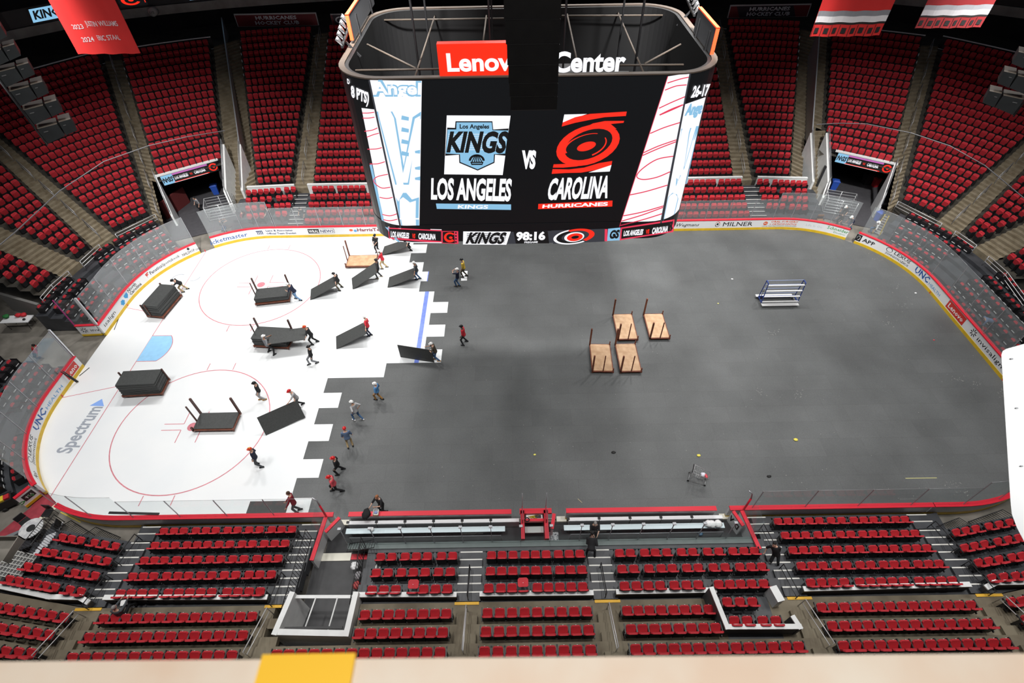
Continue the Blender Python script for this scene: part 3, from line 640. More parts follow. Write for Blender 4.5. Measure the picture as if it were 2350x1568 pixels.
def nrow(sec, r, c, s, y0, y1):
    k = int(r[1]); fl = flR(k) if r[0] == 'R' else flF(k); yy = yR(k) if r[0] == 'R' else yF(k)
    xs = [float(t) for t in s.split(',')]; ox, oy, sc = OR[c]
    for i, x in enumerate(xs):
        v = y0+(y1-y0)*(x-xs[0])/max(1, xs[-1]-xs[0]); p = at(ox+x*sc, oy+v*sc, z=fl+.6)
        bent = sec in ('NA', 'NG', 'NX')
        up = (c == 8 and r == 'R5' and x in (508, 1250))
        ang = 0 if not bent or sec == 'NX' else (-.165 if sec == 'NA' else .165)
        SEATS.append((p.x, p.y if bent else -yy, fl, ang, 'red seat, %s from left, %s, %s' % (ORD[i], RN[r], SN[sec]), 'near', up))
nrow('NB', 'R1', 7, '1107,1175,1240,1322,1390,1455,1535,1602,1680,1750,1832,1898,1968', 545, 536)
nrow('NB', 'R2', 7, '1045,1110,1180,1260,1328,1397,1475,1548,1630,1700,1780,1850,1920', 647, 637)
nrow('NB', 'R3', 7, '975,1043,1108,1190,1260,1332,1415,1488,1568,1643,1730,1800,1873', 745, 737)
nrow('NB', 'R4', 7, '898,968,1037,1125,1200,1270,1352,1428,1512,1588,1678,1750,1827', 850, 843)
nrow('NB', 'R5', 7, '822,893,965,1040,1140,1212,1285,1358,1432,1535,1608,1682,1757', 953, 943)
nrow('NB', 'F1', 7, '708,785,855,930,1008,1085,1160,1240,1318,1395,1468,1545,1622,1700', 1120, 1120)
nrow('NB', 'F2', 7, '615,690,768,845,922,1000,1082,1160,1240,1318,1398,1480,1560,1640', 1235, 1235)
nrow('NB', 'F3', 7, '508,590,675,755,835,920,1000,1075,1157,1240,1322,1405,1485,1570', 1362, 1362)
nrow('NA', 'R2', 7, '425,485,548,640,710,782', 585, 645)
nrow('NA', 'R3', 7, '310,365,447,505,592,655,725', 683, 745)
nrow('NA', 'R4', 7, '192,255,347,412,508,575,645', 780, 843)
nrow('NA', 'R5', 7, '70,130,190,255,315,375,475,550', 868, 950)
nrow('NA', 'F1', 7, '-10,60,135,210,285,355,435', 1050, 1122)
nrow('NA', 'F2', 7, '-50,20,95,175,255,335', 1185, 1238)
nrow('NA', 'F3', 7, '-40,45,130,215', 1345, 1362)
nrow('NC', 'F1', 8, '185,265,345,420,500,578,655,732', 1108, 1106)
nrow('NC', 'F2', 8, '148,228,310,392,470,553,632,708', 1228, 1228)
nrow('NC', 'F3', 8, '-405,-325,-240,-155,-70,15,97,180,265,350,433,518,603,690', 1362, 1362)
nrow('NC', 'R3', 8, '290,365,455,530,605,700,775', 725, 718)
nrow('NC', 'R4', 8, '260,340,430,510,590,680,760', 832, 825)
nrow('NC', 'R5', 8, '232,312,392,508,580,660,740', 940, 935)
nrow('ND', 'R3', 8, '1037,1108,1182,1262,1332,1405,1487,1560,1632', 715, 707)
nrow('ND', 'R4', 8, '1030,1105,1180,1262,1335,1410,1497,1570,1645', 822, 812)
nrow('ND', 'R5', 8, '1018,1100,1175,1250,1345,1420,1497,1573,1650', 928, 915)
nrow('ND', 'F1', 8, '1010,1093,1175,1260,1343,1427,1510,1593,1678', 1095, 1095)
nrow('ND', 'F2', 8, '1000,1087,1172,1258,1345,1432,1518,1605,1690', 1217, 1212)
nrow('ND', 'F3', 8, '990,1080,1170,1258,1345,1435,1525,1615,1705', 1350, 1350)
nrow('NE', 'R3', 9, '-377,-303,-207,-135,-57,42,118,218,295,390,465,535', 700, 692)
nrow('NE', 'R4', 9, '-360,-280,-178,-95,-20,78,155,257,337,437,512,585', 805, 798)
nrow('NE', 'R5', 9, '-345,-265,-185,-105,-10,72,152,290,365,437,512,592', 905, 895)
nrow('NE', 'F1', 9, '-325,-250,-175,-95,-13,63,142,225', 1085, 1080)
nrow('NE', 'F2', 9, '-300,-222,-140,-63,22,107,190,270', 1200, 1195)
nrow('NE', 'F3', 9, '-270,-185,-95,-10,70,153,240,320,408,493,575,660,745,830', 1325, 1325)
nrow('NX', 'F1', 9, '347,432,517', 1018, 1018)
nrow('NX', 'F2', 9, '395,482,587,675', 1145, 1145)
nrow('NF', 'R1', 9, '693,760,828,905,972,1052,1122,1205,1272,1338,1418,1487,1548', 488, 475)
nrow('NF', 'R2', 9, '742,812,880,962,1030,1115,1185,1265,1335,1405,1483,1550,1617', 582, 570)
nrow('NF', 'R3', 9, '795,865,937,1025,1097,1177,1247,1335,1405,1475,1560,1627,1695', 683, 665)
nrow('NF', 'R4', 9, '850,922,997,1085,1158,1247,1318,1405,1475,1548,1637,1707,1777', 788, 770)
nrow('NF', 'R5', 9, '912,985,1060,1137,1240,1312,1385,1460,1535,1637,1712,1787,1858', 895, 870)
nrow('NF', 'F1', 9, '985,1062,1140,1215,1290,1368,1445,1525,1602,1680,1755,1832,1908,1985', 1060, 1035)
nrow('NF', 'F2', 9, '1055,1137,1217,1293,1377,1455,1533,1610,1693,1773,1848,1933,2015,2093', 1178, 1150)
nrow('NF', 'F3', 9, '1130,1213,1297,1378,1460,1543,1627,1713,1795,1877,1958,2043,2128,2210', 1310, 1275)
nrow('NG', 'R2', 9, '1890,1955,2022,2110,2180,2250', 552, 485)
nrow('NG', 'R3', 9, '1947,2013,2080,2170,2240,2310', 655, 588)
nrow('NG', 'R4', 9, '2040,2108,2178,2265,2330', 755, 710)
nrow('NG', 'R5', 9, '2130,2210,2290,2360', 858, 838)
nrow('NG', 'F1', 9, '2260,2330', 1018, 1012)
nrow('NG', 'F2', 9, '2360', 1135, 1135)
# far retractable rows
def frow(r, xs):
    k = int(r[1])
    for i, x in enumerate(xs):
        b = max(0, abs(x)-NB_BEND)
        SEATS.append((x, yR(k)-.12*b+.05, flR(k), PI+(.12 if x > 20.6 else -.12 if x < -20.6 else 0), '', 'far', False))
def fx(r, c, s, y0, y1):
    k = int(r[1]); xs = [float(t) for t in s.split(',')]; ox, oy, sc = OR[c]; out = []
    for x in xs:
        v = y0+(y1-y0)*(x-xs[0])/max(1, xs[-1]-xs[0]); out.append(at(ox+x*sc, oy+v*sc, z=flR(k)+.6).x)
    return out
mid = {'R1': '1095,1172,1250,1345,1428,1508,1605,1687,1783,1865,1955,2040', 'R2': '1120,1193,1270,1365,1448,1528,1622,1703,1795,1878,1968,2050', 'R3': '1142,1215,1297,1388,1467,1545,1640,1720,1812,1892,1985,2065',
       'R4': '1162,1240,1317,1405,1485,1565,1658,1738,1828,1908,1998', 'R5': '1185,1257,1333,1411,1520,1597,1677,1752,1830,1940,2010'}
yy = {'R1': 640, 'R2': 535, 'R3': 428, 'R4': 325, 'R5': 222}
rmid = {'R5': ('325,405,482,560,630,740,822,900,975', 425), 'R4': ('260,325,418,497,592,670,745,840,922,998', 525), 'R3': ('265,345,440,520,612,692,772,862,945,1022', 632), 'R2': ('210,285,365,460,540,635,715,795,895,970,1047', 742), 'R1': ('155,215,310,390,485,567,660,742,820,915,1000,1078', 852)}
for r in mid:
    a = fx(r, 3, mid[r], yy[r], yy[r]-5); b = fx(r, 4, *rmid[r], rmid[r][1]-6); frow(r, a+b)
    n = int((b[0]-a[-1])/.56)-1
    frow(r, [a[-1]+(b[0]-a[-1])*(i+1)/(n+1) for i in range(n)])
frow('R5', fx('R5', 3, '290,372,453,532,612,695,808,895', 275, 225)); frow('R4', fx('R4', 3, '300,388,490,580,703,780,860', 362, 325))
frow('R3', fx('R3', 3, '297,380,490,570,682,760,840', 470, 420)); frow('R2', fx('R2', 3, '305,392,480,700,790', 590, 530))
frow('R5', fx('R5', 4, '1260,1342,1465,1545,1622,1705,1782,1862', 412, 440)); frow('R4', fx('R4', 4, '1290,1368,1447,1565,1650,1775,1858', 515, 545))
frow('R3', fx('R3', 4, '1315,1395,1477,1587,1672,1785,1867', 620, 650)); frow('R2', fx('R2', 4, '1382,1468,1560,1690,1775,1867', 730, 760))
# fixed far and corner rows
for mir in (1, -1):
    for sec in secs_:
        for k in range(sec[5], 22):
            P = sect_row(sec, k); L = [0]
            for a, b in zip(P, P[1:]): L.append(L[-1]+(b-a).length)
            tot = L[-1]-(.5 if sec[1][0] else .25); n = int(tot/.512)
            for i in range(n):
                d = (.5 if sec[1][0] else .0)*.5+(i+.5)*tot/n; j = max(q for q in range(len(L)-1) if L[q] <= d+1e-6)
                p = P[j]+(P[j+1]-P[j])*((d-L[j])/(L[j+1]-L[j])); t = (P[j+1]-P[j]).normalized()
                if not seen((p.x*mir, p.y, flF(k)+.5), 25): continue
                nn = Vector((-t.y, t.x, 0)); 
                if nn.dot(Vector((p.x, p.y-4, 0))) > 0: nn = -nn
                nn = Vector((nn.x*mir, nn.y, 0)); ang = math.atan2(nn.y, nn.x)-PI/2
                SEATS.append((p.x*mir, p.y, flF(k), ang, '', 'far', False))
# the 300 that show largest become individual seats with parts
SEATS.sort(key=lambda s: (Vector(s[:3])-CAM).dot(FW))
print('seats', len(SEATS))
proto = empty('arena_chair')
bk = back_mb().build('backrest', [M_SEAT, M_SEATB], proto); cu = cush_mb().build('seat_cushion', [M_SEAT], proto)
for s in (-1, 1): arm_mb(s).build('armrest', M_SEATB, proto)
sup_mb().build('support', M_SEATB, proto)
q = MB(); q.box(-.02, .02, .125, .14, .755, .775); q.build('number_tag', white_dot, proto)
cush_down = cush_mb(1.75).mesh('upright_cushion', [M_SEAT])
rest = MB(); first = True; cnt = 0
for (x, y, z, a, lab, kind, up) in SEATS:
    if kind == 'near' and cnt < 300:
        cnt += 1; o = proto if first else copy_tree(proto); first = False
        o.location = (x, y, z); o.rotation_euler.z = a+random.uniform(-.02, .02)
        if up:
            for ch in o.children:
                if ch.name.startswith('seat_cushion'): ch.location = (0, -.20, .22); ch.rotation_euler = (-.75, 0, 0); ch.scale = (1.15, 1.15, 1)
            lab = lab.replace('red seat', 'red seat with loose cushion')
        tag(o, lab, 'seat', 'red padded seats of the near stand')
    else:
        M = Matrix.Translation((x, y, z)) @ Matrix.Rotation(a+random.uniform(-.02, .02), 4, 'Z'); rest.merge(LOWN if kind == 'near' else LOW, M)
rest.build('arena_chairs', [M_SEAT, M_SEATB], kind='stuff', label='hundreds of red folding seats filling the far and corner stands and the rest of the near stand', cat='seats')
# ---- folded black seats of the corner retractable decks
q = MB(); q.box(-.24, .24, -.22, .16, .05, .42, 1); q.box(-.26, -.22, -.24, .2, 0, .5, 1); q.box(.22, .26, -.24, .2, 0, .5, 1)
o8 = [(-.15, 0), (.15, 0), (.16, .06), (.13, .15), (.06, .19), (-.06, .19), (-.13, .15), (-.16, .06)]
q.add([(x, -.14-.25*h, .42+h*.75) for x, h in o8]+[(x, -.19-.25*h, .40+h*.75) for x, h in o8], [tuple(range(8)), tuple(range(15, 7, -1))]+[(i, 8+i, 8+(i+1) % 8, (i+1) % 8) for i in range(8)], 0)
q.box(-.14, .14, .16, .175, .12, .17, 2)
FM = q.mesh('folded_chair', [M_SEAT, M_SEATB, white_dot])
dk = MB(); FO = []
def cornerdeck(s0, s1, gaps, where, skip=()):
    for k in range(1, 6):
        a, b = .25+(k-1)*.86, .25+k*.86; secs = []
        for s in srange(s0, s1, .6):
            p, n = per(s, 0); secs.append([tuple(p+n*a+Vector((0, 0, 0))), tuple(p+n*b), tuple(p+n*b+Vector((0, 0, flR(k)))), tuple(p+n*a+Vector((0, 0, flR(k))))])
        dk.loft(secs, 0, smooth=False)
        L = abs(s1-s0); R = RR+a+.45; f = lambda s: 1
        s = s0+.35; i = 0
        while s < s1-.3:
            p, n = per(s, a+.42); p2, _ = per(s+.1, a+.42); stretch = (p2-p).length/.1
            if not any(g0 < s < g1 for g0, g1 in gaps) and seen(p):
                FO.append((p, n, flR(k), '%s from left, row %s, %s' % (ORD[min(i, 39)], ('one', 'two', 'three', 'four', 'five')[k-1], where))); i += 1
            s += (.56+(.0 if i % 3 else .22))/stretch
sa = s_px(247, 645, .6); sb = s_px(2172, 632, .6); sc = s_px(30, 985, .6)
cornerdeck(sL+1.1, sO0-.6, [(sa-.75, sa+.75)], 'behind the far left corner glass')
cornerdeck(s_of(Vector((HX, -3, 0))), sR1-1.2, [(sb-.8, sb+.8)], 'behind the far right corner glass')
cornerdeck(sO1+.6, sO1+9.5, [(sc-.7, sc+.7)], 'behind the lower left corner glass')
dk.build('corner_deck', M_DECK, kind='structure', label='black curved decks under the folded corner seats')
FO.sort(key=lambda t: (t[0]-CAM).dot(FW)); print('folded', len(FO))
fr = MB(); fp = MB(); fp.v = [tuple(v.co) for v in FM.vertices]; fp.f = [tuple(p.vertices) for p in FM.polygons]; fp.m = [p.material_index for p in FM.polygons]; fp.sm = [False]*len(fp.f)
seenlab = set()
for i, (p, n, z, lab) in enumerate(FO):
    a = math.atan2(-n.y, -n.x)-PI/2
    if i < 300:
        o = bpy.data.objects.new('folded_chair', FM); COL.objects.link(o); o.location = (p.x, p.y, z); o.rotation_euler.z = a
        tag(o, 'folded black seat, '+lab, 'seat', 'folded seats on the corner decks')
    else: fr.merge(fp, Matrix.Translation((p.x, p.y, z)) @ Matrix.Rotation(a, 4, 'Z'))
if fr.v: fr.build('folded_chairs', [M_SEAT, M_SEATB, white_dot], kind='stuff', label='remaining folded seats in the rear corner deck rows', cat='seats')
# ================================================================ TUNNELS, UPPER EDGE, SIGNS
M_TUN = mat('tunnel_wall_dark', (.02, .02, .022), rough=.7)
M_PURP = mat('tunnel_floor_grey', (.060, .058, .064), rough=.6, var=.1)
def slant(name, pts, th, label, m=M_WPAINT, zb=0, rail=True, cat='low wall'):
    P = [at(u, v, z=z) for u, v, z in pts]; o = Vector((P[0].x, P[0].y, zb)); r = empty(name, o, label=label, cat=cat); q = MB(); c = MB()
    for a, b in zip(P, P[1:]):
        d = Vector((b.x-a.x, b.y-a.y, 0)).normalized(); n = Vector((-d.y, d.x, 0))*th/2
        vs = []
        for p in (a, b):
            for s in (-1, 1): vs += [Vector((p.x, p.y, zb))+n*s-o, p+n*s-o]
        q.add(vs, [(0, 1, 5, 4), (2, 6, 7, 3), (1, 3, 7, 5), (0, 4, 6, 2), (0, 2, 3, 1), (4, 5, 7, 6)], 0)
        for h in (.28, .5): c.tube([a-o+Vector((0, 0, h)), b-o+Vector((0, 0, h))], .022, 6)
        c.tube([a-o, a-o+Vector((0, 0, .5))], .022, 6)
    q.build('wall_body', m, r)
    if rail: c.build('handrail', M_STEEL, r)
    return r
slant('stair_wall', [(354, 401, 4.3), (372, 444, 2.9), (395, 497, 1.0)], .16, 'slanting white wall on the left side of the left tunnel')
slant('stair_wall', [(511, 331, 5.2), (516, 437, 2.0), (532, 473, .8)], .3, 'slanting white wall between the left tunnel and its stair')
slant('stair_wall', [(550, 331, 5.2), (555, 437, 2.0)], .22, 'slanting white wall right of the narrow stair by the left tunnel')
slant('stair_wall', [(2056, 375, 4.3), (2029, 453, 2.0), (2019, 479, 1.0)], .16, 'slanting white wall on the right side of the right tunnel')
slant('stair_wall', [(1899, 305, 5.2), (1903, 418, 2.0), (1890, 454, .8)], .3, 'slanting white wall between the right tunnel and its stair')
slant('stair_wall', [(1862, 305, 5.2), (1867, 417, 2.0)], .22, 'slanting white wall left of the narrow stair by the right tunnel')
slant('stair_divider', [(548, 325, 5.2), (508, 40, 11.2)], .10, 'long grey divider rail up the stair above the left tunnel', m=M_STEEL, zb=4, rail=False, cat='railing')
slant('stair_divider', [(1865, 300, 5.2), (1882, 60, 11.0)], .10, 'long grey divider rail up the stair above the right tunnel', m=M_STEEL, zb=4, rail=False, cat='railing')
# narrow stairs between those walls
for nm, a, b in (('left', at(545, 468, z=.4), at(531, 318, z=4.8)), ('right', at(1879, 449, z=.4), at(1881, 300, z=4.8))):
    q = MB(); a, b = Vector((a.x, a.y, 0)), Vector((b.x, b.y, 0)); d = (b-a).normalized(); n = Vector((-d.y, d.x, 0)); L = (b-a).length
    for i in range(16): q.obox(a+d*L*(i+.5)/16+Vector((0, 0, (.4+4.4*i/15)/2)), d*L/32, n*.74, (0, 0, (.4+4.4*i/15)/2))
    q.build('tunnel_stairs', M_STAIR, kind='structure', label='narrow brown stair beside the %s tunnel' % nm)
# dark tunnel interiors under the raised rows
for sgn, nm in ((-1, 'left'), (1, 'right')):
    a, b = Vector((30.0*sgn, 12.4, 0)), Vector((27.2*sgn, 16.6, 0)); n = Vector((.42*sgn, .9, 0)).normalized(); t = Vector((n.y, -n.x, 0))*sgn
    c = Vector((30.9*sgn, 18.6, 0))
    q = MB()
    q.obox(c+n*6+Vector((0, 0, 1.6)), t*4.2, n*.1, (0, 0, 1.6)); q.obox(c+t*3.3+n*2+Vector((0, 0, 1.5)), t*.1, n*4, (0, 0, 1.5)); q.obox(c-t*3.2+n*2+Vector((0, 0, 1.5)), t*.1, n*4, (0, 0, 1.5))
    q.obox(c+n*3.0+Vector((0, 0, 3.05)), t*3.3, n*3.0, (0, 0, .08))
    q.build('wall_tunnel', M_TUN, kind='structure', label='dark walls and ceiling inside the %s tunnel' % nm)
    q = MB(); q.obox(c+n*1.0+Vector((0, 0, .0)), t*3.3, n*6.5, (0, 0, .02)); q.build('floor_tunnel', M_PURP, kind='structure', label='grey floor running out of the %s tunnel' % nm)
# LED sign over each tunnel
C_ = {k: led('led_'+k, v, e) for k, v, e in (('white', (250, 250, 255), 1.05), ('black', (14, 15, 17), .8), ('red', (255, 45, 25), 1.0), ('blue', (140, 195, 230), 1.0), ('pink', (200, 110, 190), 1.0), ('grey', (120, 122, 130), .9), ('lightred', (235, 60, 90), 1.0), ('slate', (55, 57, 64), 1.0))}
def ledsign(name, TL, TR, ztop, h, label, out=.0):
    A, Bq = at(*TL, z=ztop), at(*TR, z=ztop); d = (Bq-A); d.z = 0; L = d.length; d.normalize(); n = Vector((d.y, -d.x, 0))
    r = empty(name, (A.x, A.y, ztop-h), label=label, cat='display'); o = r.location.copy()
    q = MB(); q.obox((A+Bq)/2-Vector((0, 0, h/2))-n*.12-o, d*(L/2+.05), n*.11, (0, 0, h/2+.03)); q.build('housing', M_BLACK, r)
    q = MB(); q.obox((A+Bq)/2-n*.12-o+Vector((0, 0, .09)), d*(L/2+.3), n*.16, (0, 0, .05)); q.build('white_coping', M_WPAINT, r)
    fn = lambda lift: (lambda a, b: tuple(A-o+d*a*L+Vector((0, 0, -h+b*h))+n*(.002+lift)))
    q = MB(); mm = ['black', 'blue', 'pink', 'red', 'white', 'slate']; M = {k: i for i, k in enumerate(mm)}
    R = lambda x0, x1, y0, y1, m, l: shape(q, [(x0, y0), (x1, y0), (x1, y1), (x0, y1)], fn(l), M[m])
    R(0, 1, 0, 1, 'black', .0); R(0, .2, 0, 1, 'blue', .004); R(.2, .84, .84, 1, 'pink', .004); R(.18, .83, .0, .10, 'red', .004); R(.18, .8, -.0, .03, 'white', .006)
    text(q, 'NGS', .01, .25, .18, .5, fn(.008), M['black'], bold=.04, shear=.2, res=1)
    text(q, 'LOS ANGELES', .22, .32, .24, .32, fn(.008), M['white'], bold=.04, res=1); text(q, 'VS', .49, .36, .05, .24, fn(.008), M['red'], bold=.03, res=1)
    text(q, 'CAROLINA', .57, .32, .21, .32, fn(.008), M['white'], bold=.04, res=1)
    crescent(q, .93, .5, .08, .42, .4, .3, 30, 350, fn(.008), M['red']); shape(q, ell(.94, .5, .022, .12), fn(.009), M['red'])
    q.build('screen', [C_[k] for k in mm], r); return r
ledsign('tunnel_display', (367, 406), (493, 371), 3.98, .84, 'narrow bright display above the left tunnel mouth')
ledsign('tunnel_display', (1925, 351), (2050, 379), 3.98, .84, 'narrow bright display above the right tunnel mouth')
# front face under rows 6.. above tunnels is the sign; concourse behind the last row
q = MB()
def back(k, off):
    out = []
    for mir in (True, False):
        S = secs_ if not mir else secs_[::-1]
        for s in S:
            P = sect_row(s, 21)
            P2 = [p+(p-pp).normalized()*off for p, pp in zip(P, sect_row(s, 20))]
            if mir: P2 = [mirror(p) for p in P2][::-1]
            out += P2
    return out
BK = back(21, .42); BK2 = back(21, 11)
zt = flF(21)
q.add([p+Vector((0, 0, zt)) for p in BK]+[p+Vector((0, 0, zt)) for p in BK2], [(i, i+1, len(BK)+i+1, len(BK)+i) for i in range(len(BK)-1)], 0)
q.build('concourse_floor', mat('concourse_carpet', (.05, .042, .034), rough=.9, col2=(.022, .02, .02), scale=1.1), kind='structure', label='dark concourse floor behind the top row of the far stand')
q = MB(); BK3 = back(21, 8.0)
q.add([p+Vector((0, 0, zt)) for p in BK3]+[p+Vector((0, 0, zt+9)) for p in BK3], [(i, i+1, len(BK3)+i+1, len(BK3)+i) for i in range(len(BK3)-1)], 0)
q.build('wall_back', mat('dark_back_wall', (.035, .033, .033), rough=.8, var=.4, scale=.4), kind='structure', label='dark wall at the back of the concourse')
# white rail on top of the glass fronts behind the last row
def rim(sec, mir, h, label, m=M_WPAINT):
    P = [p+(p-pp).normalized()*.5 for p, pp in zip(sect_row(sec, 21), sect_row(sec, 20))]
    if mir: P = [mirror(p) for p in P]
    r = empty('glass_balustrade', tuple(P[0][:2])+(zt,), label=label, cat='balustrade'); o = r.location.copy()
    c = MB(); g_ = MB()
    for a, b in zip(P, P[1:]):
        c.bar(a-o+Vector((0, 0, zt+h)), b-o+Vector((0, 0, zt+h)), .09, .07); g_.bar(a-o+Vector((0, 0, zt+h/2)), b-o+Vector((0, 0, zt+h/2)), .02, h-.06)
    c.build('top_rail', m, r); g_.build('front_panel', M_TUN, r)
for i, nm in ((2, 'above the tunnel'), (3, 'above the corner block'), (4, 'above the end block')):
    for mir in (True, False): rim(secs_[i], mir, 1.0, 'low dark front with pale rail %s on the %s' % (nm, 'left' if mir else 'right'))
# club sign boards
def clubsign(TL, TR, h, label, dark, small=False):
    y = 35.3; A = at(*TL, y=y); Bq = at(*TR, y=y); d = Bq-A; L = abs(d.x); z = zt+.72
    r = empty('club_sign', (A.x, y, z), label=label, cat='sign'); o = r.location.copy()
    fn = lambda lift: (lambda a, b: (a*L, -.06-lift, b*h))
    q = MB(); q.box(0, L, -.05, .05, 0, h); q.build('sign_board', mat('sign_frame_white', (.6, .6, .6), rough=.5), r)
    q = MB(); mm = [mat('sign_red', (.20, .015, .02), rough=.5), mat('sign_dark', (.03, .02, .03), rough=.5), mat('sign_letters', (.85, .85, .88), rough=.5)]
    shape(q, [(.01, .02), (.99, .02), (.99, .90), (.01, .90)], fn(0), 0)
    if dark: shape(q, [(.15, .02), (.85, .02), (.78, .90), (.08, .90)], fn(.005), 1)
    if not small:
        text(q, 'HURRICANES', .25, .53, .5, .27, fn(.012), 2, bold=.03, res=1); text(q, 'HOCKEY CLUB', .23, .14, .54, .27, fn(.012), 2, bold=.03, res=1)
    else: crescent(q, .5, .45, .3, .33, .35, .2, 0, 360, fn(.012), 2); shape(q, ell(.5, .45, .1, .11), fn(.013), 2)
    q.build('sign_face', mm, r)
clubsign((546, 60), (733, 60), 1.15, 'red club sign above the seating block left of the scoreboard', False)
clubsign((1673, 24), (1857, 24), 1.15, 'dark red club sign above the seating block right of the scoreboard', True)
clubsign((762, 50), (806, 50), 1.0, 'small dark sign with round emblem left of the scoreboard', True, True)
# concrete ring beam and LED ribbon above the corners
ZB = 11.9
BL = [at(u, v, z=ZB) for u, v in ((-160, 150), (-60, 118), (41, 91), (160, 66), (286, 44), (400, 31), (511, 20), (650, 9), (800, 0), (960, -8), (1175, -14), (1400, -14), (1650, -10), (1860, -2), (1980, 3), (2095, 14), (2220, 26), (2350, 43), (2480, 66))]
def beam(z0, z1, t, nm, m, lab, off=0):
    q = MB(); secs = []
    for i, p in enumerate(BL):
        d = (BL[min(i+1, len(BL)-1)]-BL[max(i-1, 0)]); d.z = 0; d.normalize(); n = Vector((-d.y, d.x, 0)); a = p+n*off; b = p+n*(off+t)
        secs.append([(a.x, a.y, z0), (b.x, b.y, z0), (b.x, b.y, z1), (a.x, a.y, z1)])
    q.loft(secs, 0, smooth=False); return q.build(nm, m, kind='structure', label=lab)
beam(ZB, ZB+.75, .5, 'ring_beam', mat('beam_concrete', (.30, .285, .26), rough=.8, var=.15, scale=1), 'pale concrete beam below the upper seating level')
beam(ZB+.8, ZB+2.1, .4, 'ribbon_housing', M_BLACK, 'black ribbon board housing above the concrete beam', .1)
def ribbon(u, v, wd, kind, label):
    A = at(u, v, z=ZB+1.0); i = min(range(len(BL)-1), key=lambda k: (BL[k]-A).length); d = (BL[i+1]-BL[i]) if i+1 < len(BL) else BL[i]-BL[i-1]; d.z = 0; d.normalize(); n = Vector((-d.y, d.x, 0))
    dl = (A-BL[i]).dot(n); A = A-n*(dl-.07); A.z = ZB+.95
    r = empty('ribbon_display', A, label=label, cat='display'); fn = lambda lift: (lambda a, b: tuple(d*a+Vector((0, 0, b))-n*(.0+lift)))
    q = MB(); q.obox(d*wd/2+Vector((0, 0, .5)), d*wd/2, n*.02, (0, 0, .5)); q.build('panel_body', M_BLACK, r); q = MB()
    if kind == 'k':
        shape(q, [(.0, 0), (wd-.2, 0), (wd, 1), (.2, 1)], fn(.025), 0); text(q, 'KINGS', .25, .22, wd-.5, .6, fn(.03), 1, bold=.04, shear=.25, res=1)
    else:
        shape(q, [(0, 0), (wd, 0), (wd, 1), (0, 1)], fn(.025), 1); crescent(q, wd*.45, .5, wd*.36, .42, .45, .3, 0, 330, fn(.03), 2); shape(q, ell(wd*.46, .5, wd*.1, .12), fn(.031), 2); shape(q, R_(wd*.93, wd*.96, .2, 1), fn(.031), 2)
    q.build('screen', [C_['blue'] if kind == 'k' else C_['black'], C_['black'], C_['red']], r)
ribbon(88, 62, 3.0, 'k', 'ribbon display with black lettering at the upper left'); ribbon(272, 30, 2.3, 's', 'ribbon display with red swirl right of the red banner')
ribbon(432, 8, 2.3, 'k', 'ribbon display with black lettering at the top left of centre'); ribbon(2308, 26, 2.4, 'k', 'ribbon display with black lettering at the upper right')
# round block number plate on the beam
q = MB(); p = at(349, 27, z=ZB+.4); q.tube([p+Vector((.1, -.25, 0)), p+Vector((.1, .35, 0))], .36, 18); o = q.build('block_number_plate', mat('plate_white', (.5, .49, .46), rough=.6), label='round white block number plate on the concrete beam', cat='sign')
q = MB(); text(q, '115', -.22+.1, -.1, .44, .2, lambda a, b: (p.x+a, p.y-.26, p.z+b), 0, bold=.01, res=1); c = q.build('number', M_BLACK, o)
# aisle handrails of the far and corner stands
def hrail(a, b, h, label, m=M_STEEL, drop=.0, name='handrail', r=.024, w2=.0):
    a, b = Vector(a), Vector(b); e = empty(name, a, label=label, cat='railing', group='aisle handrails'); d = b-a
    up = Vector((0, 0, 1)); q = MB()
    q.tube([Vector((0, 0, 0)), up*h, up*h+d, d], r, 6); q.build('top_rail', m, e)
    q = MB(); q.tube([up*h*.55, up*h*.55+d], r*.8, 6); q.build('mid_rail', m, e); return e
cnt = 0
names = {0: 'beside the scoreboard', 2: 'above the tunnel edge', 3: 'of the corner', 4: 'of the end'}
for mir in (1, -1):
    sd = 'left' if mir < 0 else 'right'
    for j in (0, 2, 3):
        for ki, k in enumerate(range(1, 20, 3)):
            A, Bc = secs_[j], secs_[j+1]
            if j == 2 and k < 6: pass
            p = (sect_row(A, k)[-1]+sect_row(Bc, k)[0])/2; r_ = (sect_row(A, k+1.9)[-1]+sect_row(Bc, k+1.9)[0])/2
            pa = Vector((p.x*mir, p.y, flF(k)+.0)); pb = Vector((r_.x*mir, r_.y, flF(k+1.9)+.0))
            if not seen(pa, 0): continue
            hrail(pa, pb, .95, '%s handrail from the bottom in the %s aisle %s' % (ORD[ki], sd, names[j]))
# near aisle rails
for i, (x, dx) in enumerate(((-20.45, -.05), (-12.05, -.05), (-3.4, 0), (2.8, .0), (11.3, .05), (19.95, .05))):
    nmz = ['far left', 'left of the tunnel', 'left of the middle block', 'right of the middle block', 'beside the small box', 'far right'][i]
    a = (x, -18.0, flF(1)); b = (x+dx, -19.9, flF(3)+.1)
    e = hrail(a, b, .9, 'pale double handrail in the concrete near aisle, %s' % nmz, mat('pale_rail', (.62, .62, .62), rough=.4, metal=.3))
    ys = [(-14.0, 1), (-16.2, 3)] if abs(x) > 9 else [(-16.0, 3)]
    for w_, (yy_, k) in enumerate(ys):
        if x == -12.05: xx = -12.2
        elif abs(x) > 9: xx = x
        else: xx = x
        hrail((xx, yy_, flR(k)), (xx, yy_-1.5, flR(k)+.5), .9, 'black %s handrail on the black deck steps, %s' % (('front', 'rear')[w_], nmz), M_DARK)
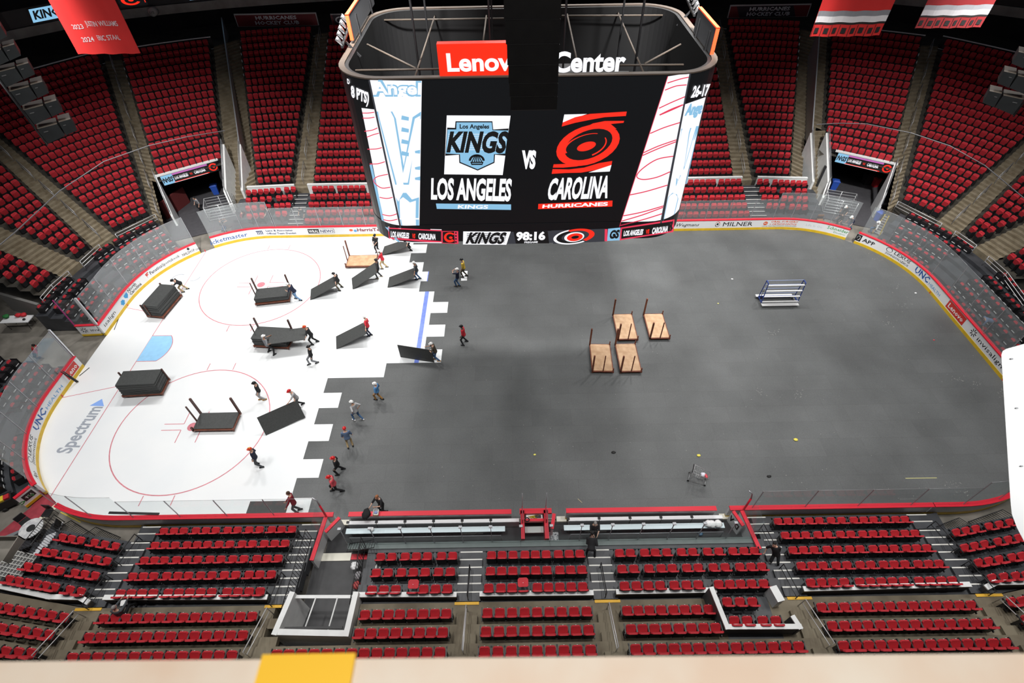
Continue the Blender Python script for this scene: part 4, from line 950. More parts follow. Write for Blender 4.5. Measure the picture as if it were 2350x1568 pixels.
# pale rails in front of the lowest corner rows
for i, pts in enumerate((((264, 537), (355, 492)), ((183, 600), (226, 561)), ((92, 683), (117, 654), (155, 622)), ((2062, 462), (2162, 513)), ((2194, 530), (2242, 563)), ((2270, 588), (2312, 625), (2360, 690)))):
    P = [at(u, v, z=2.35) for u, v in pts]; e = empty('front_railing', P[0]-Vector((0, 0, .9)), label='pale railing in front of the lowest corner row, %s' % ['left of the left tunnel', 'left of the corner stair', 'near the left opening', 'right of the right tunnel', 'in the right corner', 'at the right frame edge'][i], cat='railing')
    o = e.location.copy(); q = MB()
    for h in (0, -.25, -.5): q.tube([p-o+Vector((0, 0, h)) for p in P], .026, 6)
    q.build('rails', mat('pale_rail', (.62, .62, .62)), e)
    for p in P: q = MB(); q.tube([p-o, p-o-Vector((0, 0, .9))], .03, 6); q.build('post', M_STEEL, e)
# ================================================================ CENTRE SCOREBOARD
SBX, SHX, SHY, SR = -.4, 7.5, 4.55, 1.9
ZT, ZM, ZL = 19.4, 12.93, 11.98
def sb_hit(u, v, lift=0.0):
    p = at(u, v, y=-SHY-lift)
    if abs(p.x-SBX) <= SHX-SR: return p
    sg = 1 if p.x > SBX else -1; cx, cy = SBX+sg*(SHX-SR), -(SHY-SR); d = ray(u, v); o = CAM
    a = d.x**2+d.y**2; b = 2*(d.x*(o.x-cx)+d.y*(o.y-cy)); c = (o.x-cx)**2+(o.y-cy)**2-(SR+lift)**2; D = b*b-4*a*c
    t = (-b-math.sqrt(D))/2/a if D > 0 else -b/2/a
    return o+d*t
def sper(n=10, off=0.0):
    out = []
    for cx, cy, a0 in ((1, -1, -90), (1, 1, 0), (-1, 1, 90), (-1, -1, 180)):
        for i in range(n+1):
            a = math.radians(a0+90*i/n); out.append((SBX+cx*(SHX-SR)+(SR+off)*math.cos(a), cy*(SHY-SR)+(SR+off)*math.sin(a)))
    return out
SB = empty('scoreboard', (SBX, 0, 0), label='huge centre-hung scoreboard showing two team emblems and names', cat='scoreboard')
SBO = Vector((SBX, 0, 0))
def ringpart(name, off0, off1, z0, z1, m):
    q = MB(); A = sper(10, off0); Bq = sper(10, off1); n = len(A)
    vs = [(x-SBX, y, z) for z in (z0, z1) for x, y in A]+[(x-SBX, y, z) for z in (z0, z1) for x, y in Bq]; fs = []
    for i in range(n):
        j = (i+1) % n; fs += [(i, j, n+j, n+i), (3*n+i, 3*n+j, 2*n+j, 2*n+i), (n+i, n+j, 3*n+j, 3*n+i), (2*n+i, 2*n+j, j, i)]
    q.add(vs, fs); return q.build(name, m, SB)
M_SCR = mat('screen_black', (.007, .0075, .008), rough=.35, emit=lin(22, 24, 28), es=.35)
body = ringpart('screen_body', -.35, -.004, ZM, ZT, mat('frame_black', (.005, .005, .0055), rough=.6))
ringpart('screen_face', -.003, 0, ZM+.01, ZT-.01, M_SCR)
ringpart('top_rim', -.2, .03, ZT, ZT+.05, mat('brown_rim', (.09, .066, .05), rough=.6))
rib = ringpart('lower_ribbon', -.3, .02, ZL, ZM-.02, M_SCR)
q = MB(); q.prism([(x-SBX, y) for x, y in sper(8, -.36)], ZL+.05, ZL+.12); q.build('underside', M_BLACK, SB)
q = MB(); q.prism([(x-SBX, y) for x, y in sper(8, -.5)], ZM+.4, ZM+.5); q.build('inner_floor', M_BLACK, SB)
LEDM = ['white', 'black', 'red', 'blue', 'pink', 'grey', 'lightred', 'slate']; LI = {k: i for i, k in enumerate(LEDM)}
c2 = lambda x, y: (775+x*.34057, y*.34057); c3 = lambda x, y: (1550+x*.34057, y*.34057); c5 = lambda x, y: (775+x*.34057, 500+y*.34057)
def quad(cv, bl, br, tr, tl, lift):
    def fn(a, b):
        x = (bl[0]*(1-a)+br[0]*a)*(1-b)+(tl[0]*(1-a)+tr[0]*a)*b; y = (bl[1]*(1-a)+br[1]*a)*(1-b)+(tl[1]*(1-a)+tr[1]*a)*b
        return tuple(sb_hit(*cv(x, y), lift)-SBO)
    return fn
def pts(cv, P, lift): return [tuple(sb_hit(*cv(x, y), lift)-SBO) for x, y in P]
class Scr:
    def __init__(s, name, cv, parent): s.q = MB(); s.name = name; s.cv = cv; s.parent = parent
    def poly(s, P, m, lift=.01):
        # subdivide long edges so shapes hug the curved corners
        Q = []
        for (x0, y0), (x1, y1) in zip(P, P[1:]+P[:1]):
            n = max(1, int(math.hypot(x1-x0, y1-y0)/60)) if s.q is not None and len(P) < 7 else 1
            Q += [(x0+(x1-x0)*i/n, y0+(y1-y0)*i/n) for i in range(n)]
        shape(s.q, Q, lambda a, b: tuple(sb_hit(*s.cv(a, b), lift)-SBO), LI[m])
    def strip(s, L, Rr, m, lift=.01, n=10, k=6):
        """curved-safe fill between two polylines given by end points"""
        V = []
        for i in range(n+1):
            a = (L[0][0]+(L[1][0]-L[0][0])*i/n, L[0][1]+(L[1][1]-L[0][1])*i/n); b = (Rr[0][0]+(Rr[1][0]-Rr[0][0])*i/n, Rr[0][1]+(Rr[1][1]-Rr[0][1])*i/n)
            V += [tuple(sb_hit(*s.cv(a[0]+(b[0]-a[0])*j/k, a[1]+(b[1]-a[1])*j/k), lift)-SBO) for j in range(k+1)]
        w_ = k+1; s.q.add(V, [(i*w_+j, (i+1)*w_+j, (i+1)*w_+j+1, i*w_+j+1) for i in range(n) for j in range(k)], LI[m])
    def line(s, P, wd, m, lift=.02):
        L = [];R2 = []
        for i, (x, y) in enumerate(P):
            x0, y0 = P[max(0, i-1)]; x1, y1 = P[min(len(P)-1, i+1)]; l = math.hypot(x1-x0, y1-y0) or 1; nx, ny = -(y1-y0)/l*wd/2, (x1-x0)/l*wd/2
            L.append((x+nx, y+ny)); R2.append((x-nx, y-ny))
        V = pts(s.cv, L+R2, lift); n = len(P); s.q.add(V, [(i, i+1, n+i+1, n+i) for i in range(n-1)], LI[m])
    def text(s, t, bl, br, tr, tl, m, lift=.025, **k): text(s.q, t, 0, 0, 1, 1, quad(s.cv, bl, br, tr, tl, lift), LI[m], **k)
    def ell(s, cx, cy, rx, ry, rot, m, lift=.02, a0=0, a1=360): shape(s.q, ell(cx, cy, rx, ry, a0, a1, 28, rot), lambda a, b: tuple(sb_hit(*s.cv(a, b), lift)-SBO), LI[m])
    def cres(s, cx, cy, rx, ry, t0, t1, a0, a1, rot, m, lift=.02): crescent(s.q, cx, cy, rx, ry, t0, t1, a0, a1, lambda a, b: tuple(sb_hit(*s.cv(a, b), lift)-SBO), LI[m], rot, 30)
    def done(s): return s.q.build(s.name, [C_[k] for k in LEDM], s.parent)
def curve(P, n=8):
    out = []
    for i in range(len(P)-1):
        p0 = P[max(0, i-1)]; p1 = P[i]; p2 = P[i+1]; p3 = P[min(len(P)-1, i+2)]
        for j in range(n):
            t = j/n; out.append(tuple(.5*((2*p1[k])+(-p0[k]+p2[k])*t+(2*p0[k]-5*p1[k]+4*p2[k]-p3[k])*t*t+(-p0[k]+3*p1[k]-3*p2[k]+p3[k])*t**3) for k in (0, 1)))
    return out+[P[-1]]
# left emblem
s = Scr('left_emblem', c2, body)
s.poly([(735, 778), (1165, 780), (1112, 1180), (717, 1175)], 'white')
sh = [(800, 825), (1038, 825), (1043, 878), (1150, 880), (1128, 1035), (1053, 1040), (1050, 1092), (943, 1142), (826, 1092), (824, 1040), (728, 1035), (740, 873), (799, 873)]
ctr = (940, 980); s.poly([(ctr[0]+(x-ctr[0])*1.045, ctr[1]+(y-ctr[1])*1.05) for x, y in sh[:3]]+[(1152, 866), (1134, 1050)]+[(ctr[0]+(x-ctr[0])*1.06, ctr[1]+(y-ctr[1])*1.05) for x, y in sh[5:10]]+[(724, 1050), (738, 860), (790, 862)], 'black', .014)
s.poly(sh, 'blue', .018)
s.text('Los Angeles', (822, 866), (1020, 866), (1022, 838), (822, 838), 'black', bold=.03)
for k in range(9): s.line([(745-k, 905+k*13), (1143-k*2, 905+k*13)], 3, 'white', .02)
s.text('KINGS', (733, 1020), (1133, 1025), (1152, 893), (745, 893), 'black', .026, bold=.045, shear=.12)
s.cres(937, 1084, 54, 44, .3, .3, 180, 360, 0, 'black'); s.poly([(893, 1090), (983, 1090), (975, 1112), (901, 1112)], 'black', .022)
for x in (905, 922, 937, 953, 970): s.line([(937+(x-937)*.3, 1045), (x, 1090)], 7, 'black')
s.line([(905, 1101), (972, 1101)], 4, 'blue', .03)
s.text('LOS ANGELES', (628, 1338), (1165, 1350), (1175, 1212), (628, 1207), 'white', bold=.04, shear=.04)
s.poly([(668, 1408), (1168, 1415), (1168, 1378), (662, 1372)], 'blue'); s.text('KINGS', (808, 1405), (1012, 1407), (1016, 1384), (812, 1382), 'white', bold=.03)
s.text('VS', (1240, 1130), (1330, 1130), (1340, 1022), (1242, 1022), 'white', bold=.06)
s.done()
# right emblem
s = Scr('right_emblem', c2, body)
s.poly([(1527, 772), (1680, 768), (1516, 826)], 'white', .012); s.poly([(1845, 1112), (1833, 1156), (1690, 1163)], 'white', .012)
s.poly([(1510, 853), (1516, 826), (1600, 790), (1700, 768), (1948, 752), (1942, 782), (1800, 790), (1700, 808), (1600, 828)], 'red', .016)
s.poly([(1632, 876), (1720, 832), (1800, 816), (1930, 815), (1926, 828), (1840, 836), (1880, 870), (1830, 866), (1760, 850), (1690, 858)], 'red', .016)
s.poly([(1442, 1172), (1448, 1140), (1560, 1142), (1660, 1130), (1760, 1100), (1850, 1085), (1845, 1112), (1740, 1146), (1640, 1164), (1540, 1166)], 'red', .016)
s.poly([(1455, 1108), (1560, 1104), (1640, 1092), (1720, 1062), (1760, 1062), (1700, 1100), (1610, 1122), (1520, 1130), (1450, 1130)], 'red', .016)
s.ell(1687, 978, 222, 128, -19, 'red', .018); s.ell(1690, 974, 170, 92, -22, 'black', .022)
s.cres(1660, 978, 150, 66, .16, .05, 170, 320, -20, 'red', .024); s.cres(1690, 985, 130, 70, .05, .14, -10, 90, -22, 'red', .024)
s.ell(1676, 987, 66, 28, -17, 'red', .026)
s.text('CAROLINA', (1408, 1342), (1818, 1328), (1842, 1190), (1432, 1210), 'white', bold=.04, shear=.04)
s.poly([(1350, 1410), (1850, 1392), (1852, 1352), (1352, 1375)], 'red'); s.text('HURRICANES', (1378, 1402), (1820, 1386), (1822, 1363), (1382, 1381), 'white', bold=.04)
s.done()
# side strips
s = Scr('left_strip', c2, body)
s.strip([(217, 540), (430, 1538)], [(567, 545), (550, 1543)], 'white')
s.text('Angel', (236, 640), (560, 640), (563, 556), (224, 548), 'blue', .016, bold=.09); s.text('Angel', (236, 636), (560, 636), (563, 560), (224, 552), 'white', .02, bold=.03)
s.poly([(262, 752), (368, 752), (392, 800), (445, 1120), (505, 790), (562, 752), (560, 800), (535, 830), (480, 1245), (388, 1245)], 'blue', .014)
s.poly([(276, 768), (362, 768), (378, 800), (440, 1168), (520, 800), (556, 780), (556, 800), (472, 1232), (398, 1232)], 'white', .018)
for y in (800, 880, 960, 1040): s.poly([(432, y-22), (480, y-10), (478, y+14), (428, y+6)], 'blue', .022)
for y in (1010, 1120, 1190): s.poly([(556, y), (520, y+8), (522, y+22), (555, y+26)], 'blue', .022)
s.poly([(392, 1330), (408, 1360), (440, 1300), (462, 1300), (500, 1345), (548, 1330), (545, 1470), (415, 1470)], 'blue', .014); s.poly([(420, 1480), (548, 1480), (548, 1530), (430, 1530)], 'blue', .014)
for x in (430, 455, 480, 505): s.line([(x, 1370), (x+10, 1450)], 9, 'white', .02)
for x in (455, 500): s.poly([(x, 1492), (x+22, 1492), (x+20, 1512), (x, 1512)], 'white', .02)
s.done()
s = Scr('right_strip', c2, body)
s.strip([(2225, 515), (1898, 1530)], [(2372, 492), (2180, 1515)], 'white')
for P in ([(2222, 560), (2300, 535), (2365, 520)], [(2205, 608), (2280, 580), (2352, 572)], [(2165, 730), (2250, 690), (2345, 650)], [(2168, 775), (2250, 735), (2330, 705), (2250, 742), (2170, 776)], [(2105, 900), (2200, 860), (2310, 825)],
          [(2060, 1030), (2160, 985), (2285, 942)], [(2055, 1048), (2160, 1002), (2282, 955)], [(2262, 1053), (2150, 1075), (2050, 1140), (2015, 1190), (2060, 1210), (2150, 1195), (2240, 1158)], [(1965, 1315), (2080, 1290), (2222, 1248)],
          [(1925, 1455), (2050, 1430), (2195, 1388)], [(1915, 1490), (2050, 1450), (2192, 1398)], [(1905, 1520), (2060, 1480), (2188, 1440)]): s.line(curve(P, 5), 7, 'lightred')
s.line([(2225, 515), (1898, 1530)], 4, 'lightred'); s.done()
s = Scr('left_corner_panel', c2, body)
s.strip([(160, 728), (318, 1530)], [(246, 738), (418, 1536)], 'white', n=14)
for P in ([(166, 762), (205, 762), (246, 757)], [(168, 796), (210, 796), (248, 790)], [(180, 885), (230, 878), (268, 862)], [(196, 925), (240, 908), (278, 898)], [(200, 1006), (260, 1004), (298, 995)], [(215, 1105), (270, 1104), (318, 1090)],
          [(338, 1175), (270, 1190), (242, 1215), (260, 1245), (300, 1268), (355, 1262)], [(282, 1330), (330, 1338), (370, 1330)], [(300, 1445), (350, 1455), (398, 1442)], [(306, 1480), (350, 1488), (402, 1478)]): s.line(curve(P, 4), 6, 'lightred')
s.line([(222, 1110), (312, 1520)], 16, 'blue', .014)
s.text('8 PTS)', (92, 650), (208, 698), (214, 632), (86, 578), 'white', bold=.05); s.text('D', (64, 560), (80, 570), (80, 540), (62, 530), 'white', bold=.05)
s.line([(210, 540), (424, 1538)], 9, 'slate', .03); s.done()
s = Scr('right_corner_panel', c3, body)
s.line([(100, 495), (-98, 1505)], 11, 'slate', .03)
s.text('26-17', (104, 655), (222, 640), (236, 570), (124, 584), 'white', bold=.05)
s.strip([(66, 703), (-84, 1500)], [(204, 655), (8, 1480)], 'white', n=14)
s.text('Ange', (62, 775), (176, 760), (195, 690), (82, 708), 'blue', .018, bold=.07)
s.poly([(40, 868), (108, 862), (96, 900), (60, 1130), (140, 850), (158, 850), (75, 1240), (2, 1255)], 'blue', .016); s.poly([(48, 882), (88, 878), (48, 1190), (138, 880), (66, 1225), (12, 1240)], 'white', .02)
s.poly([(-50, 1330), (-20, 1300), (10, 1310), (20, 1340), (-14, 1480), (-82, 1490)], 'blue', .016); s.done()
# ribbon contents
s = Scr('ribbon_graphics', c5, rib)
def fr_(P, m, l): s.poly(P, m, l)
s.strip([(318, 60), (400, 160)], [(345, 70), (420, 165)], 'blue', .03, n=3, k=3)
s.strip([(338, 66), (346, 142)], [(702, 84), (702, 172)], 'lightred', .028, n=2, k=14); s.strip([(345, 74), (350, 132)], [(697, 91), (697, 158)], 'black', .034, n=2, k=14)
s.line([(352, 140), (420, 158), (500, 166), (700, 168)], 5, 'white', .036); s.line([(338, 62), (420, 72), (700, 80)], 4, 'white', .03)
s.text('LOS ANGELES', (358, 128), (480, 138), (482, 104), (358, 92), 'white', .04, bold=.05); s.text('VS', (500, 136), (522, 137), (524, 110), (502, 108), 'red', .04, bold=.05)
s.text('CAROLINA', (544, 142), (660, 146), (664, 112), (544, 106), 'white', .04, bold=.05)
s.poly([(704, 90), (812, 90), (814, 176), (704, 172)], 'lightred', .028); s.poly([(708, 95), (784, 92), (790, 172), (708, 168)], 'black', .032); s.cres(756, 132, 40, 34, .5, .3, 40, 320, 0, 'red', .036); s.ell(762, 134, 12, 8, 0, 'red', .038)
for y in (97, 117, 137, 157): s.poly([(791, y), (801, y), (802, y+11), (792, y+11)], 'black', .036)
s.poly([(846, 92), (1166, 93), (1136, 182), (844, 180)], 'white', .028)
for k in range(6): s.line([(870, 108+k*11), (1140-k*3, 108+k*11)], 4, 'slate', .031)
s.text('KINGS', (862, 170), (1118, 172), (1140, 102), (884, 102), 'black', .04, bold=.045, shear=.12)
s.poly([(1168, 95), (1440, 88), (1452, 168), (1142, 176)], 'slate', .028); s.poly([(1185, 94), (1415, 90), (1425, 172), (1200, 174)], 'black', .03)
s.text('98:16', (1202, 150), (1398, 146), (1400, 97), (1204, 99), 'white', .04, bold=.05); s.text('PREGAME', (1258, 171), (1348, 169), (1349, 158), (1258, 160), 'white', .04, bold=.03)
s.poly([(1440, 86), (1800, 74), (1800, 160), (1452, 176)], 'slate', .028)
s.cres(1590, 127, 138, 50, .28, .28, 60, 260, -8, 'white', .032); s.cres(1590, 127, 118, 42, .3, .3, 60, 260, -8, 'black', .034); s.cres(1602, 124, 130, 48, .26, .3, -110, 60, -8, 'red', .034)
s.ell(1594, 130, 68, 32, -8, 'white', .036); s.ell(1598, 131, 54, 26, -8, 'red', .038); s.ell(1600, 131, 26, 10, -8, 'black', .04)
s.poly([(1800, 76), (1818, 76), (1816, 158), (1798, 158)], 'lightred', .03); s.strip([(1822, 74), (1815, 156)], [(1905, 66), (1900, 152)], 'blue', .03, n=2, k=3)
s.text('GS', (1830, 138), (1895, 134), (1902, 84), (1838, 88), 'black', .04, bold=.06, shear=.15)
s.strip([(1908, 66), (1900, 152)], [(2270, 10), (2262, 96)], 'lightred', .028, n=2, k=16); s.strip([(1916, 74), (1910, 142)], [(2256, 24), (2250, 88)], 'black', .034, n=2, k=16)
s.text('LOS ANGELES', (1925, 122), (2055, 112), (2062, 78), (1930, 90), 'white', .04, bold=.05); s.text('VS', (2074, 108), (2098, 105), (2102, 78), (2078, 82), 'red', .04, bold=.05)
s.text('CAROLINA', (2116, 108), (2222, 92), (2232, 56), (2122, 70), 'white', .04, bold=.05); s.done()
# name sign standing on the front rim
NS = empty('arena_name_sign', (SBX, -4.2, ZT+.06), label='red and white illuminated arena name sign standing on the scoreboard', cat='sign'); NO = NS.location.copy()
YN = -4.45
def npt(x, y, lift=0): return at(*c2(x, y), y=YN-lift)-NO
A, Bq, Cq, Dq = npt(690, 537), npt(1300, 540), npt(1285, 290), npt(665, 295)
z0 = A.z; z1 = (Cq.z+Dq.z)/2; x0 = (A.x+Dq.x)/2; x1 = (Bq.x+Cq.x)/2; yb = YN-NO.y
q = MB(); q.box(x0, x1, yb, yb+.3, z0, z1); q.build('red_panel', mat('sign_red_lit', (.5, .02, .01), rough=.5, emit=lin(232, 38, 8), es=.95), NS)
zz0 = at(*c2(740, 478), y=YN).z-NO.z; zz1 = at(*c2(735, 362), y=YN).z-NO.z; xa = npt(735, 420).x; xb = npt(1262, 420).x
q = MB(); text(q, 'Lenovo', xa, zz0, xb-xa, zz1-zz0, lambda a, b: (a, yb-.02, b), 0, bold=.03, res=6); q.build('brand_lettering', C_['white'], NS)
xa = npt(1455, 420).x; xb = npt(1940, 420).x; zz0 = at(*c2(1700, 478), y=YN).z-NO.z
q = MB(); text(q, 'Center', xa, zz0, xb-xa, zz1-zz0-.02, lambda a, b: (a, yb-.02, b), 0, bold=.035, res=6)
q.build('centre_lettering', C_['white'], NS)
q = MB(); q.box(x1, xb+.2, yb+.12, yb+.2, z0+.0, z0+.12); q.build('letter_rail', M_DARK, NS)
# side sign panels
for sg, nm in ((-1, 'left'), (1, 'right')):
    x = SBX+sg*7.35; r = empty('side_sign', (x, 0, ZT+.3), label='sign panel with orange edge standing on the %s side of the scoreboard' % nm, cat='sign')
    r.location = (-7.78, 2.0, 19.6) if sg < 0 else (6.95, -1.3, 19.45); r.scale = (.45, .97 if sg < 0 else .5, .68)
    q = MB(); q.box(-.14, .14, -2.7, 2.7, 0, 1.35); q.build('panel_back', mat('panel_grey', (.13, .135, .145), rough=.6), r)
    q = MB(); M_OR = mat('orange_edge', (.75, .10, .03), rough=.5, emit=lin(255, 80, 40), es=.7); q.box(-.16, .16, -2.78, -2.70, -.02, 1.4); q.box(-.16, .16, -2.78, 2.75, 1.352, 1.42); q.build('edge_trim', M_OR, r)
    q = MB(); q.bar((-sg*.3, -1.6, -.6), (-sg*.18, -1.6, 1.0), .12); q.bar((-sg*.3, 1.6, -.6), (-sg*.18, 1.6, 1.0), .12); q.build('strut', M_DARK, r)
# trusses inside
TR = [((660, 90), (520, 520)), ((1005, 80), (980, 285)), ((1540, 65), (1635, 515)), ((1880, 65), (2065, 500)), ((310, 135), (1120, 125)), ((120, 475), (700, 465)), ((1900, 440), (2330, 437)), ((1510, 107), (2190, 103)), ((200, 300), (525, 460)), ((2070, 430), (2310, 300)), ((1500, 500), (1640, 520))]
for a, b in TR:
    q = MB(); q.tube([at(*c2(*a), z=ZT-.25)-SBO, at(*c2(*b), z=ZT-.25)-SBO], .042, 6); q.build('truss_tube', mat('brown_steel', (.085, .065, .05), rough=.6), SB)
for x in (-4.5, -1.5, 1.5, 4.5):
    for y in (-2, 2): q = MB(); q.tube([Vector((x, y, ZM+.5)), Vector((x, y, 27))], .05, 6); q.build('suspension_rod', M_DARK, SB)
q = MB(); q.box(-2.2, 2.2, -1.4, 1.4, ZM+.6, ZT-1.6); q.build('core_frame', M_TUN, SB)
for (u, v), n_, nm in (((793, 95), 5, 'left'), ((1585, 25), 6, 'right')):
    p = at(u, v, z=ZT+.3); r = empty('light_cluster', p, label='cluster of small chrome spotlights on the %s shoulder of the scoreboard' % nm, cat='light')
    q = MB(); q.bar((0, -.7, 0), (0, 1.0, .25), .09); q.bar((0, 0, 0), (.5 if nm == 'left' else -.5, 0, -.6), .07); q.build('bracket', M_DARK, r)
    for i in range(n_):
        q = MB(); y = -.6+1.5*i/(n_-1); q.tube([Vector((0, y, .05+.1*i)), Vector((-.12 if nm == 'left' else .12, y, .24+.1*i)), Vector((-.2 if nm == 'left' else .2, y, .3+.1*i))], [.05, .09, .1], 8); q.build('spotlight', mat('chrome', (.7, .7, .72), rough=.25, metal=.9), r)
# ---------------------------------------------------------------- hanging speakers
SP = empty('speaker_stack', (-.65, -12.6, 21.7), label='black stack of flown subwoofer cabinets hanging in front of the scoreboard', cat='speaker'); so = SP.location.copy()
vv = [253, 222, 192, 150, 102, 45, -18, -90]
for a, b in zip(vv, vv[1:]):
    z0 = at(1225, a, y=-13).z; z1 = at(1225, b, y=-13).z; k = (at(1225, a, y=-13).z-21.74)/2.26
    xl, xr = -1.14-.13*k, -.06-.02*k
    q = MB(); q.box(xl-so.x, xr-so.x, -13-so.y, -12.2-so.y, z0+.012-so.z, z1-.012-so.z); q.box(xl+.02-so.x, xr-.02-so.x, -12.98-so.y, -12.25-so.y, z0-.013-so.z, z0+.013-so.z, 1); q.build('speaker_cabinet', [mat('speaker_black', (.04, .037, .034), rough=.7, var=.1), mat('seam_grey', (.25, .23, .21), rough=.6)], SP)
q = MB(); q.box(-1.2-so.x, -.0-so.x, -12.6-so.y, -12.5-so.y, 24.9-so.z, 30-so.z); q.build('hanging_frame', M_DARK, SP)
def atp(u, v, P, n): d = ray(u, v); t = (P-CAM).dot(n)/d.dot(n); return CAM+d*t
cA = lambda x, y: (x*.17028, 100+y*.17028)
def cluster(mir, label):
    P0 = Vector((-18.6, -4.4, 19)); t = Vector((.82, .57, 0)); n = Vector((t.y, -t.x, 0))
    r = empty('line_array', (P0.x*mir, P0.y, P0.z), label=label, cat='speaker'); o = P0
    fl_ = lambda p: Vector(((p.x-o.x)*mir, p.y-o.y, p.z-o.z))
    mg = mat('speaker_grey', (.020, .023, .024), rough=.55, var=.12); mt = mat('speaker_top_lit', (.12, .10, .08), rough=.6)  # cabinet tops coloured lighter tan to stand for light falling on them
    for i in range(6):
        dx, dy = -189*i, -252*i
        for Q in ([(500, 1155), (770, 1085), (880, 1240), (630, 1360)], [(790, 1062), (950, 1018), (1040, 1170), (890, 1240)]):
            F = [atp(*cA(x+dx, y+dy), P0, n) for x, y in Q]; q = MB(); up = Vector((0, 0, 0)); Bk = [f-n*.75 for f in F]
            q.add([fl_(p) for p in F+Bk], [(0, 1, 2, 3), (4, 7, 6, 5), (0, 4, 5, 1), (1, 5, 6, 2), (2, 6, 7, 3), (3, 7, 4, 0)], 0); q.m[2] = 1
            c = F[0]*.6+F[2]*.4; e1 = (F[1]-F[0])*.22; e2 = (F[3]-F[0])*.02
            q.add([fl_(p+n*.01) for p in (F[0]*.7+F[2]*.3-e1*.5, F[0]*.7+F[2]*.3+e1*.5, F[0]*.7+F[2]*.3+e1*.5+e2*3, F[0]*.7+F[2]*.3-e1*.5+e2*3)], [(0, 1, 2, 3)], 2)
            q.build('speaker_cabinet', [mg, mt, mat('handle_grey', (.12, .12, .12), rough=.5)], r)
    for (x0, y0), (x1, y1) in (((480, 1135), (-300, 90)), ((640, 1370), (-100, 380))):
        q = MB(); q.tube([fl_(atp(*cA(x0, y0), P0, n)+n*.03), fl_(atp(*cA(x1, y1), P0, n)+n*.03)], .03, 6); q.build('rigging_bar', M_DARK, r)
    return r
cluster(1, 'grey line array of speakers hanging at the upper left')
cl2 = cluster(-1, 'grey line array of speakers hanging at the upper right'); cl2.location.x = 17.9; cl2.location.y = -4.0; cl2.location.z = 19.3
# thin curved pipes hanging in front of the corner stands
for nm, P in (('left', ((0, 562), (37, 531), (136, 439), (238, 371), (340, 335), (430, 314), (516, 300))), ('right', ((1874, 286), (1930, 283), (1990, 285), (2090, 305), (2180, 335), (2260, 380), (2350, 455)))):
    PP = [at(u, v, z=14) for u, v in P]; o = PP[0].copy(); q = MB(); q.tube([p-o for p in PP], .022, 6); e = q.build('curtain_pipe', mat('pipe_grey', (.12, .12, .13), rough=.6), label='thin curved pipe hanging in front of the %s corner stand' % nm, cat='pipe'); e.location = o
# ---------------------------------------------------------------- banners
def banner(name, y, xl, xr, zb, ht, label, items, col, wave=.05, bands=()):
    r = empty(name, (xl, y, zb), label=label, cat='banner'); W_ = xr-xl; q = MB(); nx, nz = 24, 14
    def sy_(a, b): return wave*math.sin(a*7+b*.6)*(.4+.6*(1-b/ht))+.03*math.sin(a*2+1)
    for sd in (-.008, .008):
        vs = [(W_*i/nx, sy_(W_*i/nx, ht*j/nz)+sd, ht*j/nz) for j in range(nz+1) for i in range(nx+1)]
        q.add(vs, [(j*(nx+1)+i, j*(nx+1)+i+1, (j+1)*(nx+1)+i+1, (j+1)*(nx+1)+i) for j in range(nz) for i in range(nx)], 0, True)
    q.build('cloth', col, r)
    fn = lambda a, b: (a, sy_(a, b)-.02, b)
    for (z0, z1, m, nm2) in bands:
        b2 = MB(); b2.add([fn(W_*i/nx, z) for z in (z0, z1) for i in range(nx+1)], [(i, i+1, nx+2+i, nx+1+i) for i in range(nx)]); b2.build(nm2, m, r)
    if items:
        b3 = MB()
        for t, x, z, wd, h in items: text(b3, t, x, z, wd, h, fn, 0, bold=.012, res=4)
        b3.build('lettering', mat('banner_letters', (.62, .50, .52), rough=.7), r)
    return r, fn, W_
BR = mat('banner_red', (.58, .02, .018), rough=.8, var=.05, scale=1)
banner('red_banner', 0, -20.15, -17.4, 19.02, 5.2, 'long red name banner hanging at the upper left', [('2023', .42, 1.0, .46, .17), ('JUSTIN WILLIAMS', 1.02, 1.1, 1.42, .19), ('2024', .55, .50, .48, .18), ('ERIC STAAL', 1.25, .56, .98, .19)], BR)
for y, xl, xr, zb, ht, lab, mm in ((0, 12.04, 15.08, 19.2, 4.5, 'bright red banner with square-patterned hem hanging at the upper right', BR), (3.2, 18.7, 21.9, 18.5, 4.5, 'darker red banner with square-patterned hem near the right edge', mat('banner_red_shaded', (.22, .012, .015), rough=.8))):  # second banner's red and white are darkened in colour to stand for shade
    WB = mat('banner_white', (.75, .73, .74), rough=.8) if y == 0 else mat('banner_white_shaded', (.42, .40, .42), rough=.8); KB = mat('banner_black', (.015, .012, .012), rough=.8)
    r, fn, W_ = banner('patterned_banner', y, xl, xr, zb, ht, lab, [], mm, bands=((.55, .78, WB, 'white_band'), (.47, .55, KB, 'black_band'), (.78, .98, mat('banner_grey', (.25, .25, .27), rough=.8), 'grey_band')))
    q = MB()
    for i in range(8):
        x = W_*(i+.5)/8; q.add([fn(x+a, .23+b)[0:1]+(fn(x+a, .23+b)[1]-.01,)+(.23+b,) for a, b in ((-.09, -.11), (.09, -.11), (.09, .11), (-.09, .11))], [(0, 1, 2, 3)])
        q.add([fn(W_*i/8+a, b)[0:1]+(fn(W_*i/8+a, b)[1]-.01,)+(b,) for a, b in ((0, 0), (.02, 0), (.02, .45), (0, .45))], [(0, 1, 2, 3)])
    q.build('hem_pattern', KB, r)
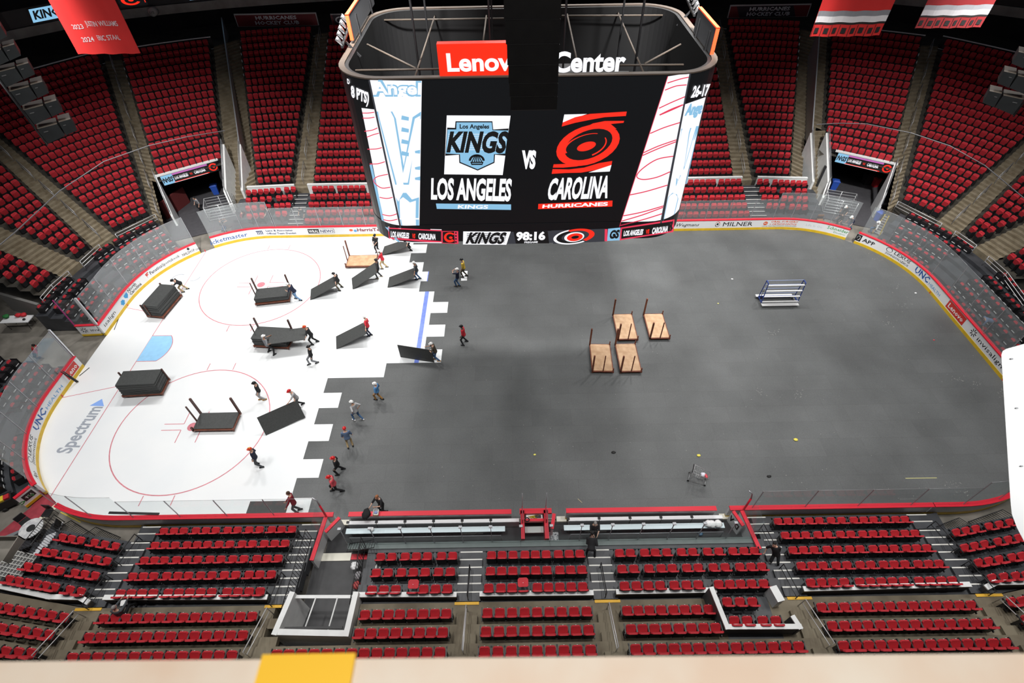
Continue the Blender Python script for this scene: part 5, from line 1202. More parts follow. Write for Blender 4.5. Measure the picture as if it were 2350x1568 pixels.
# ---------------------------------------------------------------- foreground ledge and panel
LZ = CAM.z-.60; e0 = at(0, 1519, z=LZ); e1 = at(2350, 1500, z=LZ)
d = (e1-e0); d.z = 0; L = d.length; d.normalize(); n = Vector((-d.y, d.x, 0))
LG = empty('parapet_ledge', (e0+e1)/2, label='pale worn wooden ledge running along the very bottom of the view', cat='ledge'); o = LG.location.copy()
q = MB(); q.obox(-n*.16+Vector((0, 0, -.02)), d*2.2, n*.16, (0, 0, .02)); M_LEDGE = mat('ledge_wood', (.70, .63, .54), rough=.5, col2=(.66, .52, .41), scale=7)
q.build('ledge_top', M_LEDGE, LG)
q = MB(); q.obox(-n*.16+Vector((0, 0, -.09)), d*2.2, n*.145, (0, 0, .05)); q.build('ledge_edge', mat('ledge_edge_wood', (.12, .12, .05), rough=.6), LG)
ta = at(607, 1545, z=LZ)-o; tb = at(800, 1545, z=LZ)-o; q = MB()
cx = (ta+tb)/2; q.obox(Vector((cx.x, 0, .003))-n*.15-Vector((0, cx.x*0, 0)), Vector(((tb-ta).length/2*1.12, 0, 0)), n*.155, (0, 0, .002)); q.build('yellow_tape', mat('yellow_tape', (.85, .50, .03), rough=.5), LG)

# white rounded panel near the camera at the right edge
pp = [(2298, 815), (2301, 806), (2309, 801), (2420, 770), (2460, 1330), (2352, 1246), (2334, 1212), (2322, 1180), (2319, 1150)]
dep = 3.2; ce = CAM+ray(2370, 1010)*dep; nn = -(ray(2300, 980).normalized()); PW = [atp(u, v, ce, nn) for u, v in pp]
PN = empty('equipment_cover', ce, label='white rounded metal panel jutting in at the right edge near the camera', cat='panel')
q = MB(); n_ = len(PW); q.add([p-ce for p in PW]+[p-ce-nn*.03 for p in PW], [tuple(range(n_)), tuple(range(2*n_-1, n_-1, -1))]+[(i, n_+i, n_+(i+1) % n_, (i+1) % n_) for i in range(n_)], 0)
for i in range(2, n_+2): q.m[i] = 1
q.build('panel_sheet', [mat('panel_white', (.93, .95, .96), rough=.4), M_DARK], PN)
for u, v in ((2322, 824), (2334, 937), (2345, 1070)):
    p = atp(u, v, ce, nn)-ce; q = MB(); q.ball(p+nn*.004, .009, n=10, sc=(1, .6, .6)); q.build('rivet', M_STEEL, PN)
area('panel_fill_light', CAM+Vector((2.6, .2, .8)), .3, 26, target=ce, spread=70)  # extra lamp with no real source, added to brighten the white panel
# ================================================================ PLAYERS BENCHES
g3 = lambda x, y: (1140+x*.12766, 1130+y*.12766); g2 = lambda x, y: (550+x*.17021, 1120+y*.17021); g4 = lambda x, y: (1600+x*.11479, 1120+y*.11479)
q = MB(); q.box(-11.0, 11.2, -14.6, -13.18, -.05, .012); q.build('floor_bench', mat('bench_mat', (.022, .022, .024), rough=.7, var=.2, scale=3), kind='structure', label='black rubber mat floor of the benches')
q = MB(); q.box(-8.55, 11.2, -15.04, -14.62, 0, flR(3)); q.build('bench_platform', M_DECK, kind='structure', label='black walkway strip behind the bench glass')
WGL = mat('bench_wall_green', (.13, .16, .155), rough=.35)
for i, (x0, x1, lab) in enumerate(((-9.6, -.95, 'low grey-green wall with clear screens behind the left bench'), (-.95, .5, 'low grey-green wall with clear screen behind the middle bay'), (.5, 10.75, 'low grey-green wall with clear screens behind the right bench'))):
    r = empty('bench_back_wall', (x0, -14.58, 0), label=lab, cat='wall screen'); q = MB(); q.box(0, x1-x0-.01, -.03, .03, 0, .97); q.box(0, x1-x0-.01, -.26, -.03, .90, .95); q.build('lower_wall', WGL, r)
    n = max(1, round((x1-x0)/1.45))
    for k in range(n):
        a, b = (x1-x0)*k/n, (x1-x0)*(k+1)/n; q = MB(); q.box(a+.015, b-.015, -.008, .008, .97, 2.72); q.build('glass_pane', MATS['acrylic'], r)
        q = MB(); q.box(a-.012, a+.012, -.03, .03, .9, 2.74); q.build('post', M_STEEL, r)
        q = MB(); q.box(a-.08, a+.08, -.06, .06, 2.70, 2.76); q.build('post_clip', M_STEEL, r)
M_BEN = mat('bench_white', (.74, .84, .88), rough=.3)
for nm, x0, x1 in (('left', -10.0, -1.75), ('right', 1.3, 9.6)):
    r = empty('players_bench', (x0, -13.7, 0), label='long pale white players bench seat on the %s side' % nm, cat='bench'); q = MB(); q.box(0, x1-x0, -.15, .13, .44, .49); q.build('bench_top', M_BEN, r)
    for k in range(7): q = MB(); x = .3+(x1-x0-.6)*k/6; q.box(x-.04, x+.04, -.1, .1, 0.012, .44); q.build('leg', M_DARK, r)
    rr = empty('bench_rail', (x0, -14.12, 0), label='thin grey rail frame behind the %s players bench' % nm, cat='railing'); q = MB(); q.tube([Vector((.3, 0, .02)), Vector((.3, 0, .62)), Vector((x1-x0-.2, 0, .62)), Vector((x1-x0-.2, 0, .02))], .02, 6); q.build('rail_tube', M_STEEL, rr)
    # inner shelf behind the bench boards
    x0, x1 = (-9.95, -1.0) if nm == 'left' else (1.55, 9.6)
    r = empty('bench_shelf', (x0, -13.3, 0), label='white shelf cabinet along the inside of the %s bench boards' % nm, cat='shelf'); n = 6 if nm == 'left' else 5
    for k in range(n):
        a, b = (x1-x0)*k/n+.02, (x1-x0)*(k+1)/n-.02; q = MB(); q.box(a, b, -.10, .08, .55, .62); q.box(a, b, -.11, -.08, .06, .6, 1); q.build('shelf_unit', [M_WHITE, mat('shelf_grey', (.5, .5, .51), rough=.5)], r)
        q = MB(); q.box(a-.09, a+.05, -.06, .06, .62, .66); q.build('bracket', M_DARK, r)
# end walls and swung doors
def sidecap(name, a, b, label, extra=True, wd=.17):
    a, b = Vector(a), Vector(b); r = empty(name, (a.x, a.y, 0), label=label, cat='rink boards'); d = (b-a); L = d.length; d.normalize(); n = Vector((-d.y, d.x, 0)); m = (b-a)/2
    q = MB(); q.obox(m+Vector((0, 0, .5)), d*L/2, n*.06, (0, 0, .5)); q.build('facing', M_WHITE, r); q = MB(); q.obox(m+Vector((0, 0, 1.04)), d*L/2, n*wd/2, (0, 0, .035)); q.build('cap_rail', M_RED, r); return r, a, d, n, L
sidecap('end_board', (-11.02, -13.2, 0), (-11.2, -15.4, 0), 'red-capped end board running back from the left bench opening', wd=.2)
sidecap('end_board', (10.5, -13.2, 0), (10.75, -15.2, 0), 'red-capped end board running back from the right bench opening', wd=.2)
def door(a, b, label, letters, flip):
    r, A, d, n, L = sidecap('bench_door', a, b, label); c = MB(); s = 1 if Vector((0, 0, 0)).lerp(n, 1).x*flip > 0 else -1
    def fn(u, w_): 
        p = d*(L-u if flip < 0 else u)+n*s*.066+Vector((0, 0, w_)); return tuple(p)
    for t, x, z, wd, h in letters: text(c, t, x, z, wd, h, fn, 0, bold=.04, res=1)
    c.build('lettering', M_BLACK, r); r['category'] = 'door'
door((-10.30, -13.22, 0), (-10.86, -13.98, 0), 'white door with red cap swung open at the left end of the left bench', [('E', .12, .3, .3, .4), ('C', .55, .3, .3, .4)], -1)
door((10.05, -13.22, 0), (10.33, -14.0, 0), 'white door with red cap swung open at the right end of the right bench', [('D', .1, .35, .3, .4), ('V', .5, .35, .3, .4)], -1)
for nm, x0, x1 in (('left', -11.15, -10.05), ('right', 9.62, 10.5), ('middle', .98, 1.5)):
    q = MB(); q.box(x0, x1, -13.22, -12.93, 0, .16); q.build('door_sill', mat('sill_cream', (.72, .70, .60), rough=.5), label='cream threshold in the %s bench opening' % nm, cat='threshold')
q = MB(); q.box(-11.1, -9.62, -15.05, -14.66, 0.014, .05); q.build('door_sill', mat('sill_cream', (.72, .70, .60)), label='cream threshold at the mouth of the near tunnel', cat='threshold')
q = MB(); q.box(-9.6, -8.6, -15.0, -14.72, 0.014, .05); q.build('red_sill', M_RED, label='red threshold strip at the mouth of the near tunnel', cat='threshold')
# leaning red padded glass ends
for sg, x, nm in ((-1, -11.0, 'left'), (1, 10.6, 'right')):
    r = empty('glass_end_frame', (x, -13.1, 1.07), label='curved clear end screen with red padded post at the %s bench' % nm, cat='glass screen')
    q = MB(); P = [Vector((0, -.05, 0)), Vector((0, -.05, 1.2)), Vector((-.04*-sg, .02, 1.6)), Vector((-.25*-sg, .08, 1.78))]; P = [Vector((p.x*-1 if sg > 0 else p.x, p.y, p.z)) for p in P]
    q.tube(P[:2], .05, 8); q.build('red_post', M_RED, r); q = MB(); q.tube(P[1:], .04, 8); q.build('curved_top_tube', M_STEEL, r)
    q = MB(); q.box(-.008, .008, -1.6, -.1, 0, 1.7); q.build('glass_pane', MATS['acrylic'], r)
# middle bay between the benches
r = empty('timekeeper_bay', (0, -13.2, 0), label='red framed bay between the two benches with cable shelf inside', cat='booth'); o = Vector((0, -13.2, 0))
def bx(nm, x0, x1, y0, y1, z0, z1, m): q = MB(); q.box(x0, x1, y0-o.y, y1-o.y, z0, z1); return q.build(nm, m, r)
bx('left_wall', -.93, -.75, -14.5, -13.0, 0, 1.07, M_RED); bx('right_wall', .27, .47, -14.5, -13.0, 0, 1.07, M_RED); bx('front_cap', -.98, .68, -13.17, -12.9, .95, 1.07, M_RED); bx('front_panel', -.75, .27, -13.0, -12.93, .2, .95, M_WHITE)
bx('cable_shelf', -.65, .2, -13.42, -13.18, .86, .9, M_WPAINT); bx('shelf_edge', -.72, .25, -13.56, -13.42, .84, 1.0, M_RED); bx('bay_bench', -.72, .24, -13.95, -13.62, .42, .5, mat('bench_alu', (.62, .64, .62), rough=.4))
cb = MB()
for i in range(7): cb.tube([Vector((random.uniform(-.6, .1), random.uniform(-.15, 0)+.0, .93)), Vector((random.uniform(-.5, .1), random.uniform(-.18, 0), .99)), Vector((random.uniform(-.6, .1), random.uniform(-.18, 0), .93))], .018, 5)
cb.build('yellow_cables', mat('yellow_cable', (.65, .52, .04), rough=.5), r)
cb = MB(); cb.tube([Vector((-.6+.11*math.cos(t*.5), -.3+.11*math.sin(t*.5), 1.02+.004*t)) for t in range(26)], .02, 5); cb.build('cable_coil', M_BLACK, r); bx('connector_box', -.2, .12, -13.36, -13.22, .9, .98, M_BLACK)
for x in (-.84, .37):
    q = MB(); q.box(x-.03, x+.03, -.5, .22, 1.07, 1.5); q.build('side_glass', mat('tinted_red_glass', (.35, .03, .05), rough=.25), r)
    q = MB(); q.box(x-.018, x+.018, -1.3, .22, 1.07, 2.9); q.build('end_glass', MATS['acrylic'], r)
    q = MB(); q.tube([Vector((x, .2, 1.07)), Vector((x, .2, 2.92))], .025, 6); q.build('glass_post', M_STEEL, r)
sidecap('bay_door', (.80, -13.2, 0), (.64, -14.0, 0), 'red-capped door leaf standing open beside the middle bay')[0]['category'] = 'door'
# loose things on and around the benches
def lump(name, loc, r0, col, label, cat, sc=(1, 1, .6), seed=1, n=14):
    rnd = random.Random(seed); q = MB(); q.ball((0, 0, 0), r0, n=n, sc=sc); q.v = [tuple(Vector(v)*rnd.uniform(.82, 1.15)) for v in q.v]; zmin = min(v[2] for v in q.v); q.v = [(x, y, z-zmin) for x, y, z in q.v]
    o = q.build(name, col, label=label, cat=cat); o.location = loc; return o
for i, (x, y) in enumerate(((215, 700), (290, 740), (400, 690))):
    p = at(*g4(x, y), z=.55); lump('white_towel', (p.x, -13.68, .492), .2, mat('towel_white', (.8, .8, .8), rough=.9), '%s white towel heap on the right players bench' % ['left', 'middle', 'right'][i], 'towel', seed=i)
p = at(*g2(1790, 540), z=.5); lump('white_glove', (p.x, -13.66, .492), .12, mat('towel_white', (.8, .8, .8)), 'white glove lying on the left players bench', 'glove', seed=5)
p = at(*g4(65, 915), z=.1); lump('helmet_item', (p.x, p.y, .012), .13, mat('blue_black', (.05, .12, .2), rough=.4), 'small blue and white helmet on the right bench floor', 'helmet', seed=6)
p = at(*g2(1710, 350), z=1.09); o = lump('black_coat', (p.x, -13.08, 1.0), .27, mat('coat_black', (.008, .008, .009), rough=.9), 'black coat draped over the red bench cap', 'coat', sc=(.8, 1.1, .5), seed=8)
r = empty('cardboard_box', (at(*g2(1845, 320), z=1.1).x, -13.03, 1.072), label='open white and brown box of papers on the red bench cap', cat='box')
q = MB(); q.box(-.14, .14, -.14, .16, 0, .02); q.box(-.14, -.12, -.14, .16, 0, .16); q.box(.12, .14, -.14, .16, 0, .16); q.box(-.14, .14, .14, .16, 0, .16); q.box(-.14, .14, -.16, -.14, 0, .10, 1); q.build('box_body', [mat('box_white', (.7, .69, .66), rough=.7), mat('cardboard', (.45, .28, .14), rough=.8)], r); q = MB(); q.box(-.08, .06, -.05, .08, .02, .09); q.build('blue_packet', mat('packet_blue', (.15, .2, .4), rough=.5), r)
p = at(*g3(1005, 770), z=.02); q = MB(); q.box(-.28, .28, -.32, .32, 0, .25); q.build('tool_crate', mat('patterned_crate', (.6, .6, .6), rough=.5, col2=(.02, .03, .05), scale=14), label='black and white patterned crate beside the middle bay', cat='crate').location = (p.x, -14.15, .012)
# black stacked metal frames beside the near tunnel
def frame_rack(name, u, v, z, w_, h, rz, n, label, tilt=0):
    p = at(u, v, z=z); r = empty(name, p, rz, label, 'railing'); r.rotation_euler = (tilt, 0, rz); q = MB()
    q.tube([Vector((-w_/2, 0, 0)), Vector((-w_/2, 0, h)), Vector((w_/2, 0, h)), Vector((w_/2, 0, 0)), Vector((-w_/2, 0, 0))], .022, 6); q.build('frame_tube', M_DARK, r)
    q = MB(); 
    for k in range(n): x = -w_/2+w_*(k+1)/(n+1); q.tube([Vector((x, 0, 0)), Vector((x, 0, h))], .012, 5)
    q.build('bars', M_DARK, r); return r
frame_rack('black_guard_rail', 690, 1320, 1.2, 3.6, 1.0, PI/2-.04, 22, 'long black guard rail along the left side of the near tunnel')
frame_rack('black_guard_rail', 827, 1325, 1.2, 3.0, 1.0, PI/2+.02, 18, 'black guard rail along the right side of the near tunnel')
frame_rack('black_side_barrier', 833, 1243, 1.0, 1.3, .8, .15, 9, 'black barrier frame lying over the steps right of the tunnel', tilt=.9)
for i, (u, v) in enumerate(((808, 1300), (816, 1322), (812, 1345))):
    p = at(u, v, z=.4); lump('gear_pile', (p.x+.15, p.y, .35), .2, mat(['gear_white', 'gear_mixed', 'gear_red'][i], [(.7, .7, .7), (.25, .24, .25), (.35, .05, .05)][i], rough=.7, var=.4, scale=9), '%s item of stored gear beside the near tunnel' % ['white top', 'dark middle', 'red bottom'][i], 'gear', seed=20+i)
for y in (-15.0, -15.5, -16.0, -16.5):
    pass
q = MB()
for k in range(4): q.box(-8.50+.22*k, -8.44+.22*k, -17.0, -15.1, flR(3)-.2+.1*k, flR(3)-.19+.1*k)
q.build('ramp_edges', M_NOSE, kind='structure', label='white edging strips on the small side steps right of the tunnel')
# open black railing panels lying behind the near left corner boards
for i, (u, v, wd, rz, t) in enumerate(((190, 1212, 1.9, -.45, 1.15), (248, 1222, 1.7, -.35, 1.15), (2172, 1200, 1.7, .3, 1.15), (2262, 1184, 2.3, .28, 1.15))):
    frame_rack('black_grille_panel', u, v, .35, wd, .75, rz, 14, '%s black grille panel lying behind the near %s corner boards' % (['outer', 'inner', 'inner', 'outer'][i], 'left' if i < 2 else 'right'), tilt=t)
# ================================================================ PEOPLE
def cap_pts(a, b, ra, rb, n=8):
    """closed tapered limb as loft sections"""
    a, b = Vector(a), Vector(b); d = (b-a).normalized(); u = Vector((0, 0, 1)) if abs(d.z) < .9 else Vector((0, 1, 0)); x = d.cross(u).normalized(); y = d.cross(x); S = []
    for c, r, off in ((a, ra*.5, -ra*.8), (a, ra*.9, -ra*.4), (a, ra, 0), (b, rb, 0), (b, rb*.9, rb*.4), (b, rb*.5, rb*.8)):
        S.append([c+d*off+(x*math.cos(2*PI*k/n)+y*math.sin(2*PI*k/n))*r for k in range(n)])
    return S
def remesh(mb, name, m, parent, vox=.022, extra=None):
    me = mb.mesh('tmp', m); o = bpy.data.objects.new('tmp', me); COL.objects.link(o)
    bm = bmesh.new(); bm.from_mesh(me); bmesh.ops.recalc_face_normals(bm, faces=bm.faces); bm.to_mesh(me); bm.free()
    md = o.modifiers.new('r', 'REMESH'); md.mode = 'VOXEL'; md.voxel_size = vox; md.use_smooth_shade = True
    sm = o.modifiers.new('s', 'SMOOTH'); sm.iterations = 2; sm.factor = .4
    ev = o.evaluated_get(bpy.context.evaluated_depsgraph_get()); m2 = bpy.data.meshes.new_from_object(ev); bpy.data.objects.remove(o); bpy.data.meshes.remove(me)
    if extra:
        vs = [v.co[:] for v in m2.vertices]; fs = [tuple(p.vertices) for p in m2.polygons]; b = len(vs); vs += [tuple(v) for v in extra.v]; fs += [tuple(b+i for i in f) for f in extra.f]
        bpy.data.meshes.remove(m2); m2 = bpy.data.meshes.new(name); m2.from_pydata(vs, [], fs); m2.polygons.foreach_set('use_smooth', [True]*len(fs)); m2.update()
    m2.name = name; m2.materials.clear(); m2.materials.append(m); oo = bpy.data.objects.new(name, m2); COL.objects.link(oo); oo.parent = parent; return oo
def ik(a, b, l1, l2, hint):
    a, b = Vector(a), Vector(b); d = b-a; L = min(d.length, (l1+l2)*.995); d.normalize(); e = a+d*L
    c = (l1*l1-l2*l2+L*L)/(2*L); h = math.sqrt(max(0, l1*l1-c*c)); hh = Vector(hint); hh = (hh-d*hh.dot(d)); hh = hh.normalized() if hh.length > 1e-4 else Vector((0, 1, 0))
    return a+d*c+hh*h, e
SKIN = {'l': mat('skin_light', (.60, .36, .26), rough=.6), 'm': mat('skin_mid', (.40, .22, .14), rough=.6), 'd': mat('skin_dark', (.12, .06, .04), rough=.6)}
CL = {k: mat('cloth_'+k, lin(*v), rough=.85, var=.1, scale=9) for k, v in {'black': (26, 27, 30), 'navy': (28, 34, 58), 'red': (196, 36, 52), 'pink': (215, 82, 92), 'maroon': (120, 22, 38), 'grey': (128, 130, 134), 'lgrey': (165, 166, 168),
     'dgrey': (68, 72, 76), 'olive': (82, 76, 58), 'brown': (74, 66, 56), 'khaki': (188, 164, 122), 'tan': (168, 124, 66), 'jeans': (66, 100, 140), 'ljeans': (112, 148, 188), 'yellow': (225, 190, 70), 'sky': (92, 150, 205), 'slate': (92, 112, 142), 'white': (225, 225, 225), 'beige': (150, 138, 118)}.items()}
HM = {k: mat('helmet_'+k, lin(*v), rough=.3) for k, v in {'white': (240, 240, 238), 'red': (200, 30, 34), 'black': (22, 23, 26), 'orange': (215, 70, 30)}.items()}
M_EYE = mat('eye_dark', (.01, .01, .01), rough=.3)
def person(F, head, yaw, label, shirt, pants, hat=None, hz=1.66, hands=(None, None), sleeve=.5, skin='l', shoe='black', z=.014, hair='brown', scale=1.0, lean=0, group=None, hung=(.0, .05), seat=False):
    """F: pixels of the left and right foot, head: pixel of the head; joints are laid out in the person's own frame (y forward)"""
    if len(F[0]) == 2: fw_ = [at(*f, z=z+.04) for f in F]
    else: fw_ = [Vector(f) for f in F]
    mid_ = (fw_[0]+fw_[1])/2; mid_.z = z; ya = math.radians(yaw); R = empty('person', mid_, ya, label, 'person', group); inv = Matrix.Rotation(-ya, 3, 'Z')
    loc = lambda p: inv @ (Vector(p)-mid_)
    fl = [loc(f) for f in fw_]; 
    if fl[0].x > fl[1].x: fl = fl[::-1]
    for i, f in enumerate(fl):
        f.z = .085; f.x = min(f.x, -.07) if i == 0 else max(f.x, .07)
        if abs(f.y) > .42: f.y = .42*(1 if f.y > 0 else -1)
    hd = loc(at(*head, z=hz+z)) if len(head) == 2 else loc(head)
    pv = Vector(((hd.x)*.25, hd.y*.25, 0)); m = max((Vector((f.x, f.y, 0))-pv).length for f in fl); pv.z = min(.93, math.sqrt(max(.2, .86**2-m*m))+.06)
    if seat: pv = Vector((hd.x, hd.y-.12, .5))
    up = (hd-pv); up.x *= .7; up.normalize()
    if up.z < .25: up.z = .25; up.normalize()
    side = Vector((1, 0, 0)); side = (side-up*side.dot(up)).normalized(); fwd = up.cross(side)
    T = lambda x, y, h: pv+side*x+fwd*y+up*h
    body = MB(); sh = MB(); pn = MB(); n = 12
    def ring(h, rx_, ry_, y=0, k=1): return [T(rx_*k*math.cos(2*PI*i/n), y+ry_*k*math.sin(2*PI*i/n), h) for i in range(n)]
    tor = [(-.10, .13, .10, 0), (0, .165, .115, 0), (.14, .150, .108, .01), (.28, .165, .115, .01), (.42, .185, .110, 0), (.50, .15, .08, -.01), (.545, .07, .06, 0)]
    body.loft([ring(h, a*.92, b*.92, y) for h, a, b, y in tor]); sh.loft([ring(h, a*1.07+.008, b*1.10+.01, y) for h, a, b, y in [(-.07, .165, .12, 0)]+tor[1:-1]])
    pn.loft([ring(h, a*1.03+.004, b*1.06, 0) for h, a, b in ((-.13, .12, .10), (-.05, .165, .118), (.06, .158, .115))])
    look = Vector((hd.x, hd.y, hd.z)); hc = T(0, .03, .70); hn = T(0, 0, .56)
    body.loft(cap_pts(T(0, -.005, .50), T(0, .02, .62), .058, .052))
    # head: an egg with jaw
    hu = (up*.7+Vector((0, 0, 1))*.3).normalized(); hf = (fwd-hu*fwd.dot(hu)); hf = hf.normalized(); hs = hf.cross(hu)
    S = []
    for h, a, b, y in ((-.125, .030, .035, .045), (-.10, .052, .066, .030), (-.05, .068, .088, .012), (0, .076, .098, 0), (.05, .074, .095, -.005), (.09, .055, .072, -.01), (.115, .025, .035, -.01)): S.append([hc+hs*a*math.cos(2*PI*i/n)+hf*(y+b*math.sin(2*PI*i/n))+hu*h for i in range(n)])
    body.loft(S); ex = MB()
    ex.ball(hc+hf*.102-hu*.028, .017, n=8, sc=(1, 1, 1.3)); ex.ball(hc+hs*.078-hu*.01, .022, n=8, sc=(.6, 1, 1.3)); ex.ball(hc-hs*.078-hu*.01, .022, n=8, sc=(.6, 1, 1.3)); ex.loft(cap_pts(hc+hf*.094+hs*.02-hu*.068, hc+hf*.094-hs*.02-hu*.068, .007, .007, 6))
    eyes = MB()
    for s in (-1, 1): eyes.ball(hc+hf*.090+hs*.032*s+hu*.005, .010, n=8)
    # arms
    for i, s in enumerate((-1, 1)):
        a = T(.195*s, 0, .455); tgt = hands[i]
        if tgt is None: e = a+Vector((.07*s, .10+hung[0]*s, -.50))
        elif len(tgt) == 4: e = loc(tgt[:3])
        else: e = Vector(tgt)
        el, wr = ik(a, e, .29, .25, (.6*s, -1, -.2)); body.loft(cap_pts(a, el, .050, .040)); body.loft(cap_pts(el, wr, .042, .028))
        f = min(1, sleeve*2); sh.loft(cap_pts(a-(el-a)*.05, a+(el-a)*f, .068, .060));
        if sleeve > .5: sh.loft(cap_pts(el, el+(wr-el)*min(.95, (sleeve-.5)*2), .056, .044))
        hdv = (wr-el).normalized(); pu = hdv.cross(Vector((s, 0, 0))); pu = pu.normalized() if pu.length > .1 else Vector((0, 1, 0)); px_ = hdv.cross(pu)
        ex.loft([[wr+hdv*t+pu*w_*math.cos(2*PI*k/8)+px_*th*math.sin(2*PI*k/8) for k in range(8)] for t, w_, th in ((-.02, .026, .022), (.03, .036, .018), (.085, .040, .016), (.095, .036, .012))])
        for j, (o_, L_) in enumerate(((-.030, .062), (-.010, .072), (.010, .068), (.029, .054))):
            b0 = wr+hdv*.088+pu*o_; b1 = b0+hdv*L_*.55-px_*.012*s; b2 = b1+hdv*L_*.4-px_*.03*s; ex.loft(cap_pts(b0, b1, .009, .008, 6)); ex.loft(cap_pts(b1, b2, .008, .007, 6))
        b0 = wr+hdv*.03-pu*.03; ex.loft(cap_pts(b0, b0+hdv*.045-pu*.03, .011, .009, 6)); ex.loft(cap_pts(b0+hdv*.045-pu*.03, b0+hdv*.075-pu*.03-px_*.01*s, .009, .007, 6))
    # legs
    shoes = []
    for i, s in enumerate((-1, 1)):
        a = T(.09*s, 0, -.04); f = fl[i]; kn, an = ik(a, f+Vector((0, 0, 0)), .44, .43, (0.05*s, 1, .1)); body.loft(cap_pts(a, kn, .075, .05)); body.loft(cap_pts(kn, an, .05, .036))
        pn.loft(cap_pts(a, kn, .093, .068)); pn.loft(cap_pts(kn, an, .066, .058))
        q = MB(); q.loft([[an+Vector((w_*math.cos(2*PI*k/10), y, -.085+max(.0, h*(.5+.5*math.sin(2*PI*k/10))))) for k in range(10)] for y, w_, h in ((-.10, .03, .06), (-.075, .045, .10), (0, .048, .12), (.08, .052, .075), (.15, .048, .06), (.185, .025, .04))]); shoes.append(q)
    remesh(body, 'body', SKIN[skin], R, .024, ex); remesh(sh, 'shirt', CL[shirt], R, .026); remesh(pn, 'trousers', CL[pants], R, .026)
    for q in shoes: q.build('shoe', CL[shoe] if shoe in CL else CL['black'], R)
    eyes.build('eyes', M_EYE, R)
    if hat in HM:
        q = MB(); S = []
        for h, a in ((.0, 1.0), (.03, 1.03), (.07, .95), (.105, .72), (.13, .38), (.138, .1)): S.append([hc+hu*(.03+h)+hs*.098*a*math.cos(2*PI*i/14)+hf*(.122*a*math.sin(2*PI*i/14)-.005) for i in range(14)])
        q.loft(S); q.loft([[hc+hu*(.035+t)+hs*.1*k_*math.cos(2*PI*i/14)+hf*(.125*k_*math.sin(2*PI*i/14)+(.03 if math.sin(2*PI*i/14) > 0 else 0)) for i in range(14)] for t, k_ in ((0, 1.0), (0, 1.12), (.008, 1.12), (.008, 1.0))]); q.build('helmet', HM[hat], R)
        if hat == 'orange': q = MB(); q.loft([[hc+hu*(.172+t)+hs*.02*math.cos(2*PI*i/8)+hf*(.08*math.sin(2*PI*i/8)) for i in range(8)] for t in (-.02, .005)]); q.build('helmet_stripe', mat('stripe_yellow', (.8, .6, .1), rough=.4), R)
    else:
        q = MB(); S = []
        for h, a in ((-.03, .96), (.02, 1.06), (.07, .98), (.105, .7), (.128, .3)): S.append([hc+hu*h+hs*.080*a*math.cos(2*PI*i/14)+hf*(.100*a*math.sin(2*PI*i/14)-.022) for i in range(14)])
        q.loft(S); q.build('hair' if hat != 'cap' else 'cap', mat('hair_'+hair, {'brown': (.06, .03, .015), 'black': (.01, .01, .01), 'grey': (.25, .24, .23), 'ginger': (.30, .12, .05)}[hair], rough=.8), R)
    return R
rA = lambda x, y: (300+x*.21053, 610+y*.21053); rB = lambda x, y: (550+x*.14671, 620+y*.14671); rC = lambda x, y: (780+x*.13617, 520+y*.13617); rD = lambda x, y: (760+x*.14468, 660+y*.14468)
rE = lambda x, y: (420+x*.15306, 850+y*.15306); rF = lambda x, y: (680+x*.1914, 850+y*.1914)
W4 = lambda *p: (*p, 1)
person((rA(575, 285), rA(625, 250)), rA(485, 180), 100, 'person in black tee and khaki trousers bending over the stack in the far left corner', 'black', 'khaki', 'black', hz=1.22, hands=((-.25, .55, .95), (.2, .5, .85)))
person((rB(885, 440), rB(960, 472)), rB(770, 245), 80, 'person in white helmet, navy tee and pale jeans leaning on the far loaded cart', 'navy', 'ljeans', 'white', hz=1.38, hands=((-.2, .6, 1.0), (.2, .35, .75)))
person((rB(1565, 320), rB(1605, 265)), rB(1470, 60), 75, 'person in black helmet dragging a dark panel by its raised end, upper circle edge', 'black', 'olive', 'black', hz=1.6, hands=(W4(-14.5, 5.2, 1.0), W4(-14.85, 6.3, 1.0)))
person((rB(1140, 1168), rB(1225, 1115)), rB(1022, 885), 95, 'person in red and yellow helmet and black clothes pushing a panel onto the cart', 'black', 'black', 'orange', hz=1.55, hands=(W4(-15.45, -.3, 1.0), W4(-15.75, .6, 1.0)))
person((rB(455, 1275), rB(540, 1325)), rB(355, 1040), -35, 'person in white helmet and grey tee guiding the panel from the cart front', 'grey', 'black', 'white', hz=1.55, hands=(W4(-17.9, .0, 1.08), W4(-17.7, -.75, 1.02)), skin='m')
person((rB(1095, 1478), rB(1215, 1438)), rB(1080, 1182), 120, 'person in black helmet, black jacket and grey trousers walking below the carts', 'black', 'grey', 'black', sleeve=1)
person((rC(655, 400), rC(625, 425)), rC(590, 150), 165, 'person in black leaning on a brown pole near the far boards', 'black', 'black', 'black', hz=1.62, hands=((-.12, .35, 1.0), (.12, .35, .95)))
person((rC(1205, 405), rC(1180, 345)), (938, 540), 80, 'person in black half hidden by the scoreboard, dragging the farthest panel', 'black', 'black', 'black', hz=1.55, hands=(W4(-9.8, 10.0, .9), W4(-9.7, 11.1, .9)))
person((rC(800, 680), rC(715, 712)), rC(672, 428), 85, 'person in white helmet, red tee and tan trousers beside the empty plywood cart', 'red', 'khaki', 'white', hz=1.5, hands=((-.2, .45, .8), (.2, .4, .8)), skin='d', shoe='brown')
person((rC(635, 875), rC(705, 838)), rC(615, 545), 80, 'person in hooded black clothes and pale shoes dragging a panel', 'black', 'black', 'black', hz=1.65, sleeve=1, hands=(W4(-11.55, 6.35, 1.2), W4(-11.9, 7.3, 1.15)), shoe='beige', skin='d')
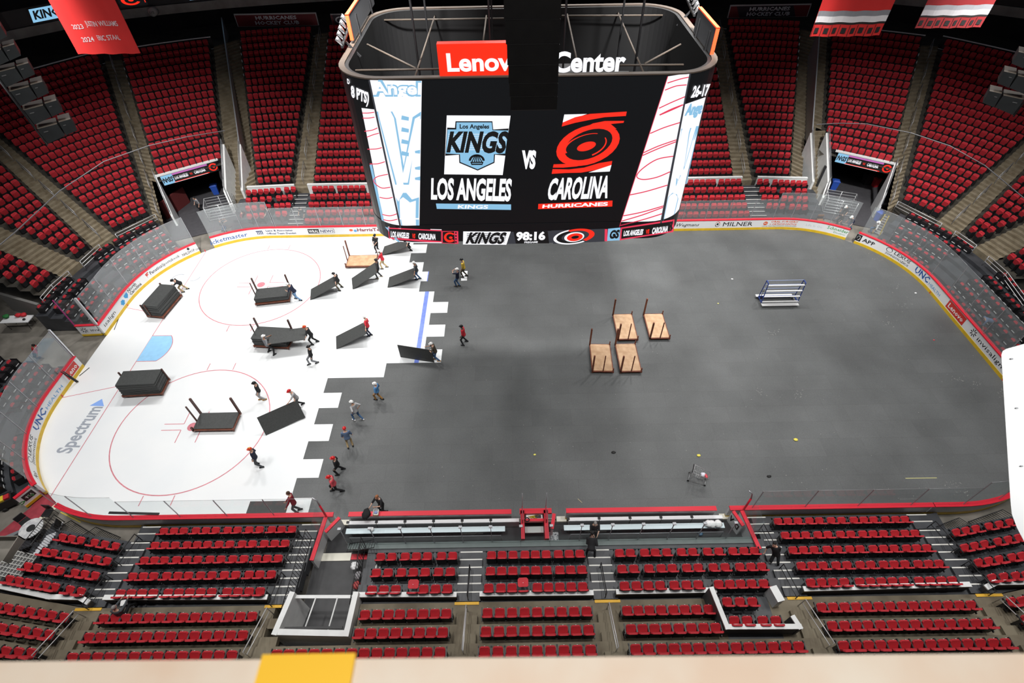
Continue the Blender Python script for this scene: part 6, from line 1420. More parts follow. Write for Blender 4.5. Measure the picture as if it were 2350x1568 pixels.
person((rC(1300, 888), rC(1352, 880)), rC(1250, 612), 85, 'person in white helmet, dark grey tee and jeans dragging a panel near the rubber edge', 'dgrey', 'jeans', 'white', hz=1.6, hands=(W4(-8.7, 6.15, .9), W4(-8.75, 7.2, .9)), skin='m')
person((rC(1962, 1005), rC(2020, 998)), rC(1985, 712), 70, 'person in white helmet, navy tee and jeans holding both hands to the face', 'navy', 'jeans', 'white', hands=((-.1, .28, 1.48), (.12, .28, 1.45)), shoe='brown')
person((rC(2072, 852), rC(2142, 828)), rC(2055, 548), 80, 'person in yellow tee and olive trousers beside the white gap in the rubber', 'yellow', 'olive', 'black')
person((rD(600, 768), rD(635, 752)), rD(535, 448), 85, 'person in white cap, red tee and blue trousers dragging a panel mid-ice', 'red', 'navy', 'white', hz=1.64, hands=(W4(-11.35, .15, .9), W4(-11.6, 1.2, .95)))
person((rD(1650, 1128), rD(1718, 1165)), rD(1597, 905), 85, 'person in white helmet and dark brown tee pushing an upright panel on edge', 'brown', 'jeans', 'white', hz=1.5, hands=(W4(-6.75, -1.75, 1.2), W4(-6.95, -1.4, 1.2)), shoe='tan')
person((rD(2095, 915), rD(2155, 850)), rD(2068, 602), 80, 'person in black helmet, red shirt and black trousers alone on the rubber', 'red', 'black', 'black', skin='d')
person((rE(1170, 440), rE(1232, 425)), rE(1070, 185), 110, 'person in black helmet, black tee and grey trousers inside the lower circle', 'black', 'lgrey', 'black', shoe='tan')
person((rE(1740, 560), rE(1805, 500)), rE(1628, 338), 130, 'person in red helmet and grey tee holding up a tilted panel', 'lgrey', 'black', 'red', hz=1.35, hands=(W4(-15.2, -6.2, .95), W4(-14.5, -5.9, .9)))
person((rE(1190, 1452), rE(1120, 1400)), rE(1005, 1165), 100, 'person in red and yellow helmet and navy tee striding over the lower circle line', 'navy', 'dgrey', 'orange')
person((rF(960, 345), rF(1030, 350)), rF(945, 155), 75, 'person in white helmet, light blue shirt and tan trousers on the rubber', 'sky', 'tan', 'white')
person((rF(695, 597), rF(800, 588)), rF(665, 362), 60, 'person in white helmet, grey tee and jeans with hands on hips', 'lgrey', 'jeans', 'white', hands=((-.24, .02, 1.0), (.24, -.02, 1.0)), shoe='white', skin='m')
person((rF(622, 928), rF(678, 902)), rF(575, 695), 20, 'person in red helmet, slate blue tee and khaki trousers seen from behind', 'slate', 'khaki', 'red')
person((rF(500, 1255), rF(570, 1180)), rF(440, 1050), 95, 'person in red helmet and all black clothes at the rubber edge', 'black', 'black', 'red', sleeve=1)
person((rF(440, 1448), rF(560, 1438)), rF(395, 1283), 100, 'person in red helmet, pink tee and black trousers walking left', 'pink', 'black', 'red', hz=1.55)
person((g2(825, 292), g2(770, 330)), g2(690, 120), 105, 'person in maroon hoodie bending to the near boards over a dark panel', 'maroon', 'dgrey', 'none', hz=1.25, sleeve=1, hands=((-.35, .55, .75), (.2, .5, .8)))
person((at(*g2(1985, 330), z=0)[:], (at(*g2(1985, 330), z=0)+Vector((-.25, .1, 0)))[:]), g2(1860, 140), 150, 'person in black tee leaning over the red bench cap beside a box', 'black', 'black', 'none', hz=1.42, hands=((-.05, .4, 1.3), (.3, .55, 1.12)), hair='ginger')
pb = at(*g3(1760, 740), z=.9)
person(((pb.x-.12, -14.0, 0), (pb.x+.12, -14.0, 0)), g3(1770, 555), 180, 'grey-haired person in black standing in the right bench, leaning to the camera', 'black', 'black', 'none', hz=1.62, hair='grey', hands=((-.1, .4, 1.1), (.1, .38, 1.1)))
pz = flR(3); pc = at(1350, 1262, z=pz)
person(((pc.x-.2, -15.42, pz), (pc.x+.25, -15.46, pz)), (1357, 1234), -20, 'person in black crouching behind the bench glass with a white tablet', 'black', 'black', 'none', hz=1.15, z=pz, hands=((-.1, .4, .8), (.1, .42, .8)), hair='black', sleeve=.95, skin='d')
pz = flR(3)+.1; pc = at(1775, 1285, z=pz)
person(((pc.x-.15, pc.y, pz), (pc.x+.1, pc.y-.3, pz)), (1768, 1238), 150, 'usher in black shirt and trousers walking on the steps right of the benches', 'black', 'black', 'none', hz=1.62, z=pz, hair='black')
pz = flF(1); pc = at(280, 1410, z=pz+.5)
S1 = person(((pc.x-.12, pc.y+.55, pz), (pc.x+.12, pc.y+.55, pz)), (pc.x, pc.y+.05, pz+1.2), 0, 'grey-haired person in grey jacket sitting in the near left row with papers', 'dgrey', 'black', 'none', z=pz, seat=True, hair='grey', sleeve=.95, hands=((-.12, .25, .72), (.12, .3, .72)))
q = MB(); q.box(-.15, .15, -.11, .11, 0, .01); o = q.build('paper_sheets', mat('paper', (.85, .85, .84), rough=.7), label='white sheets of paper on the lap of the seated person', cat='paper'); o.location = (pc.x+.02, pc.y+.40, pz+.74); o.rotation_euler = (.3, 0, .2)
# people beyond the glass and in the tunnels
t0 = lambda x, y: (340+x*.12766, 350+y*.12766); t1 = lambda x, y: (1840+x*.14670, 330+y*.1467); t3 = lambda x, y: (520+x*.17028, 400+y*.17028)
person((t0(940, 1030), t0(970, 1035)), t0(825, 805), 150, 'person in grey shirt standing inside the left tunnel', 'grey', 'black', 'none', hair='black')
person((t0(1340, 1410), t0(1380, 1420)), t0(1290, 1235), -60, 'person in dark tee working behind the glass near the left tunnel', 'dgrey', 'jeans', 'none', hz=1.4, hands=((-.2, .5, 1.0), (.2, .5, 1.0)), hair='grey')
person((t0(1700, 1270), t0(1740, 1280)), t0(1690, 1060), 80, 'person in maroon tee behind the glass left of the front seats', 'maroon', 'black', 'none', hz=1.5, hair='black')
k2 = flR(1); person((t3(600, 660)+(), t3(640, 670)), t3(540, 455), 110, 'person in grey tee sweeping between the front far seats', 'dgrey', 'dgrey', 'none', z=.32, hz=1.6, hands=((-.1, .4, .95), (.15, .45, .8)))
person((t3(1035, 590), t3(1060, 600)), t3(990, 455), 150, 'person in dark clothes with a white cloth on the far left aisle steps', 'black', 'dgrey', 'cap', z=.6, hz=1.6, hair='black')
person((t1(640, 1120), t1(690, 1120)), t1(700, 960), 120, 'person in black with a pale cap standing at the right tunnel', 'black', 'black', 'white', hz=1.6)
person((t1(560, 1260), t1(620, 1260)), t1(640, 1085), 90, 'large person in black behind the far right glass', 'black', 'black', 'none', hz=1.6, hair='black')
person((t1(740, 1320), t1(770, 1330)), t1(790, 1130), 100, 'person in navy with white cap walking through the right gate', 'navy', 'jeans', 'white', hz=1.6)
person((t1(1080, 1380), t1(1150, 1390)), t1(1210, 1250), 60, 'person in white hard hat and pale shirt behind the yellow ladder', 'white', 'jeans', 'white', hz=1.4)
person(((at(2262, 752, z=.6)+Vector((0, -.1, 0)))[:], (at(2262, 752, z=.6)+Vector((.25, .1, 0)))[:]), (2256, 735), -140, 'person in grey-blue shirt crouching behind the far right boards', 'slate', 'navy', 'none', z=.45, hz=1.0, hair='black')
person((at(90, 822, z=0)[:], (at(90, 822, z=0)+Vector((.3, -.1, 0)))[:]), (76, 792), 120, 'person in red shirt behind the lower left glass', 'red', 'navy', 'none', hz=1.62, hair='black')
# ================================================================ CARTS, PANELS, PROPS
M_RUST = mat('rust_brown_steel', (.16, .045, .022), rough=.6, var=.25, scale=5)
M_POLE = mat('dark_brown_pole', (.085, .03, .022), rough=.55)
M_TYRE = mat('black_rubber_wheel', (.015, .015, .015), rough=.7)
def cart(cx, cy, rz, L, Wd, label, poles, top=None, z0=0, npan=0, stubs=()):
    """platform cart; long side along its own x"""
    r = empty('panel_cart', (cx, cy, z0), rz, label, 'cart'); q = MB(); h = .26
    for s in (-1, 1): q.box(-L/2, L/2, s*Wd/2-.035, s*Wd/2+.035, h-.09, h); q.box(s*L/2-.035, s*L/2+.035, -Wd/2, Wd/2, h-.09, h)
    q.build('frame', M_RUST, r)
    q = MB(); q.box(-L/2+.03, L/2-.03, -Wd/2+.03, Wd/2-.03, h-.005, h+.02); q.build('plywood_deck', M_WOOD if npan == 0 else M_RUST, r)
    for sx in (-1, 1):
        for sy in (-1, 1):
            q = MB(); q.tube([Vector((sx*(L/2-.2), sy*(Wd/2-.08)-.03, .09)), Vector((sx*(L/2-.2), sy*(Wd/2-.08)+.03, .09))], .088, 10); q.build('wheel', M_TYRE, r)
            q = MB(); q.box(sx*L/2-.05, sx*L/2+.05, sy*Wd/2-.05, sy*Wd/2+.05, h-.14, h+.04); q.build('corner_socket', M_RUST, r)
    for (x, y, hh, rr) in poles:
        q = MB(); q.bar((x, y, h-.05), (x, y, h+hh), rr*2); q.build('upright_pole', M_POLE if npan else M_RUST, r)
    return r
S = 1.2
# four empty plywood carts, long side along y
for i, (cx, cy, L, lab) in enumerate(((6.84, 1.12, 2.5, 'empty plywood cart behind the front pair, left of two'), (9.08, 1.14, 2.42, 'empty plywood cart behind the front pair, standing on its own to the right'), (4.77, -1.79, 2.42, 'empty plywood cart in front, left of the front pair'), (6.58, -1.82, 2.45, 'empty plywood cart in front, right of the front pair'))):
    W2 = 1.36; x0 = -L/2; x1 = L/2   # own x axis points away from the viewer after the turn
    r = cart(cx, cy, PI/2 if i != 2 else PI/2-.04, L, W2, lab, [(x1, W2/2, 1.5, .05), (x0, W2/2, 1.5, .05), (x0, -.02, 1.5, .03), (x1, -W2/2, .30, .03), (x0, -W2/2, .30, .03)]); r['group'] = 'empty plywood carts on the rubber'
cart(-13.45, 9.22, 0, 2.35, 1.42, 'empty plywood cart standing on the ice near the scoreboard', [(-1.17, .71, 1.5, .05), (-1.17, -.02, 1.5, .03), (-1.17, -.71, .3, .04)])
def stack(r, L, Wd, n, z0=.28, jit=.03, seed=1):
    rnd = random.Random(seed)
    for i in range(n):
        o = MB().box(-L/2, L/2, -Wd/2, Wd/2, 0, .042).build('floor_panel', M_PANEL, label='dark floor panel %s in the pile on %s' % (ORD[i]+' from the bottom', r['short']), cat='panel', group='dark floor panels piled on carts')
        a = r.rotation_euler.z; dx, dy = rnd.uniform(-jit, jit), rnd.uniform(-jit, jit)
        o.location = r.location+Vector((dx*math.cos(a)-dy*math.sin(a), dx*math.sin(a)+dy*math.cos(a), z0+i*.044)); o.rotation_euler.z = a+rnd.uniform(-.012, .012)
def loaded(cx, cy, rz, n, label, short, poles, seed, L=2.44, Wd=1.22):
    r = cart(cx, cy, rz, L, Wd, label, poles, npan=1); r['short'] = short; stack(r, L-.04, Wd-.04, n, seed=seed); del r['short']; return r
h = 1.22
loaded(-27.45, 4.22, PI/2-.14, 22, 'cart loaded high with dark panels in the far left corner', 'the far left cart', [(1.22, .61, 1.05, .05), (-1.22, .3, 1.05, .05), (-1.22, .61, 1.05, .04)], 1)
loaded(-19.42, 4.95, .145, 10, 'cart with a medium pile of dark panels inside the upper circle', 'the upper circle cart', [(-1.22, .61, 1.5, .05), (-1.22, .02, 1.5, .03), (1.22, .61, 1.5, .05)], 2)
loaded(-17.98, .33, -.10, 16, 'cart with a tall pile of dark panels between the circles', 'the middle cart', [(-1.22, .61, 1.5, .05), (-1.22, .02, 1.5, .03), (1.22, .61, 1.5, .05)], 3)
loaded(-25.15, -3.72, .06, 22, 'cart loaded high with dark panels beside the lower goal line', 'the lower left cart', [(-1.22, .3, 1.25, .04), (1.22, .61, 1.0, .04)], 4)
loaded(-19.5, -6.5, 0, 1, 'low cart with a single dark panel and three tall poles by the lower dot', 'the lower circle cart', [(-1.22, .61, 1.5, .055), (-1.22, .02, 1.5, .035), (1.22, .61, 1.5, .055), (-1.22, -.61, .25, .05)], 5)
# panels being carried
def panel3(A, A1, B0, label):
    A, u, v = Vector(A), Vector(A1)-Vector(A), Vector(B0)-Vector(A); v = v.normalized()*2.44; u = (u-v.normalized()*u.dot(v.normalized())).normalized()*1.22; n = v.cross(u).normalized()
    if n.z < 0: n = -n
    c = A+u/2+v/2+n*.022; o = MB().obox((0, 0, 0), v/2, u/2, n*.02).build('floor_panel', M_PANEL, label=label, cat='panel'); o.location = c; return o
panel3((-16.63, 4.79, .0), (-16.93, 5.97, 0), (-14.46, 5.18, 1.05), 'dark floor panel dragged by its end at the upper circle edge')
panel3((-12.04, 10.19, 0), (-12.0, 11.41, 0), (-9.77, 10.07, .88), 'dark floor panel dragged beside the scoreboard edge, farthest of all')
panel3((-13.6, 5.95, 0), (-14.07, 7.07, 0), (-11.54, 6.32, 1.26), 'dark floor panel dragged steeply by the hooded person')
panel3((-10.91, 6.07, 0), (-10.98, 7.28, 0), (-8.66, 6.12, .93), 'dark floor panel dragged towards the zigzag rubber edge')
panel3((-13.5, -.38, 0), (-13.81, .8, 0), (-11.31, .12, .94), 'dark floor panel dragged by the person in red tee, mid-ice')
panel3((-8.92, -1.24, .0), (-8.92, -1.24, 1.22), (-6.56, -1.82, .05), 'dark floor panel standing upright on its long edge over the blue line')
panel3((-16.28, -7.41, .0), (-16.67, -6.77, .96), (-14.18, -6.16, .05), 'dark floor panel tilted on its long edge beside the lower circle')
o = MB().box(-1.22, 1.22, -.61, .61, 0, .04).build('floor_panel', M_PANEL, label='dark floor panel being slid across the top of the middle cart', cat='panel'); o.location = (-16.72, .02, .28+16*.044+.01); o.rotation_euler = (0, 0, .16)
o = MB().box(-1.05, 1.1, -.38, .38, 0, .02).build('floor_panel', M_PANEL, label='dark floor panel lying on the ice against the near left boards', cat='panel'); o.location = (-14.75, -12.1, .0)
# tool pole of the far person
q = MB(); q.bar((0, 0, 0), (-.35, .55, 1.15), .05); o = q.build('brown_pole', M_POLE, label='brown pole held by the person near the far boards', cat='pole'); p = at(*rC(640, 470), z=0); o.location = (p.x, p.y, .01)
# blue and white glass trolley
p = at(1744, 699, z=0); p2 = at(1829, 702, z=0); cx = (p.x+p2.x)/2; TR_ = empty('glass_trolley', (cx, (p.y+p2.y)/2+.35, .014), .0, 'blue framed trolley with white shelves standing on the rubber', 'trolley'); HWd = (p2.x-p.x)/2
M_BLU = mat('blue_steel', (.03, .06, .25), rough=.4); M_SHW = mat('white_shelf', (.78, .78, .78), rough=.4)
for s in (-1, 1):
    for y in (-.32, .32): q = MB(); q.bar((s*HWd, y, .25), (s*HWd, y*.55, 1.95), .05); q.build('upright', M_BLU, TR_)
    q = MB(); q.bar((s*HWd, -.18, 1.95), (s*HWd, .18, 1.95), .06); q.build('top_bracket', M_BLU, TR_); q = MB(); q.bar((s*HWd, -.34, .25), (s*HWd, .34, .25), .07); q.build('base_bracket', M_BLU, TR_)
    for y in (-.3, .3): q = MB(); q.tube([Vector((s*(HWd-.1), y-.02, .07)), Vector((s*(HWd-.1), y+.02, .07))], .07, 10); q.build('wheel', M_TYRE, TR_)
for zz, yk in ((.32, -.34), (.75, -.27), (1.25, -.22), (1.75, -.18)): q = MB(); q.box(-HWd, HWd, yk-.05, yk+.05, zz, zz+.05); q.build('white_bar', M_SHW, TR_)
for zz, yk in ((.6, .3), (1.1, .25), (1.5, .22), (1.92, .18)): q = MB(); q.box(-HWd, HWd, yk-.02, yk+.02, zz, zz+.04); q.build('blue_bar', mat('pale_blue_steel', (.25, .30, .45), rough=.4), TR_)
q = MB(); q.box(-HWd-.02, HWd+.02, -.62, -.36, .14, .20); q.build('front_shelf', M_SHW, TR_); q = MB(); q.box(-HWd-.15, HWd-.1, .36, .60, .18, .24); q.build('rear_shelf', M_SHW, TR_); q = MB(); q.box(-HWd, HWd, .28, .34, .18, .34); q.build('blue_base', M_BLU, TR_)
q = MB(); q.tube([Vector((-HWd-.08, -.1+.06*math.sin(t), .4+t*.05)) for t in range(18)], .02, 5); q.build('strap', M_BLACK, TR_)
# shopping cart
p = at(1604, 1097, z=.3); SHC = empty('shopping_cart', (p.x, p.y, .014), -.42, 'chrome shopping cart holding white and red bags on the rubber', 'shopping cart')
M_CH = mat('cart_chrome', (.60, .61, .62), rough=.3, metal=.6); q = MB()
top = [(-.42, -.27, .98), (.45, -.22, .82), (.45, .22, .82), (-.42, .27, .98)]; bot = [(-.32, -.2, .55), (.36, -.17, .5), (.36, .17, .5), (-.32, .2, .55)]
V = lambda t: Vector(t)
q.tube([V(t) for t in top+top[:1]], .016, 6); q.tube([V(t) for t in bot+bot[:1]], .012, 6)
for i in range(4):
    for k in range(9):
        f = k/8; a = V(top[i]).lerp(V(top[(i+1) % 4]), f); b = V(bot[i]).lerp(V(bot[(i+1) % 4]), f); q.tube([a, b], .005, 4)
    for g_ in (.33, .66): q.tube([V(top[i]).lerp(V(bot[i]), g_), V(top[(i+1) % 4]).lerp(V(bot[(i+1) % 4]), g_)], .005, 4)
for k in range(7): f = k/6; q.tube([V(bot[0]).lerp(V(bot[1]), f), V(bot[3]).lerp(V(bot[2]), f)], .005, 4)
q.build('wire_basket', M_CH, SHC)
q = MB(); 
for s in (-1, 1): q.tube([V((-.45, s*.27, .98)), V((-.38, s*.26, .45)), V((-.5, s*.27, .16)), V((.4, s*.2, .14)), V((.25, s*.18, .5))], .017, 6)
q.tube([V((-.5, -.27, .16)), V((-.5, .27, .16))], .014, 6); q.tube([V((.4, -.2, .14)), V((.4, .2, .14))], .014, 6); q.build('chassis', M_CH, SHC)
q = MB(); q.tube([V((-.48, -.28, 1.0)), V((-.48, .28, 1.0))], .022, 8); q.build('handle', M_BLACK, SHC)
for sx, sy in ((-.5, .27), (-.5, -.27), (.4, .2), (.4, -.2)): q = MB(); q.tube([V((sx, sy-.015, .06)), V((sx, sy+.015, .06))], .06, 10); q.build('wheel', M_TYRE, SHC)
import mathutils
for i, (c, rr, m, sc_, lab) in enumerate((((.12, .02, .6), .14, mat('bag_white', (.7, .7, .78), rough=.6), (1, 1, .7), 'crumpled white plastic bag in the shopping cart'), ((.28, -.03, .66), .12, mat('bag_red', (.6, .06, .08), rough=.5), (.7, 1.2, .6), 'red bag in the front of the shopping cart'))):
    w_ = SHC.matrix_basis @ Vector(c); lump('plastic_bag', w_, rr, m, lab, 'bag', sc=sc_, seed=40+i)
# small litter and marks on the floor covering
LT = [('paper_scrap', (.8, .8, .8), (1680, 641), .10, 'white scrap on the rubber left of the blue trolley'), ('paper_ball', (.85, .85, .85), (2101, 673), .09, 'white ball on the rubber near the far right boards'), ('yellow_marker', (.75, .65, .1), (1603, 1046), .13, 'yellow marker on the rubber above the shopping cart'),
      ('yellow_marker', (.75, .65, .1), (1826, 1010), .14, 'yellow folded marker on the rubber at lower right'), ('yellow_marker', (.75, .7, .15), (1227, 1044), .09, 'yellow marker on the rubber above the middle bay'), ('yellow_marker', (.7, .65, .2), (1648, 697), .07, 'small yellow marker right of the plywood carts'),
      ('black_rag', (.01, .01, .01), (1408, 1039), .13, 'black rag on the rubber left of the shopping cart'), ('black_rag', (.01, .01, .01), (1765, 1094), .13, 'black rag on the rubber right of the shopping cart'), ('red_marker', (.7, .06, .08), (2143, 781), .07, 'red marker near the right boards')]
for i, (nm, c, (u, v), s_, lab) in enumerate(LT):
    p = at(u, v, z=.014); lump(nm, (p.x, p.y, .015), s_, mat(nm+'_mat'+str(i), c, rough=.7), lab, 'litter', sc=(1, .7, .25), seed=60+i, n=8)
q = MB(); rnd = random.Random(3)
for i in range(230):
    u = rnd.uniform(960, 2250); v = rnd.uniform(560, 1150); p = at(u, v, z=.0155)
    if p.x > rx(p.y)-.4 or p.x < -5.5 and rnd.random() < .5: continue
    a = rnd.uniform(0, PI); s_ = rnd.uniform(.012, .03); dx, dy = math.cos(a)*s_, math.sin(a)*s_; q.add([(p.x-dx, p.y-dy, .0155), (p.x+dy*.5, p.y-dx*.5, .0155), (p.x+dx, p.y+dy, .0155), (p.x-dy*.5, p.y+dx*.5, .0155)], [(0, 1, 2, 3)])
for (u, v) in ((2040, 740), (2060, 660), (2075, 700), (1780, 765), (2200, 870), (2240, 880), (2275, 840), (2300, 900), (2190, 1110), (2215, 1130), (1745, 900), (1830, 905), (2110, 640), (1980, 550), (2010, 590)):
    for k in range(12):
        p = at(u+rnd.gauss(0, 8), v+rnd.gauss(0, 6), z=.0155)
        if p.x > rx(p.y)-.3: continue
        a = rnd.uniform(0, PI); s_ = rnd.uniform(.03, .09); dx, dy = math.cos(a)*s_, math.sin(a)*s_; q.add([(p.x-dx, p.y-dy, .0156), (p.x+dy*.12, p.y-dx*.12, .0156), (p.x+dx, p.y+dy, .0156), (p.x-dy*.12, p.y+dx*.12, .0156)], [(0, 1, 2, 3)])
q.build('scattered_debris', mat('debris_white', (.40, .39, .36), rough=.8), kind='stuff', label='countless pale specks and scuffs scattered over the rubber covering', cat='debris')
q = MB(); a, b = at(2078, 1098, z=.016), at(2150, 1097, z=.016); q.obox((a+b)/2, (b-a)/2, (0, .025, 0), (0, 0, .001)); q.build('yellow_tape_line', mat('faded_yellow', (.42, .40, .18), rough=.7), label='faded yellow tape line on the rubber at lower right', cat='tape')
q = MB(); a, b = at(1326, 1145, z=.016), at(1336, 1154, z=.016); q.obox((a+b)/2, (b-a)/2, (0, .012, 0), (0, 0, .002)); q.build('pale_stick', mat('stick', (.6, .5, .25), rough=.6), label='short pale stick on the rubber before the right bench', cat='stick')
for i, (a, b, z, lab) in enumerate((((2030 if 0 else 273, 729), (262, 757), .02, 'thin dark rod on the ice by the open left gate'), ((182, 863), (205, 844), .02, 'thin dark rod on the ice below the open left gate'))):
    A, Bq = at(*a, z=.02), at(*b, z=.02); q = MB(); q.tube([A, Bq], .02, 6); q.build('dark_rod', M_DARK, label=lab, cat='rod')
q = MB(); A = at(139, 853, z=1.3); Bq = at(176, 877, z=.05); q.tube([A, Bq], [.03, .05], 8); q.tube([A+Vector((.1, .05, 0)), Bq+Vector((.06, .03, 0))], [.03, .05], 8); q.build('leaning_pole_pair', M_DARK, label='pair of dark poles leaning over the lower left boards', cat='pole')
for i, (a, b, c_, lab) in enumerate((((250, 1177), (365, 1180), 1.09, 'long dark bar resting on the near left cap rail'),)):
    A, Bq = at(*a, z=c_), at(*b, z=c_); q = MB(); q.bar(A, Bq, .12, .05); q.build('dark_bar', M_DARK, label=lab, cat='bar')
# ---------------------------------------------------------------- behind the glass: barriers, ladder, bins
M_AL = mat('aluminium_tube', (.62, .63, .64), rough=.35, metal=.5)
def cage(u, v, wd, dp, h, rz, label):
    p = at(u, v, z=0); r = empty('barrier_stack', (p.x, p.y, .03), rz, label, 'barrier')
    for k in range(6):
        z = h*k/5+.15; q = MB(); q.tube([Vector((-wd/2, -dp/2, z)), Vector((wd/2, -dp/2, z)), Vector((wd/2, dp/2, z)), Vector((-wd/2, dp/2, z)), Vector((-wd/2, -dp/2, z))], .028, 6); q.build('rail_ring', M_AL, r)
    for x, y in ((-wd/2, -dp/2), (wd/2, -dp/2), (wd/2, dp/2), (-wd/2, dp/2), (0, -dp/2), (0, dp/2)): q = MB(); q.tube([Vector((x, y, 0)), Vector((x, y, h+.15))], .03, 6); q.build('post', M_AL, r)
cage(515, 493, 2.4, 1.6, 1.3, .35, 'stack of pale tubular barriers beside the left tunnel'); cage(1918, 484, 2.4, 1.6, 1.3, -.35, 'stack of pale tubular barriers beside the right tunnel')
def bin_(u, v, z, col, rz, label, s=1.0):
    p = at(u, v, z=z); r = empty('waste_bin', (p.x, p.y, .03), rz, label, 'bin'); q = MB()
    q.loft([[(w_*x, w_*.9*y, zz) for x, y in ((-1, -1), (1, -1), (1, 1), (-1, 1))] for zz, w_ in ((0, .24*s), (.85*s, .30*s))], smooth=False); q.build('bin_body', col, r); q = MB(); q.loft([[(w_*x, w_*.9*y, zz) for x, y in ((-1, -1), (1, -1), (1, 1), (-1, 1))] for zz, w_ in ((.85*s, .33*s), (.90*s, .33*s), (1.0*s, .2*s))], smooth=False); q.build('lid', col, r)
M_BB = mat('bin_blue', (.02, .08, .42), rough=.5); M_BR2 = mat('bin_red', (.45, .02, .03), rough=.5)
bin_(498, 445, 0, M_BB, .3, 'blue wheeled bin in the left tunnel'); bin_(1910, 435, 0, M_BB, -.3, 'blue wheeled bin in the right tunnel'); bin_(2006, 428, 0, M_BR2, .1, 'red bin in the right tunnel', .9); bin_(1985, 422, 0, M_DARK, .1, 'black wheeled bin in the right tunnel', 1.2)
bin_(2012, 506, 0, M_BB, .4, 'blue bin behind the ladder by the right gate', .9)
p = at(398, 462, z=1); q = MB(); q.box(-.1, .1, -1.5, 1.5, 0, 1.6); o = q.build('red_screen', mat('dark_red_cloth', (.10, .01, .01), rough=.9), label='dark red screen along the left tunnel wall', cat='screen'); o.location = (p.x, p.y, .03); o.rotation_euler.z = -.3
# yellow ladder
A0, A1_ = at(2003, 534, z=.05), at(2018, 541, z=.05); T0, T1_ = at(2031, 493, z=2.2), at(2040, 496, z=2.2)
LD = empty('yellow_ladder', (A0+A1_)/2, label='yellow ladder leaning behind the boards at the right gate', cat='ladder'); lo = LD.location.copy(); M_LY = mat('ladder_yellow', (.75, .55, .04), rough=.4)
for a, b in ((A0, T0), (A1_, T1_)): q = MB(); q.bar(a-lo, b-lo, .07, .05); q.build('side_rail', M_LY, LD)
for k in range(8): f = (k+.6)/8.2; q = MB(); q.bar(A0.lerp(T0, f)-lo, A1_.lerp(T1_, f)-lo, .06, .04); q.build('rung', M_AL, LD)
p = at(1880, 512, z=.4); r = empty('stacked_chairs', (p.x, p.y, .0), label='stack of brown chairs behind the right far glass', cat='chairs'); 
for k in range(3): q = MB(); q.box(-.25, .25, -.25, .25, .4+.12*k, .46+.12*k); q.box(-.25, .25, .2, .26, .46+.12*k, .85+.12*k); q.build('chair_shell', mat('chair_brown', (.30, .13, .05), rough=.6), r)
q = MB(); 
for sx in (-.23, .23):
    for sy in (-.22, .22): q.tube([Vector((sx, sy, 0)), Vector((sx, sy, .42))], .02, 5)
q.build('chair_legs', M_DARK, r)
# ---------------------------------------------------------------- left end: tables, carpet, stacks
def folding_table(u0, v0, u1, v1, label, h=.74):
    a, b = at(u0, v0, z=h), at(u1, v1, z=h); r = empty('folding_table', ((a.x+b.x)/2, (a.y+b.y)/2, -.04), label=label, cat='table'); d = b-a; d.z = 0; L = d.length; d.normalize(); n = Vector((-d.y, d.x, 0))
    q = MB(); q.obox(Vector((0, 0, h)), d*L/2, n*.38, (0, 0, .025)); q.build('table_top', M_WHITE, r)
    for s in (-1, 1):
        for k in (-1, 1): q = MB(); q.tube([d*s*(L/2-.3)+n*.3*k, d*s*(L/2-.2)+n*.3*k+Vector((0, 0, h-.02))], .016, 5); q.build('leg', M_DARK, r)
    return r
ft = folding_table(6, 733, 70, 731, 'white folding table with red and green items near the left opening')
tz = .75
for i, (u, v, m, lab) in enumerate(((15, 728, mat('cloth_green_item', (.02, .18, .04), rough=.7), 'green bundle on the white folding table'), (43, 725, mat('cloth_red_item', (.6, .02, .03), rough=.7), 'red bundle in the middle of the white folding table'), (55, 724, mat('cloth_red_item', (.6, .02, .03), rough=.7), 'red bundle at the right end of the white folding table'), (55, 733, M_BLACK, 'small black item on the white folding table'))):
    p = at(u, v, z=.78); lump('bundle', (p.x, p.y, .728), .2 if i < 3 else .1, m, lab, 'bundle', seed=80+i)
# red carpet strip and cream plate at the corner gate
def strip_(name, P, m, label, z=-.052, cat=None, kind='structure'):
    q = MB(); V_ = [at(u, v, z=z) for u, v in P]; q.add([(p.x, p.y, z) for p in V_], [tuple(range(len(V_)))]); o = q.build(name, m, label=label, kind=kind); return o
strip_('red_carpet', [(92, 1120), (134, 1152), (118, 1168), (60, 1240), (-20, 1262), (-20, 1238), (70, 1165)], mat('carpet_red', (.30, .035, .05), rough=.9, var=.15), 'red carpet leading out of the lower left corner gate')
strip_('cream_plate', [(134, 1150), (140, 1158), (98, 1192), (88, 1190)], mat('plate_cream', (.66, .63, .48), rough=.6), 'cream strip beside the red carpet', z=-.045)
strip_('yellow_floor_line', [(140, 1175), (186, 1198), (184, 1200), (138, 1177)], mat('floor_yellow', (.60, .48, .06), rough=.7), 'worn yellow line on the floor behind the near left boards', z=-.048)
p = at(70, 1212, z=.74); r = empty('round_table', (p.x, p.y, -.05), label='round white patterned table with a dark centre near the lower left corner', cat='table')
def disc(q, rr, z0, z1, m=0, n=24, hole=0): q.loft([[(rr*math.cos(2*PI*k/n), rr*math.sin(2*PI*k/n), z) for k in range(n)] for z in (z0, z1)], m, smooth=False)
q = MB(); disc(q, .56, .72, .76); q.build('table_top', mat('table_marbled', (.62, .62, .62), rough=.4, col2=(.42, .42, .44), scale=6), r); q = MB(); disc(q, .2, .76, .775); q.build('dark_centre', M_DARK, r); q = MB(); disc(q, .05, .0, .72, n=10); disc(q, .3, .0, .04, n=16); q.build('pedestal', M_DARK, r)
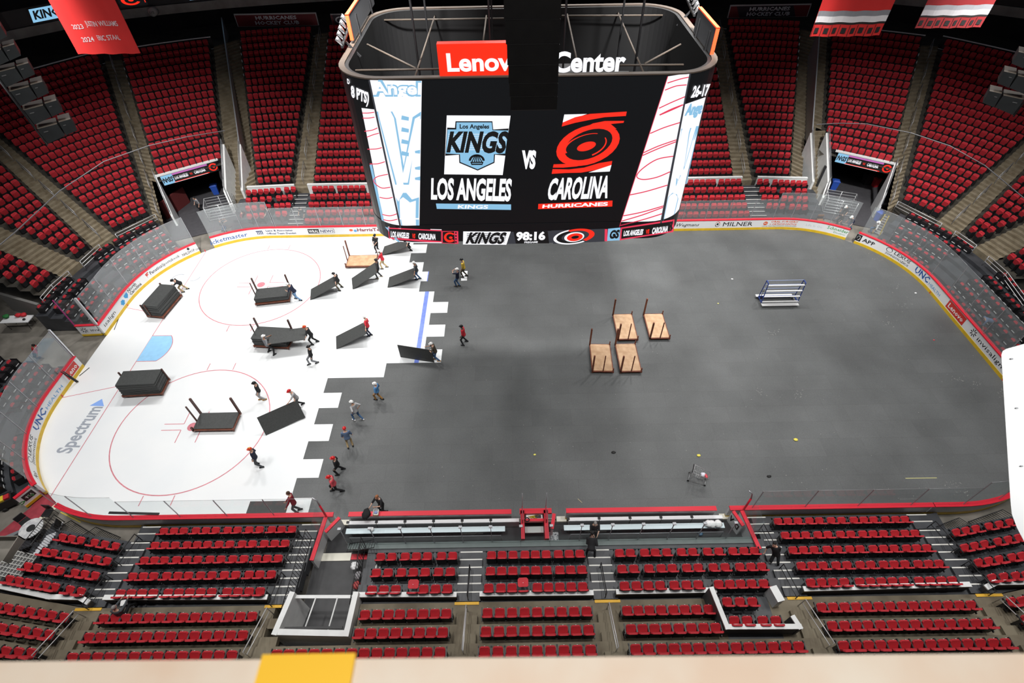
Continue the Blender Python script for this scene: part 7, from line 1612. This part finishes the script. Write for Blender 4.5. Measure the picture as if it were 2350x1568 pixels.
for i in range(5):
    a = [.2, 1.5, 2.6, 3.9, 5.2][i]; c = Vector((p.x+.98*math.cos(a), p.y+.98*math.sin(a), -.05)); r = empty('black_chair', c, a+PI/2, 'black chair %s the round marbled table' % ['right of', 'behind', 'left behind', 'left in front of', 'in front of'][i], 'chair')
    q = MB(); q.box(-.22, .22, -.22, .22, .42, .47); q.build('seat', M_BLACK, r); q = MB(); q.box(-.22, .22, -.25, -.21, .5, .9); q.build('backrest', mat('chair_black', (.03, .03, .033), rough=.5), r)
    for sx in (-.2, .2):
        for sy in (-.2, .2): q = MB(); q.tube([Vector((sx, sy, 0)), Vector((sx, sy, .42))], .014, 5); q.build('leg', M_DARK, r)
p = at(15, 1240, z=.5); q = MB(); q.box(-.5, .5, -.35, .35, 0, .5); o = q.build('equipment_case', mat('case_grey', (.16, .17, .18), rough=.5), label='grey equipment case at the lower left frame edge', cat='case'); o.location = (p.x, p.y, -.05); o.rotation_euler.z = .5
for i, (u, v) in enumerate(((45, 1245), (60, 1252), (52, 1236))):
    q = MB(); q.box(-.28, .28, -.28, .28, 0, .4+.1*i); o = q.build('black_case', mat('case_black', (.03, .03, .035), rough=.5), label='black case %s the round marbled table' % ['left below', 'right below', 'close below'][i], cat='case'); pp_ = at(u, v, z=.3); o.location = (pp_.x, pp_.y, -.05); o.rotation_euler.z = .4+.2*i
# metal treads and railing of the small stair at the lower left
r = empty('service_stair', at(78, 1228, z=.5), label='grey metal service stair with black railing near the lower left corner', cat='stairs'); o = r.location.copy(); A, Bq = at(136, 1203, z=.1), at(86, 1272, z=1.4); d = (Bq-A); n = Vector((-d.y, d.x, 0)).normalized()*.7
for k in range(11): q = MB(); c = A+d*(k+.5)/11-o; q.obox(c, Vector((d.x, d.y, 0))/24, n*.32, (0, 0, .02)); q.build('tread', mat('tread_grey', (.55, .55, .58), rough=.5), r)
for s in (-1, 1):
    q = MB(); q.tube([A+n*.36*s-o, A+n*.36*s-o+Vector((0, 0, .9)), Bq+n*.36*s-o+Vector((0, 0, .9)), Bq+n*.36*s-o], .022, 6)
    for k in range(1, 14): c = A+d*k/14-o+n*.36*s; q.tube([c, c+Vector((0, 0, .9))], .010, 4)
    q.build('railing', M_DARK, r)
q = MB(); A = at(40, 1290, z=1.7)
r = empty('mesh_platform', (A.x, A.y, 1.5), -.2, 'grey mesh platform with rails beside the lower left seats', 'platform'); q.box(-.9, .6, -.7, .5, 0, .04); q.build('platform_base', mat('mesh_base', (.10, .10, .10), rough=.7), r); q = MB()
for i in range(9): q.box(-.9+.185*i, -.86+.185*i, -.7, .5, .04, .09)
for i in range(7): q.box(-.9, .6, -.7+.19*i, -.66+.19*i, .05, .10)
q.build('mesh_grid', mat('mesh_grey', (.42, .42, .40), rough=.5), r)
q = MB(); A = at(-10, 1262, z=1.8); q.box(-1.2, .9, -.6, .6, 0, .06); q.box(.85, .9, -.6, .6, .06, .5); q.box(-1.2, .9, .55, .6, .06, .5); o = q.build('concrete_landing', M_CONCW, label='concrete landing with curb at the left frame edge', cat='landing'); o.location = (A.x, A.y, 1.5)
# black rail frame and grey wall behind the far left opening
q = MB(); a, b = at(-20, 655, z=2.4), at(70, 680, z=2.4); m = (a+b)/2; d = (b-a); d.z = 0; L = d.length; d.normalize(); n = Vector((-d.y, d.x, 0)); q.obox(Vector((m.x, m.y, .8)), d*L/2, n*.1, (0, 0, .85)); q.build('wall_left', mat('grey_wall', (.20, .195, .185), rough=.7), kind='structure', label='grey wall at the left opening below the corner stand')
# dark hose cables at the far left
# yellow and red light on the black equipment at the lower left edge
p = at(12, 1150, z=.4); r = empty('floor_scrubber', (p.x, p.y, -.05), .6, 'dark machine with yellow and red parts at the lower left edge', 'machine'); q = MB(); q.box(-.4, .4, -.3, .3, .15, .7); q.build('body', M_BLACK, r); q = MB(); q.box(-.3, .1, -.25, .1, .7, .82); q.build('yellow_cover', M_LY, r); q = MB(); q.box(.1, .35, -.2, .1, .7, .8); q.build('red_cover', M_BR2, r)
for sy in (-.3, .3): q = MB(); q.tube([Vector((-.2, sy-.04, .12)), Vector((-.2, sy+.04, .12))], .12, 10); q.build('wheel', M_TYRE, r)
p = at(515, 535, z=.0)
